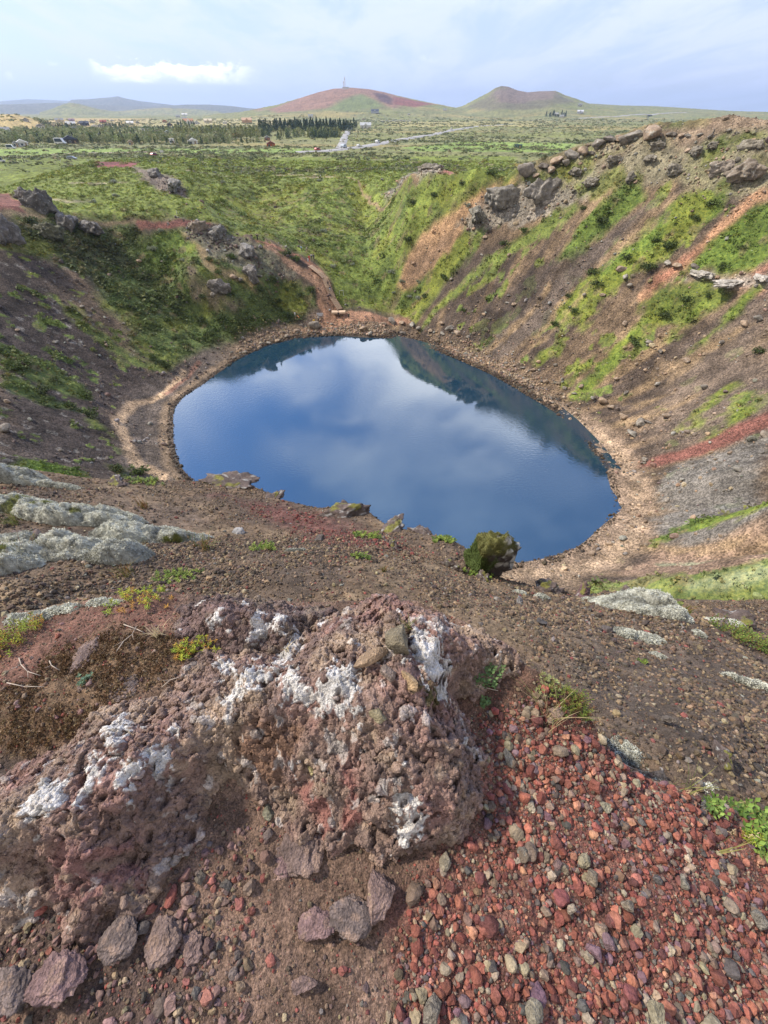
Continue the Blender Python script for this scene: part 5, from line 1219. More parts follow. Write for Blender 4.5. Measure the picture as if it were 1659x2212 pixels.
crag('lava_crag', 1600, 385, 70, 44, 618, 'cavernous lava crag with a dark hollow at the upper right', (.20, .165, .13))
crag('lava_crag', 1560, 365, 46, 30, 619, 'pale rubble crag left of the dark hollow at the upper right', (.26, .22, .18))
crag('lava_crag', 1580, 610, 76, 14, 620, 'white rock ledge cutting the right wall', (.36, .33, .29), sink=.0); crag('lava_crag', 1645, 602, 50, 14, 621, 'white rock ledge reaching the right edge', (.36, .33, .29))
crag('lava_crag', 1515, 596, 50, 14, 622, 'short white ledge beside grey boulders on the right wall', (.34, .31, .27))
for i, (X, Y, a_, b_) in enumerate([(1400, 345, 46, 20), (1460, 370, 60, 28), (1330, 350, 50, 26), (1280, 395, 56, 28), (1500, 330, 50, 24), (1620, 320, 60, 30), (1420, 320, 44, 22), (1540, 320, 50, 22), (1360, 385, 44, 22), (1240, 375, 44, 22)]):
    crag('lava_crag', X, Y, a_ * .75, b_ * .7, 640 + i, 'lichen-grey crag below the right rim crest, %s from the left' % ORD[sorted([1400, 1460, 1330, 1280, 1500, 1620, 1420, 1540, 1360, 1240]).index(X)], (.185, .165, .13), group='lava crags of the right rim')
# rocks of the bench edge, above the water
MTUFT = [leaf_cloud(9, 1300 + k, .6, .8) for k in range(5)]
def moss_tint(q, V, c):
    n = fbm(q[:, 0] * 3, q[:, 1] * 3, q[:, 2] * 3, seed=5, octs=5); up = sstep(q[:, 2] + .5 * n - .25 * q[:, 0], .25, .5); low = sstep(-q[:, 0] * .9 - q[:, 1] * .2 + .6 * n, .05, .35)
    m = up[:, None] * .85; c = c * (1 - m) + np.array((.125, .125, .035)) * m
    m = (low * (q[:, 2] < .35))[:, None] * .9; c = c * (1 - m) + np.array((.065, .095, .022)) * m
    w_ = (sstep(n, .22, .34) * (q[:, 0] > .0))[:, None]; return c * (1 - w_) + np.array((.46, .45, .42)) * w_
MR = crag('mossy_rock', 1050, 1222, 122, 122, 651, 'mossy leaning lava rock standing at the bench edge above the water', (.065, .052, .047), mat=M_LAVA, near=True, rel=4.45, sink=.66, tint=moss_tint, ar=(1, .75, 1.05), rz=.3, cuts=7)
MR.rotation_euler = (0, .06, 0)
def coat():
    me = MR.data; n = len(me.vertices); co = np.zeros(n * 3, np.float32); me.vertices.foreach_get('co', co); co = co.reshape(-1, 3); cc = np.zeros(n * 4, np.float32); me.attributes['col'].data.foreach_get('color', cc); cc = cc.reshape(-1, 4)[:, :3]
    i = np.nonzero(cc[:, 1] > cc[:, 2] * 2.0)[0]; rk = np.random.default_rng(5); i = rk.choice(i, min(5200, len(i) * 3)); s = rk.uniform(.006, .015, len(i))
    scatter_mesh('moss_coat', MTUFT, co[i], s, np.clip(cc[i] * rk.uniform(.7, 1.9, (len(i), 1)), 0, .6).astype(np.float32), M_LEAF, rk, None, 'stuff', sink=0, parent=MR, tilt=1.0)
coat()
def lich_tint(q, V, c):
    n = fbm(q[:, 0] * 4, q[:, 1] * 4, q[:, 2] * 4, seed=9, octs=4); w_ = (sstep(n, .22, .42) * .75)[:, None]; c = c * (1 - w_) + np.array((.38, .37, .34)) * w_
    m = (sstep(fbm(q[:, 0] * 2, q[:, 1] * 2, q[:, 2] * 2, seed=19, octs=3) + q[:, 2] * .5, .5, .7))[:, None]; return c * (1 - m) + np.array((.16, .15, .04)) * m
for i, (X, Y, rel, a_, b_, lb) in enumerate([(740, 1112, 5.3, 110, 32, 'lichen-covered lava hump at the middle of the bench edge'), (850, 1144, 5.1, 90, 18, 'low lichened rock on the bench edge left of the mossy rock'), (850, 1188, 4.45, 40, 22, 'white-and-moss rock lying on the bench below the edge'),
        (910, 1156, 5.0, 60, 18, 'mossy low rock on the bench edge just left of the mossy leaning rock'), (500, 1043, 5.6, 110, 16, 'lichened rocks at the left part of the bench edge'), (465, 1040, 5.65, 60, 16, 'pale mossy cushion rock at the left bench edge'), (590, 1070, 5.5, 50, 12, 'small lichened rock where the bench edge bends'),
        (1040, 1268, 4.4, 40, 26, 'dark rock at the foot of the mossy leaning rock'), (975, 1235, 4.4, 44, 34, 'dark lichened rock left of the foot of the mossy leaning rock'), (1185, 1278, 4.5, 76, 40, 'white-topped tan lava rock on the bench edge right of the mossy rock'), (1260, 1285, 4.6, 56, 34, 'purple-brown lava rock beside the white-topped one'),
        (640, 1040, 5.6, 2, 2, None), (250, 1045, 5.0, 70, 16, 'brown rubble rock on the bench edge near the left moss'), (1600, 1325, 5.0, 90, 26, 'grey lichened lava rocks near the right edge of the bench'), (1560, 1345, 4.5, 60, 18, 'low grey rock before the lichened lava at the right'), (1485, 1672, 2.5, 60, 50, 'lichen-spotted dark rock behind the red crest at the right'),
        (1370, 1290, 4.9, 60, 12, 'white-topped rock behind the pale moss cushion'), (60, 1180, 3.4, 110, 46, 'dark lava rubble between two banks of grey moss')]):
    if lb: crag('lava_rock', X, Y, a_, b_, 660 + i, lb, (.105, .08, .07) if i != 10 else (.12, .07, .07), mat=M_LAVA, near=True, rel=rel, sink=.12, tint=lich_tint)

# ------------------------------------------------------------------ grey moss cushions
M_MOSS = rock_mat('grey_moss', 30, 130, 0.025, rough=1.0)
def moss(X, Y, rel, wd, ht, seed, label, hgt=.22, rot=0.0, green=.3, group=None):
    p = relp(X, Y, rel); dep = project(*p)[2]; a = wd * .5 * dep / FPX; b = ht * .5 * dep / FPX / .62
    n_r, n_a = 80, 190; r = np.linspace(0, 1, n_r) ** .8; t_ = np.linspace(0, 2 * math.pi, n_a, endpoint=False)
    Rg, Tg = np.meshgrid(r, t_, indexing='ij'); out = 1 + .22 * fbm(np.cos(Tg) * 1.6 + seed, np.sin(Tg) * 1.6, seed=seed, octs=4)
    u = Rg * np.cos(Tg) * out * a; v = Rg * np.sin(Tg) * out * b
    x = p[0] + u * math.cos(rot) - v * math.sin(rot); y = p[1] + u * math.sin(rot) + v * math.cos(rot)
    f1, f2, _ = worley(x / .38, y / .30, seed=seed); g1, g2, _ = worley(x / .13, y / .12, seed=seed + 1)
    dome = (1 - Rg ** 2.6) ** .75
    lump = (1 - f1 ** 1.4 * 1.2) * .62 + (1 - g1 ** 1.3) * .30 + .22 * fbm(x / .3, y / .3, seed=seed + 2, octs=3)
    fine = .012 * fbm(x / .03, y / .03, seed=seed + 3, octs=3) + .006 * fbm(x / .008, y / .008, seed=seed + 8, octs=2)
    z = near_z(x.ravel(), y.ravel()).reshape(x.shape) - .03 + hgt * dome * (.25 + lump) + fine
    c = np.tile(np.array((.52, .52, .44), np.float32), (x.size, 1))
    gn = fbm(x / .25, y / .25, seed=seed + 5, octs=4).ravel(); m = sstep(gn, .55 - green, .75 - green)[:, None]; c = c * (1 - m) + np.array((.17, .185, .045)) * m
    m = np.maximum(sstep(f1.ravel(), .5, .8), .7 * sstep(g1.ravel(), .45, .75))[:, None] * .7; c = c * (1 - m) + np.array((.13, .125, .10)) * m  # creases between the lumps darkened in the colour, as shade
    c *= np.clip(1 + .5 * fbm(x / .02, y / .02, seed=seed + 6, octs=3).ravel() * 1, .5, 1.5)[:, None]
    V = np.stack([x.ravel(), y.ravel(), z.ravel()], 1); i = np.arange(n_r - 1)[:, None] * n_a + np.arange(n_a)[None]; j = np.arange(n_r - 1)[:, None] * n_a + (np.arange(n_a)[None] + 1) % n_a
    F = np.stack([i, j, j + n_a, i + n_a], -1).reshape(-1, 4)
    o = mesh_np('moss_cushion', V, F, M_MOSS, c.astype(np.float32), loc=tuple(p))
    rk = np.random.default_rng(seed); cnt = int(min(5200, 900 + 5000 * a * b)); i = rk.integers(0, int(len(V) * .97), cnt * 3); i = i[rk.random(len(i)) < Rg.ravel()[i] ** 1.2][:cnt]
    scatter_mesh('moss_tufts', MTUFT, V[i] - np.asarray(tuple(p)), rk.uniform(.008, .022, len(i)) * (1 if dep > 2.5 else .5), np.clip(c[i] * rk.uniform(.75, 1.35, (len(i), 1)), 0, .8).astype(np.float32), M_LEAF, rk, None, 'stuff', sink=.1, parent=o, tilt=.6)
    return tag(o, label, 'moss cushion', group)
for a_ in [(40, 1108, 3.95, 230, 50, 701, 'far bank of grey-green moss at the left edge of the bench', .30, 0, .35), (190, 1130, 4.05, 240, 56, 702, 'long grey moss bank with green tufts along its back', .30, .1, .35), (330, 1162, 4.0, 230, 56, 703, 'right-hand tail of the grey moss bank ending at a grass tuft', .26, .2, .2),
           (150, 1200, 3.55, 260, 80, 704, 'big domed grey moss cushion in front of the dark rubble', .34, 0, .1), (260, 1212, 3.45, 130, 76, 705, 'steep grey moss cushion nearest the bare gravel', .34, 0, 0), (20, 1225, 3.2, 150, 80, 706, 'grey moss cushion at the left edge with a grass tuft on it', .26, 0, .1),
           (40, 1045, 4.5, 150, 40, 707, 'smooth grey moss mound at the left end of the bench edge', .36, 0, 0), (130, 1062, 4.6, 110, 16, 708, 'thin grey moss tongue on the gravel below the left edge', .14, 0, 0),
           (1375, 1318, 4.2, 190, 66, 709, 'pale grey moss cushion on dark gravel at the right', .26, -.25, .05), (1345, 1372, 3.6, 60, 26, 710, 'small grey moss cushion in front of the pale one at the right', .12, 0, 0), (1400, 1378, 3.6, 80, 26, 711, 'small flat moss cushion right of the other small one', .10, 0, 0),
           (1165, 1302, 4.2, 34, 16, 712, 'round white moss pad on gravel right of the outcrop top', .12, 0, 0), (1270, 1302, 4.4, 36, 18, 713, 'little white moss pad left of the pale moss cushion', .12, 0, 0), (1118, 1295, 4.1, 30, 14, 714, 'tiny white moss pad nearest the mossy rock', .10, 0, 0), (1610, 1485, 3.55, 120, 16, 715, 'thin arched moss strip near the right edge of the gravel', .10, -.3, 0),
           (1420, 1420, 3.3, 44, 14, 716, 'small mossy pad in the middle of the right gravel', .08, 0, .2), (1492, 1385, 4.0, 30, 14, 717, 'pale pad beside the green plant at the right', .08, 0, 0), (640, 1205, 3.9, 46, 20, 718, 'grey moss pad alone on the brown bench', .10, 0, .1), (1590, 1325, 4.7, 120, 22, 719, 'broken grey moss among the lichened lava at the right', .12, 0, .2)]:
    moss(*a_)
def ledge_moss(X, Y, wd, ht, seed, label, hgt=.05, green=0.0):
    p = hit(X, Y); moss(X, Y, CAMZ - p[2], wd, ht, seed, label, hgt, 0, green)
ledge_moss(60, 1335, 130, 26, 731, 'grey moss pad along the left end of the lookout crest', .06); ledge_moss(150, 1312, 150, 22, 732, 'cushion of cream-grey moss on the left lookout crest', .05); ledge_moss(230, 1302, 110, 16, 733, 'narrow cream moss ridge leading to the yellow-green plants', .035, .1)
ledge_moss(1345, 1622, 90, 60, 734, 'white-grey moss cushion on the crest behind the red gravel', .06); ledge_moss(1400, 1675, 80, 34, 735, 'thin grey moss strip along the red crest', .03); ledge_moss(1175, 1490, 120, 40, 736, 'grey-green moss carpet beside the green tuft on the crest', .03, .35); ledge_moss(1530, 1700, 90, 20, 737, 'moss strip behind the bright green leafy plant', .03, .1)

# ------------------------------------------------------------------ small builders
class MB:
    def __init__(s): s.V = []; s.F = []
    def box(s, c, d, rz=0.0, taper=1.0):
        o = len(s.V); ca, sa = math.cos(rz), math.sin(rz)
        for z in (-1, 1):
            k = taper if z > 0 else 1
            for x, y in ((-1, -1), (1, -1), (1, 1), (-1, 1)):
                px, py = x * d[0] / 2 * k, y * d[1] / 2 * k
                s.V.append((c[0] + px * ca - py * sa, c[1] + px * sa + py * ca, c[2] + z * d[2] / 2))
        s.F += [tuple(o + i for i in f) for f in ((3, 2, 1, 0), (4, 5, 6, 7), (0, 1, 5, 4), (1, 2, 6, 5), (2, 3, 7, 6), (3, 0, 4, 7))]; return s
    def bar(s, a, b, r, n=8, r2=None):
        a = np.array(a, float); b = np.array(b, float); d = b - a; d /= np.linalg.norm(d) + 1e-9
        u = np.cross(d, (0, 0, 1) if abs(d[2]) < .9 else (1, 0, 0)); u /= np.linalg.norm(u); v = np.cross(d, u); o = len(s.V); r2 = r if r2 is None else r2
        for p, q in ((a, r), (b, r2)):
            for i in range(n): t_ = 2 * math.pi * i / n; s.V.append(tuple(p + q * (u * math.cos(t_) + v * math.sin(t_))))
        for i in range(n): s.F.append((o + i, o + (i + 1) % n, o + n + (i + 1) % n, o + n + i))
        s.F.append(tuple(o + i for i in range(n))[::-1]); s.F.append(tuple(o + n + i for i in range(n))); return s
    def prism(s, prof, y0, y1):
        """profile in x,z swept along y"""
        o = len(s.V); n = len(prof)
        for y in (y0, y1): s.V += [(p[0], y, p[1]) for p in prof]
        for i in range(n): s.F.append((o + i, o + (i + 1) % n, o + n + (i + 1) % n, o + n + i))
        s.F.append(tuple(o + i for i in range(n))[::-1]); s.F.append(tuple(o + n + i for i in range(n))); return s
    def torus(s, c, R1, r, n=28, m=10, ax='z'):
        o = len(s.V)
        for i in range(n):
            a = 2 * math.pi * i / n
            for j in range(m):
                b = 2 * math.pi * j / m; q = R1 + r * math.cos(b); p = (q * math.cos(a), q * math.sin(a), r * math.sin(b))
                if ax == 'y': p = (p[0], p[2], p[1])
                s.V.append((c[0] + p[0], c[1] + p[1], c[2] + p[2]))
        for i in range(n):
            for j in range(m): s.F.append((o + i * m + j, o + ((i + 1) % n) * m + j, o + ((i + 1) % n) * m + (j + 1) % m, o + i * m + (j + 1) % m))
        return s
    def build(s, name, mat, parent=None, smooth=False, bevel=0.0):
        me = bpy.data.meshes.new(name); me.from_pydata([tuple(map(float, v)) for v in s.V], [], s.F); me.update()
        if smooth:
            for p in me.polygons: p.use_smooth = True
        o = bpy.data.objects.new(name, me); COL.objects.link(o); me.materials.append(mat)
        if parent is not None: o.parent = parent
        if bevel: m = o.modifiers.new('bevel', 'BEVEL'); m.width = bevel; m.segments = 2
        return o

def root(name, loc, rz, label, cat, group=None, sc_=1.0):
    o = bpy.data.objects.new(name, None); COL.objects.link(o); o.location = loc; o.rotation_euler = (0, 0, rz); o.scale = (sc_,) * 3
    o.empty_display_size = .2
    return tag(o, label, cat, group)

_mats = {}
def cm(c, rough=.7, metal=0.0, var=.12):
    k = (tuple(round(x, 3) for x in c), rough, metal)
    if k not in _mats: _mats[k] = plain_mat('paint', c, rough, metal, var, 1.7)
    return _mats[k]
WHITE = (.62, .62, .60); CREAM = (.52, .46, .34); RUST = (.26, .075, .05); NAVY = (.05, .06, .09); DARK = (.06, .05, .045); TIMBER = (.30, .20, .12); GLASS = cm((.05, .07, .09), .15)
ROOFG = (.20, .21, .22); ROOFR = (.27, .09, .06); ROOFGREEN = (.13, .19, .11)

# ------------------------------------------------------------------ boardwalk stairs down to the lake
def build_stairs():
    pts = [hit(*q) for q in [(671, 579), (691, 594.5), (702, 605), (709.5, 624), (720, 649), (735, 673)]]
    pts = [np.array([p[0], p[1], float(far_z(p[0], p[1])[0]) + .55]) for p in pts]
    zs = np.linspace(pts[0][2], pts[-1][2] - .05, len(pts)); L = [0]
    for a, b in zip(pts[:-1], pts[1:]): L.append(L[-1] + math.hypot(*(b - a)[:2]))
    zlin = np.interp(L, [0, L[-1]], [pts[0][2] + .1, pts[-1][2]])
    P = np.array([[p[0], p[1], max(zl, p[2])] for p, zl in zip(pts, zlin)])
    t = root('wooden_staircase', tuple(P[-1] - (0, 0, .3)), 0, 'long wooden staircase with pale planked steps climbing from the lake shore', 'staircase'); off = P[-1] - (0, 0, .3)
    P = P - off; wood = plain_mat('weathered_planks', (.50, .37, .26), .8, 0, .25, 2.2, .2); dark = plain_mat('stair_timber', (.14, .08, .055), .85, 0, .3, 2)
    n = 58; s = np.linspace(0, L[-1], n); W = 1.8
    X = np.interp(s, L, P[:, 0]); Y = np.interp(s, L, P[:, 1]); Z = np.interp(s, L, P[:, 2])
    for i in range(n - 1):
        a = math.atan2(Y[i + 1] - Y[i], X[i + 1] - X[i]); MB().box((X[i], Y[i], Z[i]), (.30, W, .07), a).build('step', wood, t)
        if i % 1 == 0: MB().box((X[i] + .15 * math.cos(a), Y[i] + .15 * math.sin(a), Z[i] - .11), (.035, W * .97, .16), a).build('riser', dark, t) if i % 2 == 0 else None
    for sd in (-1, 1):
        b = MB()
        for i in range(len(P) - 1):
            d = P[i + 1] - P[i]; nrm = np.array([-d[1], d[0], 0]); nrm /= np.linalg.norm(nrm) + 1e-9
            q0 = P[i] + nrm * sd * W * .52 + (0, 0, -.08); q1 = P[i + 1] + nrm * sd * W * .52 + (0, 0, -.08); b.bar(q0, q1, .11, 6)
        b.build('stringer', dark, t)
    pl = MB(); e = P[-1]
    for i in range(9): pl.box((e[0] - .4 + .0, e[1] - .35 - i * .19, e[2] - .18), (4.0, .17, .08), 0.04)
    pl.build('landing', wood, t); f = MB(); f.box((e[0] - .4, e[1] - 1.98, e[2] - .42), (4.05, .06, .42), .04).build('landing_fascia', wood, t)
    return off
OFF_ST = build_stairs()

def put(X, Y, dz=0.0, tmin=0):
    p = hit(X, Y, tmin); return np.array([p[0], p[1], float(far_z(p[0], p[1])[0]) + dz])

# lifebuoy, sign board, pegs, benches
p = put(642, 690); t = root('lifebuoy', tuple(p), 0, 'orange lifebuoy ring lying on the grass beside the far shore', 'lifebuoy')
b = MB().torus((0, 0, .45), .52, .13, ax='y').build('ring', cm((.75, .26, .05), .5), t, True); b.rotation_euler = (-.5, 0, 0)
g = MB()
for k in range(4): a = math.pi / 4 + k * math.pi / 2; g.torus((.52 * math.cos(a), 0, .45 + .52 * math.sin(a)), .14, .025, 12, 6)
g.build('band', cm(WHITE), t)
p = put(638.5, 689); t = root('life_post', tuple(p), 0, 'slim white post above the orange lifebuoy', 'post'); MB().bar((0, 0, 0), (0, 0, 1.5), .07).build('post', cm(WHITE), t); MB().box((0, 0, 1.55), (.42, .12, .5)).build('plate', cm(WHITE), t)
p = put(692, 690); t = root('information_board', tuple(p), .1, 'grey information board on two legs above the yellow-jacketed person', 'sign')
MB().box((0, 0, 1.15), (1.9, .08, .85)).build('panel', cm((.42, .41, .42), .6), t, bevel=.02).rotation_euler = (-.35, 0, 0)
for sx in (-.75, .75): MB().bar((sx, .2, -.3), (sx, .2, 1.2), .06).build('leg', cm(TIMBER), t)
p = put(738, 640); t = root('metal_frame', tuple(p), .2, 'thin grey metal frame standing in the grass right of the stairs', 'frame')
MB().bar((-.6, 0, 0), (-.6, 0, 1.5), .05).build('upright', cm((.45, .47, .46), .5), t); MB().bar((.6, 0, 0), (.6, 0, 1.5), .05).build('upright', cm((.45, .47, .46), .5), t); MB().bar((-.65, 0, 1.5), (.65, 0, 1.5), .05).build('crossbar', cm((.45, .47, .46), .5), t)
def bench(X, Y, rz, lab, tm=0):
    p = put(X, Y); t = root('park_bench', tuple(p), rz, lab, 'bench'); MB().box((0, 0, .46), (1.9, .42, .07)).build('seat', cm((.40, .33, .25)), t); MB().box((0, .24, .75), (1.9, .06, .28)).build('backrest', cm((.40, .33, .25)), t)
    for sx in (-.75, .75): MB().box((sx, 0, .2), (.1, .4, .46)).build('leg', cm(TIMBER), t)
bench(1578 / 2.5 + 48, 384, .1, 'wooden bench beside the person on the rim path beyond the bowl'); bench(1137, 376, .2, 'pale bench on the grass right of the boulder knoll')
for X, Y, lab in [(292, 341, 'yellow marker post by the parking row'), (300, 349, 'short pale peg left of the red knoll'), (131, 350, 'short pale post on the rim left of the red knoll'), (191, 349, 'white peg on the rim behind the grey car'), (383, 350, 'thin peg on the grass right of the red knoll'), (617, 361, 'small white peg on the green slope beyond the bowl'), (383, 464, 'white peg beside the terrace path')]:
    p = put(X, Y); t = root('marker_post', tuple(p), 0, lab, 'post'); MB().bar((0, 0, -.2), (0, 0, .95), .07).build('post', cm((.6, .45, .1) if 'yellow' in lab else WHITE), t); MB().bar((0, 0, .95), (0, 0, 1.02), .09).build('cap', cm(WHITE), t)
p = put(352, 338, 0, 200); t = root('road_sign', tuple(p), 0, 'white sign board on two posts beside the dark red car', 'sign'); MB().box((0, 0, 2.0), (2.0, .08, .9)).build('panel', cm(WHITE), t)
for sx in (-.8, .8): MB().bar((sx, .08, -.2), (sx, .08, 2.2), .07).build('post', cm(ROOFG), t)
# cairn on the right rim
dx, dy, dz = sight(1548, 268); tt = 81.7 * .985; p = np.array([dx * tt, dy * tt, 0]); p[2] = float(far_z(p[0], p[1])[0])
t = root('stone_cairn', tuple(p), 0, 'small stone cairn on the skyline of the right rim', 'cairn')
for k, (ox, oz, s) in enumerate([(-.3, .1, .42), (.3, .1, .38), (0, .55, .34), (.05, .95, .26), (0, 1.25, .19)]):
    V, F = rock_shape(3, 800 + k, .4, 8); mesh_np('cairn_stone', V * s + (ox, 0, oz), F, M_BOULDER, np.tile(np.array((.17, .15, .13), np.float32), (len(V), 1)), parent=t)

# ------------------------------------------------------------------ people
def person(X, Y, h, face, lab, jacket, trousers, pose='stand', hair=(.05, .035, .025), hood=False):
    p = put(X, Y); t = root('person', tuple(p), face, lab, 'person', sc_=h / 1.75)
    st = {'stand': 0.06, 'walk': 0.30, 'crouch': 0.1}[pose]; sk = (.55, .36, .27)
    dn = -.45 if pose == 'crouch' else 0
    J = {'pel': (0, 0, .95 + dn), 'sp': (0, .0, 1.15 + dn), 'ch': (0, -.02 if pose != 'crouch' else -.2, 1.38 + dn), 'nk': (0, -.02 if pose != 'crouch' else -.28, 1.50 + dn), 'hd': (0, -.04 if pose != 'crouch' else -.34, 1.62 + dn), 'tp': (0, -.04 if pose != 'crouch' else -.36, 1.72 + dn)}
    for s, k in ((-1, 'l'), (1, 'r')):
        sw = st * s; kn = (.10 * s, -.30, .42) if pose == 'crouch' else (.10 * s, -sw * .45 - .04, .50)
        J['hip' + k] = (.09 * s, 0, .90 + dn); J['kn' + k] = kn; J['an' + k] = (.10 * s, -sw * .9 if pose != 'crouch' else -.05, .08); J['to' + k] = (.11 * s, -sw * .9 - .16, .04)
        J['sh' + k] = (.19 * s, J['ch'][1], 1.42 + dn); J['el' + k] = (.25 * s, J['ch'][1] + sw * .3, 1.15 + dn); J['wr' + k] = (.23 * s, J['ch'][1] - .14 + sw * .3, .93 + dn)
        w_ = np.array(J['wr' + k]); J['pa' + k] = tuple(w_ + (0, -.03, -.07))
        for fi, (ox, ln) in enumerate(((-.03, .07), (-.01, .085), (.012, .08), (.034, .06))): J['f%d%s' % (fi, k)] = tuple(w_ + (ox * .6, -.05 + ox * .7, -.09 - ln))
        J['th' + k] = tuple(w_ + (-.035 * s, -.06, -.09))
    R0 = dict(pel=.12, sp=.115, ch=.13, nk=.055, hd=.095, tp=.06)
    def rad(n):
        if n in R0: return R0[n]
        return {'hip': .085, 'kn': .058, 'an': .042, 'to': .038, 'sh': .06, 'el': .043, 'wr': .028, 'pa': .036}.get(n[:-1], .011 if n[0] == 'f' else .013)
    E = [('pel', 'sp'), ('sp', 'ch'), ('ch', 'nk'), ('nk', 'hd'), ('hd', 'tp')]
    for k in 'lr':
        E += [('pel', 'hip' + k), ('hip' + k, 'kn' + k), ('kn' + k, 'an' + k), ('an' + k, 'to' + k), ('ch', 'sh' + k), ('sh' + k, 'el' + k), ('el' + k, 'wr' + k), ('wr' + k, 'pa' + k), ('pa' + k, 'th' + k)] + [('pa' + k, 'f%d%s' % (i, k)) for i in range(4)]
    def skinned(name, edges, grow, mat, rootn):
        ns = []; [ns.append(a) for e in edges for a in e if a not in ns]; me = bpy.data.meshes.new(name); me.from_pydata([J[n] for n in ns], [(ns.index(a), ns.index(b)) for a, b in edges], [])
        o = bpy.data.objects.new(name, me); COL.objects.link(o); o.parent = t; o.modifiers.new('skin', 'SKIN'); sv = me.skin_vertices[0].data if len(me.skin_vertices) else None
        if sv is None: return o
        for i, n in enumerate(ns): r = rad(n) * grow; sv[i].radius = (r, r * (.75 if n in ('ch', 'sp') else 1)); sv[i].use_root = (n == rootn)
        o.modifiers.new('sub', 'SUBSURF').render_levels = 1; me.materials.append(mat); return o
    skinned('body', E, 1.0, cm(sk, .6), 'pel')
    skinned('jacket', [e for e in E if e[0] in ('pel', 'sp', 'shl', 'shr', 'ell', 'elr') and e[1][:3] != 'hip' or e in (('ch', 'shl'), ('ch', 'shr'))], 1.32, cm(jacket, .8), 'pel')
    skinned('trousers', [e for e in E if e[0] in ('pel', 'hipl', 'hipr', 'knl', 'knr') and e[1] != 'sp'], 1.2, cm(trousers, .85), 'pel')
    V, F = ICO[3]; V = V.copy(); hd = np.array(J['hd'])
    Vh = V * (.112, .118, .125); Vh[:, 2] = np.maximum(Vh[:, 2], -.03 - .08 * (Vh[:, 1] > 0)); Vh[:, 1] += .02
    mesh_np('hood' if hood else 'hair', Vh + hd + (0, .012, .035), F, cm(jacket if hood else hair, .8), parent=t)
    # face: nose, eyes, mouth, ears
    fx = MB().bar(hd + (0, -.095, .005), hd + (0, -.125, -.015), .012, 6, .016); fx.build('nose', cm(sk, .6), t)
    for s in (-1, 1): MB().box(tuple(hd + (s * .033, -.098, .02)), (.02, .008, .010)).build('eye', cm((.03, .02, .02)), t)
    MB().box(tuple(hd + (0, -.092, -.045)), (.045, .008, .010)).build('mouth', cm((.35, .12, .1)), t)
    return t
BLK = (.02, .02, .024)
person(679, 702, 1.75, 3.3, 'person in a bright yellow jacket and black trousers standing on the flat shore rock', (.75, .50, .04), BLK)
person(688.3, 694.5, 1.72, 3.0, 'person in a light grey top and black trousers in front of the information board', (.55, .55, .55), BLK)
person(731.5, 686.5, 1.75, .4, 'person dressed all in black at the foot of the stairs', BLK, BLK, 'walk')
person(753.8, 689, 1.75, 3.1, 'person in dark green clothes standing right of the foot of the stairs', (.04, .07, .05), (.03, .04, .035))
person(708.8, 619.5, 1.75, 2.6, 'person in dark clothes higher up on the wooden stairs', (.035, .035, .04), (.04, .04, .045), 'walk')
person(713, 630.5, 1.72, 2.6, 'person in a dark jacket and pale blue jeans on the wooden stairs', (.04, .045, .06), (.30, .38, .48), 'walk')
person(678.2, 561.6, 1.78, 2.9, 'tall person in dark blue-green jacket at the right of the group above the stairs', (.03, .06, .085), (.03, .035, .05))
person(673.5, 561.4, 1.70, 3.2, 'person with a white and navy top in the middle of the group above the stairs', (.45, .45, .52), (.03, .03, .06))
person(668.6, 564, 1.68, 3.0, 'person in a bright red jacket in the group above the stairs', (.62, .03, .06), (.55, .06, .08), 'walk')
person(665.6, 566, 1.25, 3.4, 'child in white clothes beside the red jacket above the stairs', (.65, .66, .70), (.55, .58, .66))
person(651.6, 543.5, 1.75, 2.9, 'person in a light blue top walking on the trail behind the group', (.30, .45, .60), (.06, .07, .10), 'walk')
person(662, 541, 1.7, 1.0, 'person in pale clothes bending in the grass beside the trail', (.5, .48, .45), (.25, .22, .2), 'crouch')
person(557, 519, 1.75, 2.8, 'person in black standing at the bend of the trail above the knoll', BLK, BLK)
person(689, 385.5, 1.8, 1.6, 'person in black standing by the bench on the far rim path', BLK, BLK)
person(693, 385.5, 1.7, 1.5, 'person in a white jacket standing by the bench on the far rim path', (.66, .66, .66), (.5, .5, .5))
person(53, 351, 1.8, 1.3, 'person in dark clothes with white hair walking along the left rim', (.06, .06, .08), (.05, .045, .05), 'walk', hair=(.6, .58, .55))

# ------------------------------------------------------------------ roads
def strip(name, pts, wd, mat, lift=.3):
    P = np.array([put(*q, 0, 250) for q in pts]); L = np.concatenate([[0], np.cumsum(np.hypot(*np.diff(P[:, :2], axis=0).T))]); s = np.arange(0, L[-1], 9.0)
    x = np.interp(s, L, P[:, 0]); y = np.interp(s, L, P[:, 1])
    for _ in range(3): x[1:-1] = (x[:-2] + x[1:-1] * 2 + x[2:]) / 4; y[1:-1] = (y[:-2] + y[1:-1] * 2 + y[2:]) / 4
    tx, ty = np.gradient(x), np.gradient(y); l = np.hypot(tx, ty); nx_, ny_ = -ty / l, tx / l
    z = np.maximum(np.maximum(far_z(x, y), far_z(x + nx_ * wd / 2, y + ny_ * wd / 2)), far_z(x - nx_ * wd / 2, y - ny_ * wd / 2)) + lift
    for _ in range(4): z[1:-1] = np.maximum(z[1:-1], (z[:-2] + z[2:]) / 2)
    V = []; F = []
    for i in range(len(s)):
        for k, dz in ((-.9, -2.0), (-.5, 0), (.5, 0), (.9, -2.0)): V.append((x[i] + nx_[i] * wd * k, y[i] + ny_[i] * wd * k, z[i] + dz))
        if i: o = (i - 1) * 4; F += [(o + k, o + k + 1, o + k + 5, o + k + 4) for k in range(3)]
    return tag(mesh_np(name, V, F, mat), kind='structure'), np.stack([x, y, z], 1)
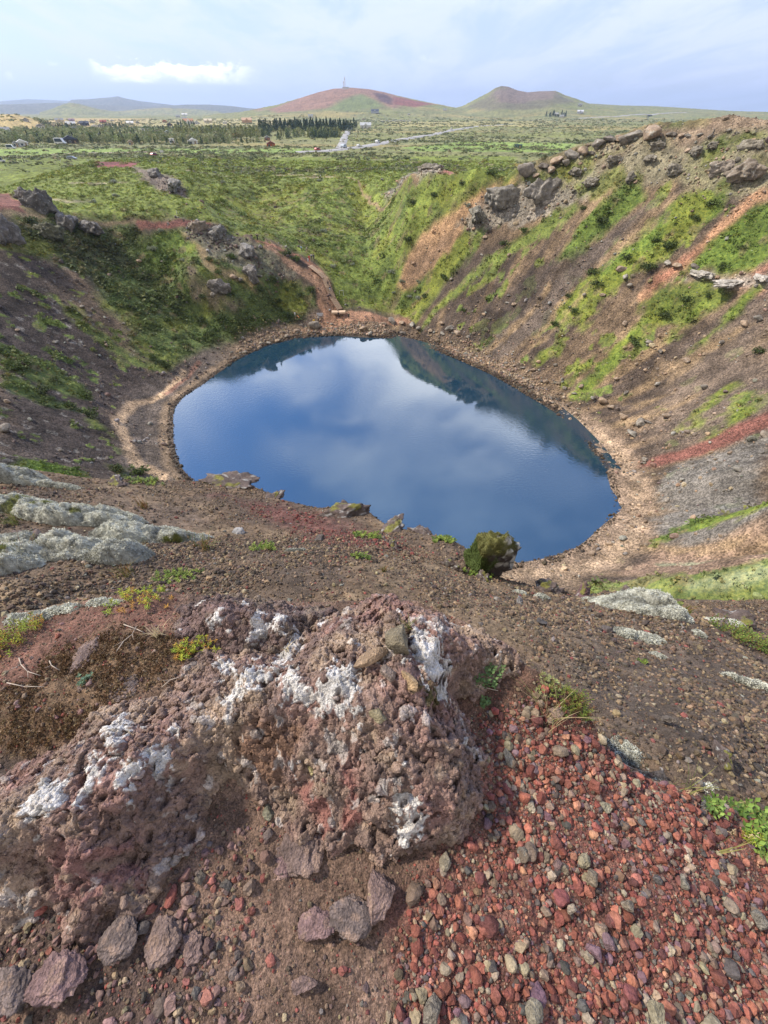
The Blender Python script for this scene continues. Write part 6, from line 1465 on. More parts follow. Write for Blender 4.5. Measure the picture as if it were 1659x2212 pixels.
ASPH = plain_mat('pale_asphalt', (.28, .275, .27), .85, 0, .15, .15)
_, RD = strip('road', [(640, 333), (690, 329), (720, 326), (765, 320), (830, 309), (900, 297), (960, 286), (1030, 273), (1110, 268)], 9.0, ASPH)
_, RD2 = strip('side_road', [(735, 321), (739, 312), (743, 302), (747, 292), (753, 282), (760, 273)], 6.0, ASPH)
strip('far_road', [(1250, 256), (1330, 252), (1420, 246), (1480, 243.5)], 12.0, ASPH)
strip('parking_lane', [(120, 349), (200, 347), (300, 343), (400, 341)], 5.0, plain_mat('gravel_lane', (.26, .21, .16), .9, 0, .3, .3), .25)

# ------------------------------------------------------------------ cars
def car(loc, rz, col, lab, group=None, van=False, sc_=1.0):
    t = root('parked_car' if not van else 'camper_van', tuple(loc), rz, lab, 'car' if not van else 'van', group, sc_)
    H_ = 2.4 if van else 1.45; L_ = 5.6 if van else 4.3
    prof = [(-L_ / 2, .35), (L_ / 2, .35), (L_ / 2, .8), (L_ / 2 - .8, .95), (L_ / 2 - 1.6, H_), (-L_ / 2 + (.2 if van else .5), H_), (-L_ / 2, .95)]
    MB().prism(prof, -.85, .85).build('body', cm(col, .35, .2), t, bevel=.08)
    g = [(-L_ / 2 + .45, 1.0), (L_ / 2 - 1.05, 1.0), (L_ / 2 - 1.65, H_ - .12), (-L_ / 2 + .65, H_ - .12)]
    MB().prism(g, -.87, .87).build('windows', GLASS, t)
    for sx in (-L_ / 2 + .85, L_ / 2 - .85):
        for sy in (-.8, .8): w_ = MB().bar((sx, sy - .1, .33), (sx, sy + .1, .33), .33, 14).build('wheel', cm((.02, .02, .02)), t, False); MB().bar((sx, sy - .12, .33), (sx, sy + .12, .33), .17, 10).build('rim', cm((.5, .5, .5), .3, .8), w_)
    for sy in (-.6, .6): MB().box((L_ / 2, sy, .72), (.06, .3, .16)).build('headlight', cm((.8, .8, .75), .2), t)
    return t
car(put(157, 346, .1, 150), .1, (.30, .32, .35), 'silver-grey car parked behind the left rim')
car(put(335, 339, .1, 200), 1.2, (.20, .04, .08), 'dark red car parked beside the white sign board')
car(put(-2, 352, .1, 130), 1.0, WHITE, 'white car cut by the left edge of the photo', van=True)
def on_road(R_, f, off=2.0):
    i = int(f * (len(R_) - 2)); a = R_[i]; b = R_[i + 1]; d = b - a; an = math.atan2(d[1], d[0]); return (a[0] - math.sin(an) * off, a[1] + math.cos(an) * off, a[2] + .02), an
def car_at(R_, X, off, col, lab, **k):
    q = project(R_[:, 0], R_[:, 1], R_[:, 2])[0]; i = int(np.argmin(np.abs(q - X))); i = min(i, len(R_) - 2); a = R_[i]; d = R_[i + 1] - a; an = math.atan2(d[1], d[0]); car((a[0] - math.sin(an) * off, a[1] + math.cos(an) * off, a[2] + .02), an, col, lab, **k)
car_at(RD, 820, 2, WHITE, 'white car on the road between the wood and the green field', sc_=1.3); car_at(RD, 751, 2, (.45, .5, .55), 'silver car on the road near the junction', sc_=1.4); car_at(RD, 768, -2, WHITE, 'small white car on the near lane just right of the junction')
car_at(RD, 693, 2, (.3, .05, .05), 'dark red car at the left end of the road'); car_at(RD, 971, -2, WHITE, 'white van on the road far up by the dry grass', van=True); car_at(RD2, 740.5, 0, WHITE, 'tall white van waiting on the side road', van=True)

# ------------------------------------------------------------------ houses and cabins on the plain
def house(X, Y, w_px, wall, roof, lab, rz=0.0, long_=.7, flat=False, cat='house', name='country_house', h=1.0):
    p = put(X, Y, 0, 250); dep = project(*p)[2]; Wd = w_px * dep / FPX * 1.15; D_ = max(Wd * long_, 3); Hh = min(max(Wd * .26, 2.4), 5.0) * h
    t = root(name, tuple(p - (0, 0, .3)), rz - math.atan2(p[0], p[1]), lab, cat)
    MB().box((0, 0, Hh / 2), (Wd, D_, Hh)).build('wall', cm(wall), t)
    if flat: MB().box((0, 0, Hh + .15), (Wd * 1.04, D_ * 1.04, .3)).build('roof', cm(roof), t)
    else:
        rh = Wd * .16 + .5; o = .45
        if Wd > 12 and D_ < Wd: # ridge along the front
            r = MB(); pr = [(-D_ / 2 - o, Hh - .1), (D_ / 2 + o, Hh - .1), (0, Hh + rh)]; r.prism(pr, -Wd / 2 - o, Wd / 2 + o); r.V = [(v[1], v[0], v[2]) for v in r.V]; r.build('roof', cm(roof), t)
            g = MB(); g.prism([(-Wd * .16, Hh - .2), (Wd * .16, Hh - .2), (0, Hh + rh * .85)], -D_ / 2 - .9, 0); g.build('gable', cm(wall), t)
        else: MB().prism([(-Wd / 2 - o, Hh - .1), (Wd / 2 + o, Hh - .1), (0, Hh + rh)], -D_ / 2 - o, D_ / 2 + o).build('roof', cm(roof), t)
    n = 3 if Wd > 7 else 2
    for i in range(n):
        xw = (i - (n - 1) / 2) * Wd / (n + .2)
        if i == n - 1: MB().box((xw, -D_ / 2 - .04, 1.05), (1.0, .08, 2.1)).build('door', cm(TIMBER), t)
        else:
            fr = MB().box((xw, -D_ / 2 - .04, Hh * .55), (1.5, .08, 1.3)).build('window', cm(WHITE), t); MB().box((xw, -D_ / 2 - .10, Hh * .55), (1.3, .05, 1.1)).build('pane', GLASS, fr)
    if Wd > 10 and not flat: MB().box((Wd * .25, 0, Hh + Wd * .14 + .6), (.7, .7, 1.4)).build('chimney', cm(ROOFG), t)
    return t
B = 'bungalow'
for a_ in [(50, 317, 20, WHITE, WHITE, 'white house with a steep gable at the far left beside the green field'), (36.7, 318, 8, WHITE, ROOFG, 'small white hut left of the steep-gabled house'), (153, 310, 26, DARK, NAVY, 'long dark house with a navy roof right of the white bus'), (218, 303, 13, (.25, .25, .27), NAVY, 'small dark cabin with a white front in the left wood'),
           (126.7, 296, 15, RUST, (.1, .07, .06), 'red-brown cabin among the trees at the left'), (162.5, 286, 18, (.5, .52, .52), ROOFG, 'pale grey house in the trees above the red-brown cabin'), (37.5, 306.5, 8, WHITE, ROOFR, 'tiny white cabin with reddish side at the far left'), (10, 290, 22, (.48, .5, .5), ROOFG, 'long pale house at the left edge of the wood'),
           (57.5, 263, 10, WHITE, ROOFG, 'white house alone on the hillside at the far left'), (88, 277, 14, WHITE, ROOFG, 'white low houses at the left end of the village row'), (115, 275, 13, CREAM, CREAM, 'cream flat house in the village row'), (131, 276, 9, TIMBER, ROOFR, 'orange timber cabin right of the cream flat house'), (155, 273, 16, WHITE, (.42, .43, .44), 'broad white house in the middle of the village row'),
           (184, 271.5, 15, NAVY, NAVY, 'navy house in the village row'), (172, 268, 7, WHITE, (.25, .2, .25), 'white house with a purple roof behind the navy house'), (205, 275.5, 9, WHITE, WHITE, 'white cottage right of the navy house'), (217.5, 275, 10, WHITE, ROOFG, 'white cottage with grey roof, second right of the navy house'), (224, 266.5, 11, RUST, RUST, 'red barn behind the village row'),
           (237, 272, 7, CREAM, ROOFG, 'tan hut at the right end of the village row'), (130, 264.5, 14, CREAM, ROOFG, 'cream house at the back of the village'), (156, 263, 10, (.24, .17, .22), (.2, .14, .18), 'purple-brown house at the back of the village'), (200, 265.5, 9, WHITE, ROOFG, 'white house at the back of the village, left of the red barn'), (242.5, 262, 6, WHITE, WHITE, 'tiny white house far behind the red barn'),
           (282, 269.5, 12, WHITE, WHITE, 'white flat building at the edge of the middle wood'), (298, 267, 7, WHITE, ROOFG, 'small white house behind the middle wood'), (316.5, 283, 17, WHITE, ROOFGREEN, 'white-fronted house with a green roof in the wood'), (364, 293.5, 15, (.5, .55, .6), (.45, .5, .55), 'pale blue-roofed house in the middle of the wood'), (418, 311, 16, WHITE, WHITE, 'white cabin at the lower edge of the wood'),
           (440, 304.5, 10, WHITE, ROOFG, 'small white cabin left of the brown-roofed house'), (463, 304, 20, CREAM, (.17, .12, .08), 'pale house with a brown gabled roof at the lower edge of the wood'), (510, 297, 12, (.4, .3, .27), RUST, 'red-roofed cabin on the slope right of the wood'), (367, 272, 10, DARK, DARK, 'dark low building beside the conifer clump'),
           (408, 268, 18, WHITE, (.36, .2, .12), 'white house with an orange roof beyond the wood'), (425, 268, 10, WHITE, (.4, .42, .44), 'white house right of the orange-roofed one'), (450, 265.5, 14, CREAM, CREAM, 'cream long shed beyond the wood'), (486.5, 267.5, 9, WHITE, WHITE, 'white shed at the right end beyond the wood'), (454, 281, 8, (.35, .45, .55), (.35, .45, .55), 'pale blue hut hidden among the poplars'),
           (399, 250, 10, WHITE, WHITE, 'white farm high up behind the village'), (399, 259, 9, WHITE, ROOFG, 'white farmhouse below the high farm'), (385, 254, 8, (.45, .46, .45), ROOFG, 'grey farmhouse left of the high farm'), (356.5, 265, 9, (.45, .28, .15), ROOFR, 'orange cabin beyond the middle wood'), (283, 296, 12, (.3, .28, .27), (.12, .11, .1), 'dark-roofed cabin deep in the left wood'),
           (284, 314, 8, CREAM, (.3, .24, .18), 'tan shed alone on the heath'), (534, 265.5, 18, (.45, .28, .17), (.45, .3, .2), 'long orange-tan building beyond the conifers'), (586, 318.5, 15, (.45, .10, .04), (.2, .08, .06), 'bright orange-red house on the heath nearest the road'), (578, 303, 10, (.28, .1, .08), ROOFG, 'dark red cabin up the slope from the orange-red house'),
           (671, 253, 9, WHITE, ROOFG, 'white house at the foot of the mast hill'), (675, 266, 7, WHITE, WHITE, 'white hut showing among the tall conifers'), (751, 273, 9, WHITE, (.4, .45, .5), 'white house at the top of the side road'), (790, 277, 20, WHITE, (.38, .40, .42), 'broad white house right of the side road'), (810, 244.5, 14, (.4, .43, .5), NAVY, 'blue-roofed house at the foot of the mast hill'),
           (785, 258, 6, CREAM, CREAM, 'cream hut above the broad white house'), (961, 239.5, 7, WHITE, ROOFG, 'tiny house on the saddle between the two hills'), (883, 248, 5, WHITE, WHITE, 'tiny white house right of the caravan village'), (1252.7, 229.5, 8, (.42, .43, .43), ROOFG, 'white house high on the flank of the right hill'), (1252.7, 245.5, 11, (.5, .5, .55), (.45, .46, .5), 'long pale building below the house on the right hill'),
           (1201, 249.5, 8, WHITE, WHITE, 'white hut beside the dark trees under the right hill'), (1213, 253.5, 8, WHITE, ROOFG, 'second white hut, below the one beside the dark trees')]:
    house(*a_)
house(1118.7, 321, 14, (.08, .14, .11), (.07, .12, .1), 'dark green container hut on the bright green field', flat=True, cat='container', name='container_hut')
for i, (X, Y, w_) in enumerate([(827, 262, 6), (835, 260, 5), (842, 262.5, 6), (850, 259.5, 5), (857, 262, 6), (866, 260.5, 5), (874, 261.5, 6), (884, 261, 6)]):
    house(X, Y + 1, w_, WHITE if i % 3 else (.42, .46, .52), WHITE, '%s caravan from the left in the row of white caravans on the plain' % ('first', 'second', 'third', 'fourth', 'fifth', 'sixth', 'seventh', 'eighth')[i], flat=True, cat='caravan', name='caravan', h=.9)['group'] = 'row of white caravans'
car(put(132.5, 312, 0, 250), -.1, WHITE, 'long white bus parked left of the dark house', van=True, sc_=1.6); car(put(25, 322.5, 0, 250), .2, WHITE, 'white van left of the steep-gabled white house', van=True); house(373, 311.5, 9, WHITE, WHITE, 'white caravan at the lower edge of the middle wood', flat=True, cat='caravan', name='caravan', h=1.3)
# masts on the red hill
for X, top, lab in [(743.5, 172, 'taller lattice mast on the red hill'), (740.5, 178, 'shorter lattice mast left of the taller one on the red hill')]:
    p = put(X + 2, 192.5, 0, 1500); dep = project(*p)[2]; hh = (190 - top) * dep / FPX * 1.0
    t = root('radio_mast', tuple(p), 0, lab, 'mast'); b = MB()
    for k in range(3):
        a = 2 * math.pi * k / 3; b.bar((2 * math.cos(a), 2 * math.sin(a), -4), (1.2 * math.cos(a), 1.2 * math.sin(a), hh), .55, 5)
    b.build('tower', cm((.62, .60, .60)), t); br = MB()
    for k in range(10): z0 = hh * k / 10; br.bar((2, 0, z0), (-1.2, 1.6, z0 + hh / 10), .25, 4); br.bar((-1, 1.7, z0), (-1, -1.7, z0 + hh / 10), .25, 4)
    br.build('bracing', cm((.6, .25, .2)), t); MB().box((0, 0, hh * .8), (4, 4, 3)).build('antenna', cm(WHITE), t)
p = put(747, 192.5, 0, 1500); t = root('mast_building', tuple(p), 0, 'low white hut at the foot of the hilltop masts', 'hut'); MB().box((0, 0, 2), (26, 8, 6)).build('wall', cm(WHITE), t); MB().box((0, 0, 5.4), (28, 9, .8)).build('roof', cm(ROOFG), t)

# ------------------------------------------------------------------ woods on the plain
def tree_proto(name, kind, seed, col, label, group):
    r = np.random.default_rng(seed)
    if kind == 'spruce':
        def shp(q, u): z = q.uniform(.06, 1.0); rr = .32 * (1 - z) ** .8 * q.uniform(.5, 1); a = q.uniform(0, 6.283); return np.array([rr * math.cos(a), rr * math.sin(a), z])
        V, F = leaf_cloud(230, seed, .10, shape=shp)
    else:
        wd = .24 if kind == 'poplar' else .42
        def shp(q, u): z = q.uniform(.14, 1.0); rr = wd * math.sin(math.pi * min(1, (z - .05) / .98)) ** .7 * q.uniform(.3, 1); a = q.uniform(0, 6.283); return np.array([rr * math.cos(a), rr * math.sin(a), z])
        V, F = leaf_cloud(200, seed, .11, shape=shp)
    c = np.repeat(np.array(col)[None] * r.uniform(.6, 1.5, (len(F), 1)), 4, 0).astype(np.float32)
    o = root(name, (0, 0, 0), 0, label, 'tree', group); mesh_np('crown', V, F, M_LEAF, c, parent=o, smooth=False)
    MB().bar((0, 0, -.05), (0, 0, .85), .018, 6, .006).build('trunk', M_BARK if kind == 'spruce' else cm((.42, .38, .30)), o); return o, (V, F, c)
TP = [tree_proto('spruce_tree', 'spruce', 901, (.032, .060, .030), '', None), tree_proto('spruce_tree', 'spruce', 902, (.045, .078, .035), '', None), tree_proto('poplar_tree', 'poplar', 903, (.22, .25, .10), '', None), tree_proto('birch_tree', 'birch', 904, (.13, .17, .065), '', None), tree_proto('poplar_tree', 'poplar', 905, (.27, .28, .13), '', None)]
def tree_rows():
    rr = np.random.default_rng(77); rows = []
    def row(pick_, x0, x1, y0, y1, n, h0, h1, where, kind): 
        for X in np.linspace(x0, x1, n) + rr.uniform(-3, 3, n): rows.append((pick_[rr.integers(0, len(pick_))], X, rr.uniform(y0, y1), rr.uniform(h0, h1), where, kind))
    row([0, 1], 560, 760, 281, 285, 60, 7, 12, 'in the dark conifer wall left of the side road', 'dark conifer'); row([0, 1], 600, 770, 276, 280, 34, 9, 13, 'at the back of the conifer wall left of the side road', 'dark conifer')
    row([2, 4], 380, 560, 296, 301, 44, 6, 10, 'in the pale poplar screen of the middle wood', 'pale yellow-green poplar'); row([2, 3, 4], 600, 735, 293, 299, 30, 5, 8, 'in the low birch edge below the conifers', 'light green birch')
    row([0, 1, 3], 385, 420, 272, 277, 10, 6, 9, 'in the conifer clump by the village', 'dark conifer'); row([3, 1], 20, 300, 303, 310, 46, 4, 7, 'along the lower edge of the left wood', 'dull green birch'); row([2, 3, 4], 60, 360, 291, 297, 40, 4, 7, 'in the middle of the left wood', 'yellow-green tree'); row([0], 1182, 1222, 249, 253, 14, 8, 15, 'by the huts under the right hill', 'dark tree')
    row([3, 1], 300, 560, 309, 313, 22, 2.5, 4.5, 'along the lower edge of the middle wood', 'small green tree')
    used = set(); TL = {}
    for k, X, Y, h, where, kind in rows:
        p = put(X, Y, 0, 250); o0 = TP[k][0]
        if k not in used: used.add(k); o = o0
        else: o = link_copy(o0, (0, 0, 0))
        o.location = tuple(p); o.rotation_euler = (0, 0, X); o.scale = (h, h, h); o['label'] = '%s standing %s' % (kind, where); o['group'] = 'trees ' + where; TL.setdefault(where, []).append((X, o))
    for wh, l in TL.items():
        l.sort(key=lambda q: q[0])
        if len(l) <= 20:
            for i, (X, o) in enumerate(l): o['label'] += ', %s from the left' % ORD[i]
    # the rest of the wood, one mass
    n = 5200; X = rr.uniform(-60, 770, n); Y = rr.uniform(268, 309, n); c_ = fbm(X / 60, Y / 9, seed=901, octs=3)
    keep = ((Y > 284) | ((c_ > .30) & (Y > 277))) & (c_ > -.28) & ~((X > 500) & (X < 600) & (Y > 296)) & ~((X > 735)) & (Y < 309 - sstep(X, 560, 640) * 10); X, Y = X[keep], Y[keep]
    dx, dy, dz = sight(X, Y); t_ = (26.3 - CAMZ) / dz; x = dx * t_; y = dy * t_; z = far_z(x, y); n = len(x); q = rr.random(n); conif = fbm(x / 90, y / 60, seed=907, octs=3)
    for nm, ks, sel, h, cols in (('poplar_wood', (2, 3), conif < .12, (2.5, 6.0), [(3, (.22, .245, .11)), (2, (.14, .17, .08)), (2, (.28, .29, .15))]), ('conifer_wood', (0, 1), conif >= .12, (4, 7), [(2, (.06, .09, .05)), (1, (.055, .085, .035))])):
        i = np.nonzero(sel)[0]; pr = [(TP[k][1][0][:4 * 90], TP[k][1][1][:90]) for k in ks]; s = rr.uniform(*h, len(i))
        scatter_mesh(nm, pr, np.stack([x[i], y[i], z[i]], 1), np.stack([s * 1.5, s * 1.5, s], 1), pick(rr, len(i), cols), M_LEAF, rr, ('mixed poplar and birch wood' if ks[0] == 2 else 'dark conifer wood') + ' covering the plain behind the green field', sink=-.05, tilt=.12)
tree_rows()

# ------------------------------------------------------------------ plants within reach
def blades(X, Y, n, hpx, col, seed, lab, f=None, near=False, rel=None, spread=.5, name='grass_tuft', wpx=1.6, heads=False, lean=.25, cat='grass'):
    p = relp(X, Y, rel) if rel is not None else (hit(X, Y) if f is None else hit_f(f, X, Y)); dep = project(*p)[2]; h = hpx * dep / FPX; wd = wpx * dep / FPX; r = np.random.default_rng(seed)
    if rel is not None: p[2] = float(near_z(p[0], p[1])[0])
    V = []; F = []; C = []; HV = MB()
    for i in range(n):
        a = r.uniform(0, 6.283); b = np.array([r.normal(0, .18), r.normal(0, .18), 0]) * h * spread; ln = h * r.uniform(.5, 1.1); bend = r.uniform(.05, lean * 2.2); dr = np.array([math.cos(a), math.sin(a), 0]); sd = np.array([-dr[1], dr[0], 0]); cc = np.array(col[r.integers(0, len(col))]) * r.uniform(.8, 1.2)
        for k in range(6):
            u = k / 5; q = b + dr * (bend * u ** 1.8 * ln) + np.array([0, 0, ln * u * (1 - .3 * bend * u)]); w_ = wd * .5 * (1 - u) ** .6 + wd * .05; V += [q - sd * w_, q + sd * w_]; C += [cc, cc]
            if k: o = len(V) - 4; F.append((o, o + 1, o + 3, o + 2))
        if heads and i < heads:
            for g in range(9): e = q - np.array([0, 0, ln * .03 * g]) + r.normal(0, 1, 3) * h * .012; HV.bar(e, e + np.array([r.normal(0, .012), r.normal(0, .012), .035]) * h * 1.3, h * .007, 5, h * .002)
    t = root(name, tuple(p), 0, lab, cat); mesh_np('blades', V, F, M_LEAF, np.array(C, np.float32), parent=t)
    if heads: HV.build('seed_head', cm((.45, .34, .2)), t)
    return t
GR = [(.16, .18, .05), (.24, .22, .08), (.12, .15, .04)]; DRYG = [(.42, .33, .19), (.34, .25, .14)]
blades(1188, 1558, 22, 130, DRYG + [(.28, .27, .1)], 1001, 'dry bent grass tuft on the crest of the red slope', lean=.5)
blades(1492, 1700, 12, 130, [(.18, .22, .07), (.3, .3, .1)], 1002, 'tall thin grass tuft at the right of the red crest', rel=1.80, heads=4, lean=.22, spread=.35)
blades(1548, 1832, 4, 150, [(.36, .34, .12)], 1003, 'single upright grass stalk rising from the red gravel at the right', heads=2, lean=.08, spread=.2, wpx=2.4); blades(1640, 1720, 3, 70, [(.34, .3, .14)], 1004, 'pale grass stalk at the right edge behind the leafy plant', heads=2, lean=.2, spread=.2, rel=1.9)
blades(880, 1355, 14, 46, GR + [(.32, .3, .07)], 1005, 'green grass tuft leaning over the stone pile', f=fmain, lean=.6); blades(345, 1372, 40, 34, [(.5, .42, .26)], 1006, 'straw-coloured grass clump in the brown moss', lean=.5, spread=.9); blades(620, 1405, 12, 26, [(.5, .42, .26)], 1007, 'pale straw tuft on the rock left of the stones', f=fmain, lean=.5)
for X, Y, rel, hp, sd, lab in [(450, 1195, 3.9, 44, 1011, 'ochre grass tuft at the tip of the grey moss bank'), (50, 1210, 3.2, 60, 1012, 'rusty grass tuft on the left-hand moss cushion'), (40, 1140, 3.75, 34, 1013, 'green grass tuft on the far moss bank at the left'), (305, 1195, 3.6, 40, 1014, 'reddish grass tuft between the moss cushions'), (395, 1165, 4.0, 36, 1015, 'green grass tuft on the back of the moss bank'),
                       (310, 1095, 4.4, 30, 1016, 'dark rusty tuft alone on the gravel behind the moss'), (265, 1238, 3.1, 44, 1017, 'dark tuft hanging under the steep moss cushion'), (830, 1240, 3.4, 16, 1018, 'tiny green tuft in front of the rock with moss'), (1470, 1330, 4.2, 30, 1019, 'ochre tuft at the right end of the pale moss cushion')]:
    blades(X, Y, 46, hp, [(.20, .15, .05), (.13, .15, .04), (.24, .12, .05)] if sd != 1013 else GR, sd, lab, rel=rel, lean=.45, spread=1.0, wpx=1.3)

def leafy(X, Y, wpx, hpx, n, col, seed, lab, f=None, rel=None, leaf=9, name='leafy_plant', pin=False):
    p = relp(X, Y, rel) if rel is not None else (hit(X, Y) if f is None else hit_f(f, X, Y)); k = project(*p)[2] / FPX; r = np.random.default_rng(seed)
    if rel is not None: p[2] = float(near_z(p[0], p[1])[0])
    V = []; F = []; C = []; S = MB(); L_ = leaf * k
    for i in range(n):
        u, v = r.normal(0, .33, 2); u = np.clip(u, -.6, .6); v = np.clip(v, -.6, .6); b = np.array([u * wpx * k, v * wpx * k * .7, 0]); gz = float(near_z(p[0] + b[0], p[1] + b[1])[0]) - p[2] if f is None else 0; b[2] = gz
        hh = hpx * k * r.uniform(.5, 1.1) * (1 - .5 * (u * u + v * v)); tip = b + np.array([r.normal(0, .25) * hh, r.normal(0, .25) * hh, hh]); S.bar(b, tip, k * .5, 5, k * .3)
        cc0 = np.array(col[r.integers(0, len(col))])
        m = 14 if pin else 9
        for j in range(m):
            q = b + (tip - b) * ((j + 1.5) / (m + .5)); a = j * 2.4 + r.uniform(-.3, .3); d = np.array([math.cos(a), math.sin(a), r.uniform(.2, .9)]); d /= np.linalg.norm(d); s = np.cross(d, (0, 0, 1)); s /= np.linalg.norm(s); up = np.cross(s, d)
            wl = .14 if pin else .30; ln = L_ * r.uniform(.7, 1.2); o = len(V); V += [q, q + d * ln * .45 + s * ln * wl + up * .05 * ln, q + d * ln, q + d * ln * .45 - s * ln * wl + up * .05 * ln]; F.append((o, o + 1, o + 2, o + 3)); cc = cc0 * r.uniform(.7, 1.35); C += [cc] * 4
    t = root(name, tuple(p), 0, lab, 'plant'); mesh_np('foliage', V, F, M_LEAF, np.array(C, np.float32), parent=t, smooth=False); S.build('stalks', cm((.2, .12, .06)), t); return t
YG = [(.34, .36, .04), (.24, .32, .04), (.40, .22, .05)]; LG = [(.13, .22, .04), (.17, .26, .05), (.21, .30, .07), (.10, .17, .04)]
leafy(1600, 1790, 110, 46, 80, LG, 1101, 'bright green leafy plant at the right edge of the red slope', leaf=12); leafy(1535, 1745, 44, 36, 16, LG, 1102, 'smaller bright green leafy sprig left of the large leafy plant', leaf=11); leafy(1600, 1812, 30, 30, 14, [(.30, .36, .04)], 1103, 'yellow-green feathery sprig in front of the leafy plant', leaf=8, pin=True)
leafy(10, 1392, 80, 50, 70, YG, 1104, 'yellow-green stonecrop clump at the left edge of the lookout', leaf=7, pin=True); leafy(75, 1350, 40, 26, 22, YG, 1105, 'small orange-tipped stonecrop right of the left-edge clump', leaf=6, pin=True); leafy(305, 1290, 110, 22, 60, YG, 1106, 'yellow-green stonecrop on the crest above the red soil', leaf=7, pin=True); leafy(400, 1408, 44, 24, 34, YG, 1107, 'green stonecrop left of the largest outcrop', leaf=7, pin=True); leafy(455, 1395, 44, 22, 28, YG, 1108, 'green stonecrop between the two back outcrops', leaf=7, pin=True)
leafy(490, 1360, 22, 26, 14, YG, 1109, 'upright stonecrop sprig below the dark back outcrop', leaf=6, pin=True); leafy(1238, 1520, 74, 34, 90, [(.10, .15, .025), (.16, .20, .03), (.18, .09, .04)], 1110, 'dense green moss-like tuft on the red crest', leaf=6, pin=True); leafy(1055, 1470, 46, 30, 20, [(.10, .17, .06), (.14, .22, .08)], 1111, 'small green herb under the right arm of the outcrop', leaf=9); leafy(1045, 1520, 16, 14, 6, [(.14, .22, .08)], 1112, 'tiny green sprig on shaded soil right of the outcrop', leaf=8)
leafy(1185, 1478, 60, 18, 40, [(.24, .28, .08), (.30, .33, .14)], 1113, 'pale green moss plants along the crest', leaf=5, pin=True); leafy(185, 1468, 26, 14, 8, [(.10, .16, .10)], 1114, 'dull green rosette in the brown soil at the left', leaf=8)
for X, Y, rel, w_, h, n, sd, lab in [(580, 1205, 4.05, 46, 16, 40, 1121, 'green leafy cushion alone on the brown bench'), (1630, 1370, 4.3, 110, 34, 120, 1122, 'yellow-green bush at the right edge of the bench'), (380, 1240, 3.1, 80, 16, 60, 1123, 'dark green mat below the steep moss cushion'), (320, 1042, 5.3, 60, 10, 40, 1124, 'green mat on the left bench edge'), (795, 1163, 4.7, 50, 12, 40, 1125, 'yellow-green mat beside the white-and-moss rock'),
                              (960, 1172, 4.85, 40, 8, 40, 1126, 'green mat on the edge left of the mossy rock'), (1030, 1235, 4.35, 46, 12, 50, 1128, 'green herbs on the near face of the mossy rock'), (780, 1215, 3.9, 30, 12, 20, 1129, 'small green mat on the bench below the white-and-moss rock'), (1370, 1450, 3.2, 14, 8, 8, 1130, 'tiny green sprout on the right gravel'), (1460, 1315, 4.5, 50, 16, 40, 1131, 'olive mat at the tail of the pale moss cushion')]:
    leafy(X, Y, w_, h, n, [(.13, .19, .03), (.19, .24, .045), (.09, .14, .03)], sd, lab, rel=rel, leaf=5.5)
# sun-bleached twigs
def twig(pts, lab, seed, r=1.1, col=(.36, .30, .24)):
    P = [hit(*q) for q in pts]; k = project(*P[0])[2] / FPX; base = P[0].copy(); b = MB(); rr = np.random.default_rng(seed)
    Q = [np.array([p_[0], p_[1], float(near_z(p_[0], p_[1])[0]) + (.008 + .012 * math.sin(math.pi * i / (len(P) - 1)))]) - base for i, p_ in enumerate(P)]
    for i in range(len(Q) - 1): b.bar(Q[i], Q[i + 1], r * k * (1 - .6 * i / len(Q)), 7, r * k * (1 - .6 * (i + 1) / len(Q)))
    t = root('dry_twig', tuple(base), 0, lab, 'twig'); b.build('branch', cm(col, .8, 0, .3), t, True); s = MB()
    for i in range(1, len(Q) - 1): e = Q[i] + rr.normal(0, 1, 3) * np.array([14, 14, 4]) * k + np.array([0, 0, 6 * k]); s.bar(Q[i], e, r * k * .5, 5, r * k * .15)
    s.build('side_shoot', cm(col, .8, 0, .3), t, True)
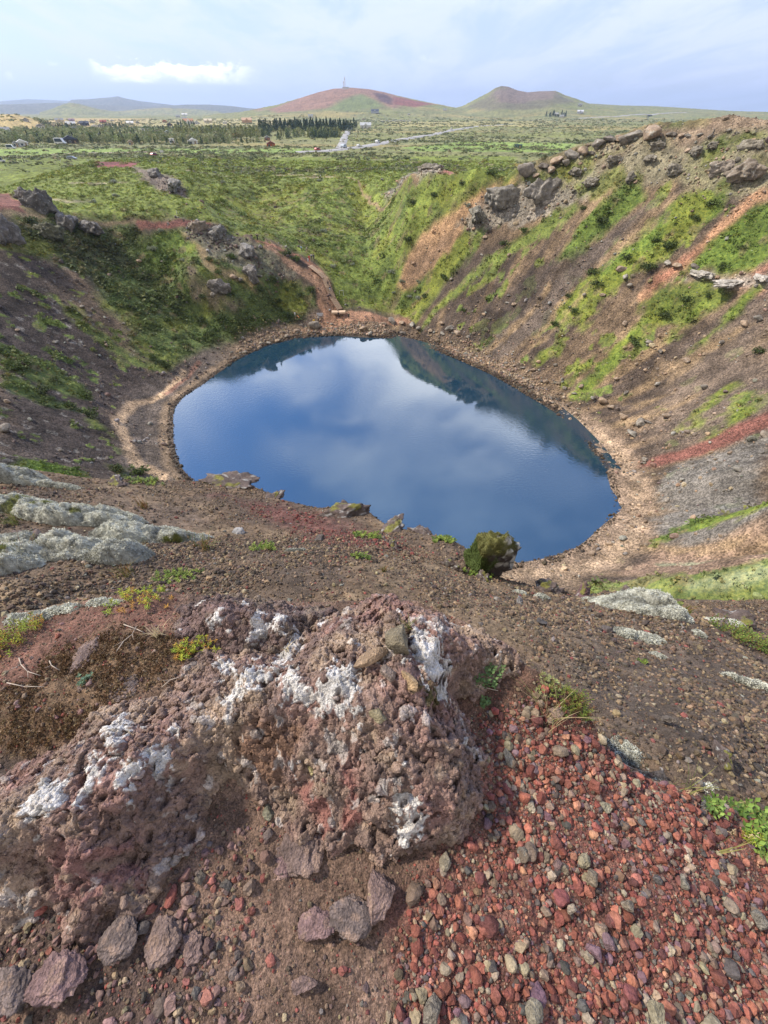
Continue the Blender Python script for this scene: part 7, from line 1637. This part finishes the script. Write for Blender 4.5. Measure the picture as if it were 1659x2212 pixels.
for q, lab in [([(42, 1422), (52, 1440), (68, 1456), (92, 1462)], 'curved pale twig at the left on red soil'), ([(110, 1430), (120, 1444), (132, 1450)], 'short pale twig in the brown moss at the left'), ([(255, 1412), (272, 1390), (290, 1375), (296, 1355)], 'forked grey twig left of the straw clump'), ([(270, 1352), (300, 1364), (315, 1370)], 'thin grey twig above the straw clump'),
               ([(355, 1490), (375, 1476), (398, 1468), (402, 1476)], 'white hooked twig beside the outcrop'), ([(1340, 1650), (1375, 1662), (1410, 1680), (1440, 1700)], 'reddish bare twig lying along the red crest'), ([(1180, 1560), (1210, 1530), (1245, 1500)], 'dry stems crossing the crest tuft'), ([(1010, 1480), (1040, 1490), (1075, 1494)], 'pale twig under the outcrop arm'), ([(20, 1478), (60, 1488), (100, 1486)], 'long thin root on red soil at the left')]:
    twig(q, lab, len(lab))
# brown dead moss felt on the left of the lookout
def felt():
    rr = np.random.default_rng(55); N = 26000; x = rr.uniform(-1.8, 0.1, N); y = rr.uniform(-.1, 1.1, N); m = px_area([[(120, 1400), (300, 1350), (420, 1400), (400, 1470), (250, 1530), (140, 1600), (-40, 1640), (-60, 1520), (60, 1470)]], x, y, .03) * np.clip(.6 + fbm(x / .1, y / .1, seed=56, octs=3) * 1.6, 0, 1)
    k = rr.random(N) < m; x, y = x[k], y[k]; n = len(x)
    scatter_mesh('dead_moss', [leaf_cloud(9, 1200 + k, .5, .6) for k in range(5)], np.stack([x, y, near_z(x, y)], 1), rr.uniform(.006, .016, n), pick(rr, n, [(4, (.13, .078, .040)), (2, (.18, .115, .058)), (1, (.26, .19, .11))]), M_LEAF, rr, 'rust-brown dead moss felted over the left of the lookout', tilt=.5)
felt()

# ------------------------------------------------------------------ air
def haze():
    m = bpy.data.materials.new('haze'); m.use_nodes = True; t = NT(m.node_tree); t.n.clear(); out = t.add('ShaderNodeOutputMaterial'); v = t.add('ShaderNodeVolumePrincipled')
    v.inputs['Color'].default_value = (.56, .70, .95, 1); v.inputs['Density'].default_value = HAZE; v.inputs['Anisotropy'].default_value = .2; t.link(v.outputs[0], out.inputs['Volume'])
    o = MB().box((0, 0, 0), (2, 2, 2)).build('haze', m); R1 = 27500; zt = 620; zb = -40; o.scale = (R1, R1, (zt - zb) / 2); o.location = (0, 0, (zt + zb) / 2); tag(o, kind='stuff', label='thin blue haze over the far hills')
HAZE = 7.5e-5
haze()
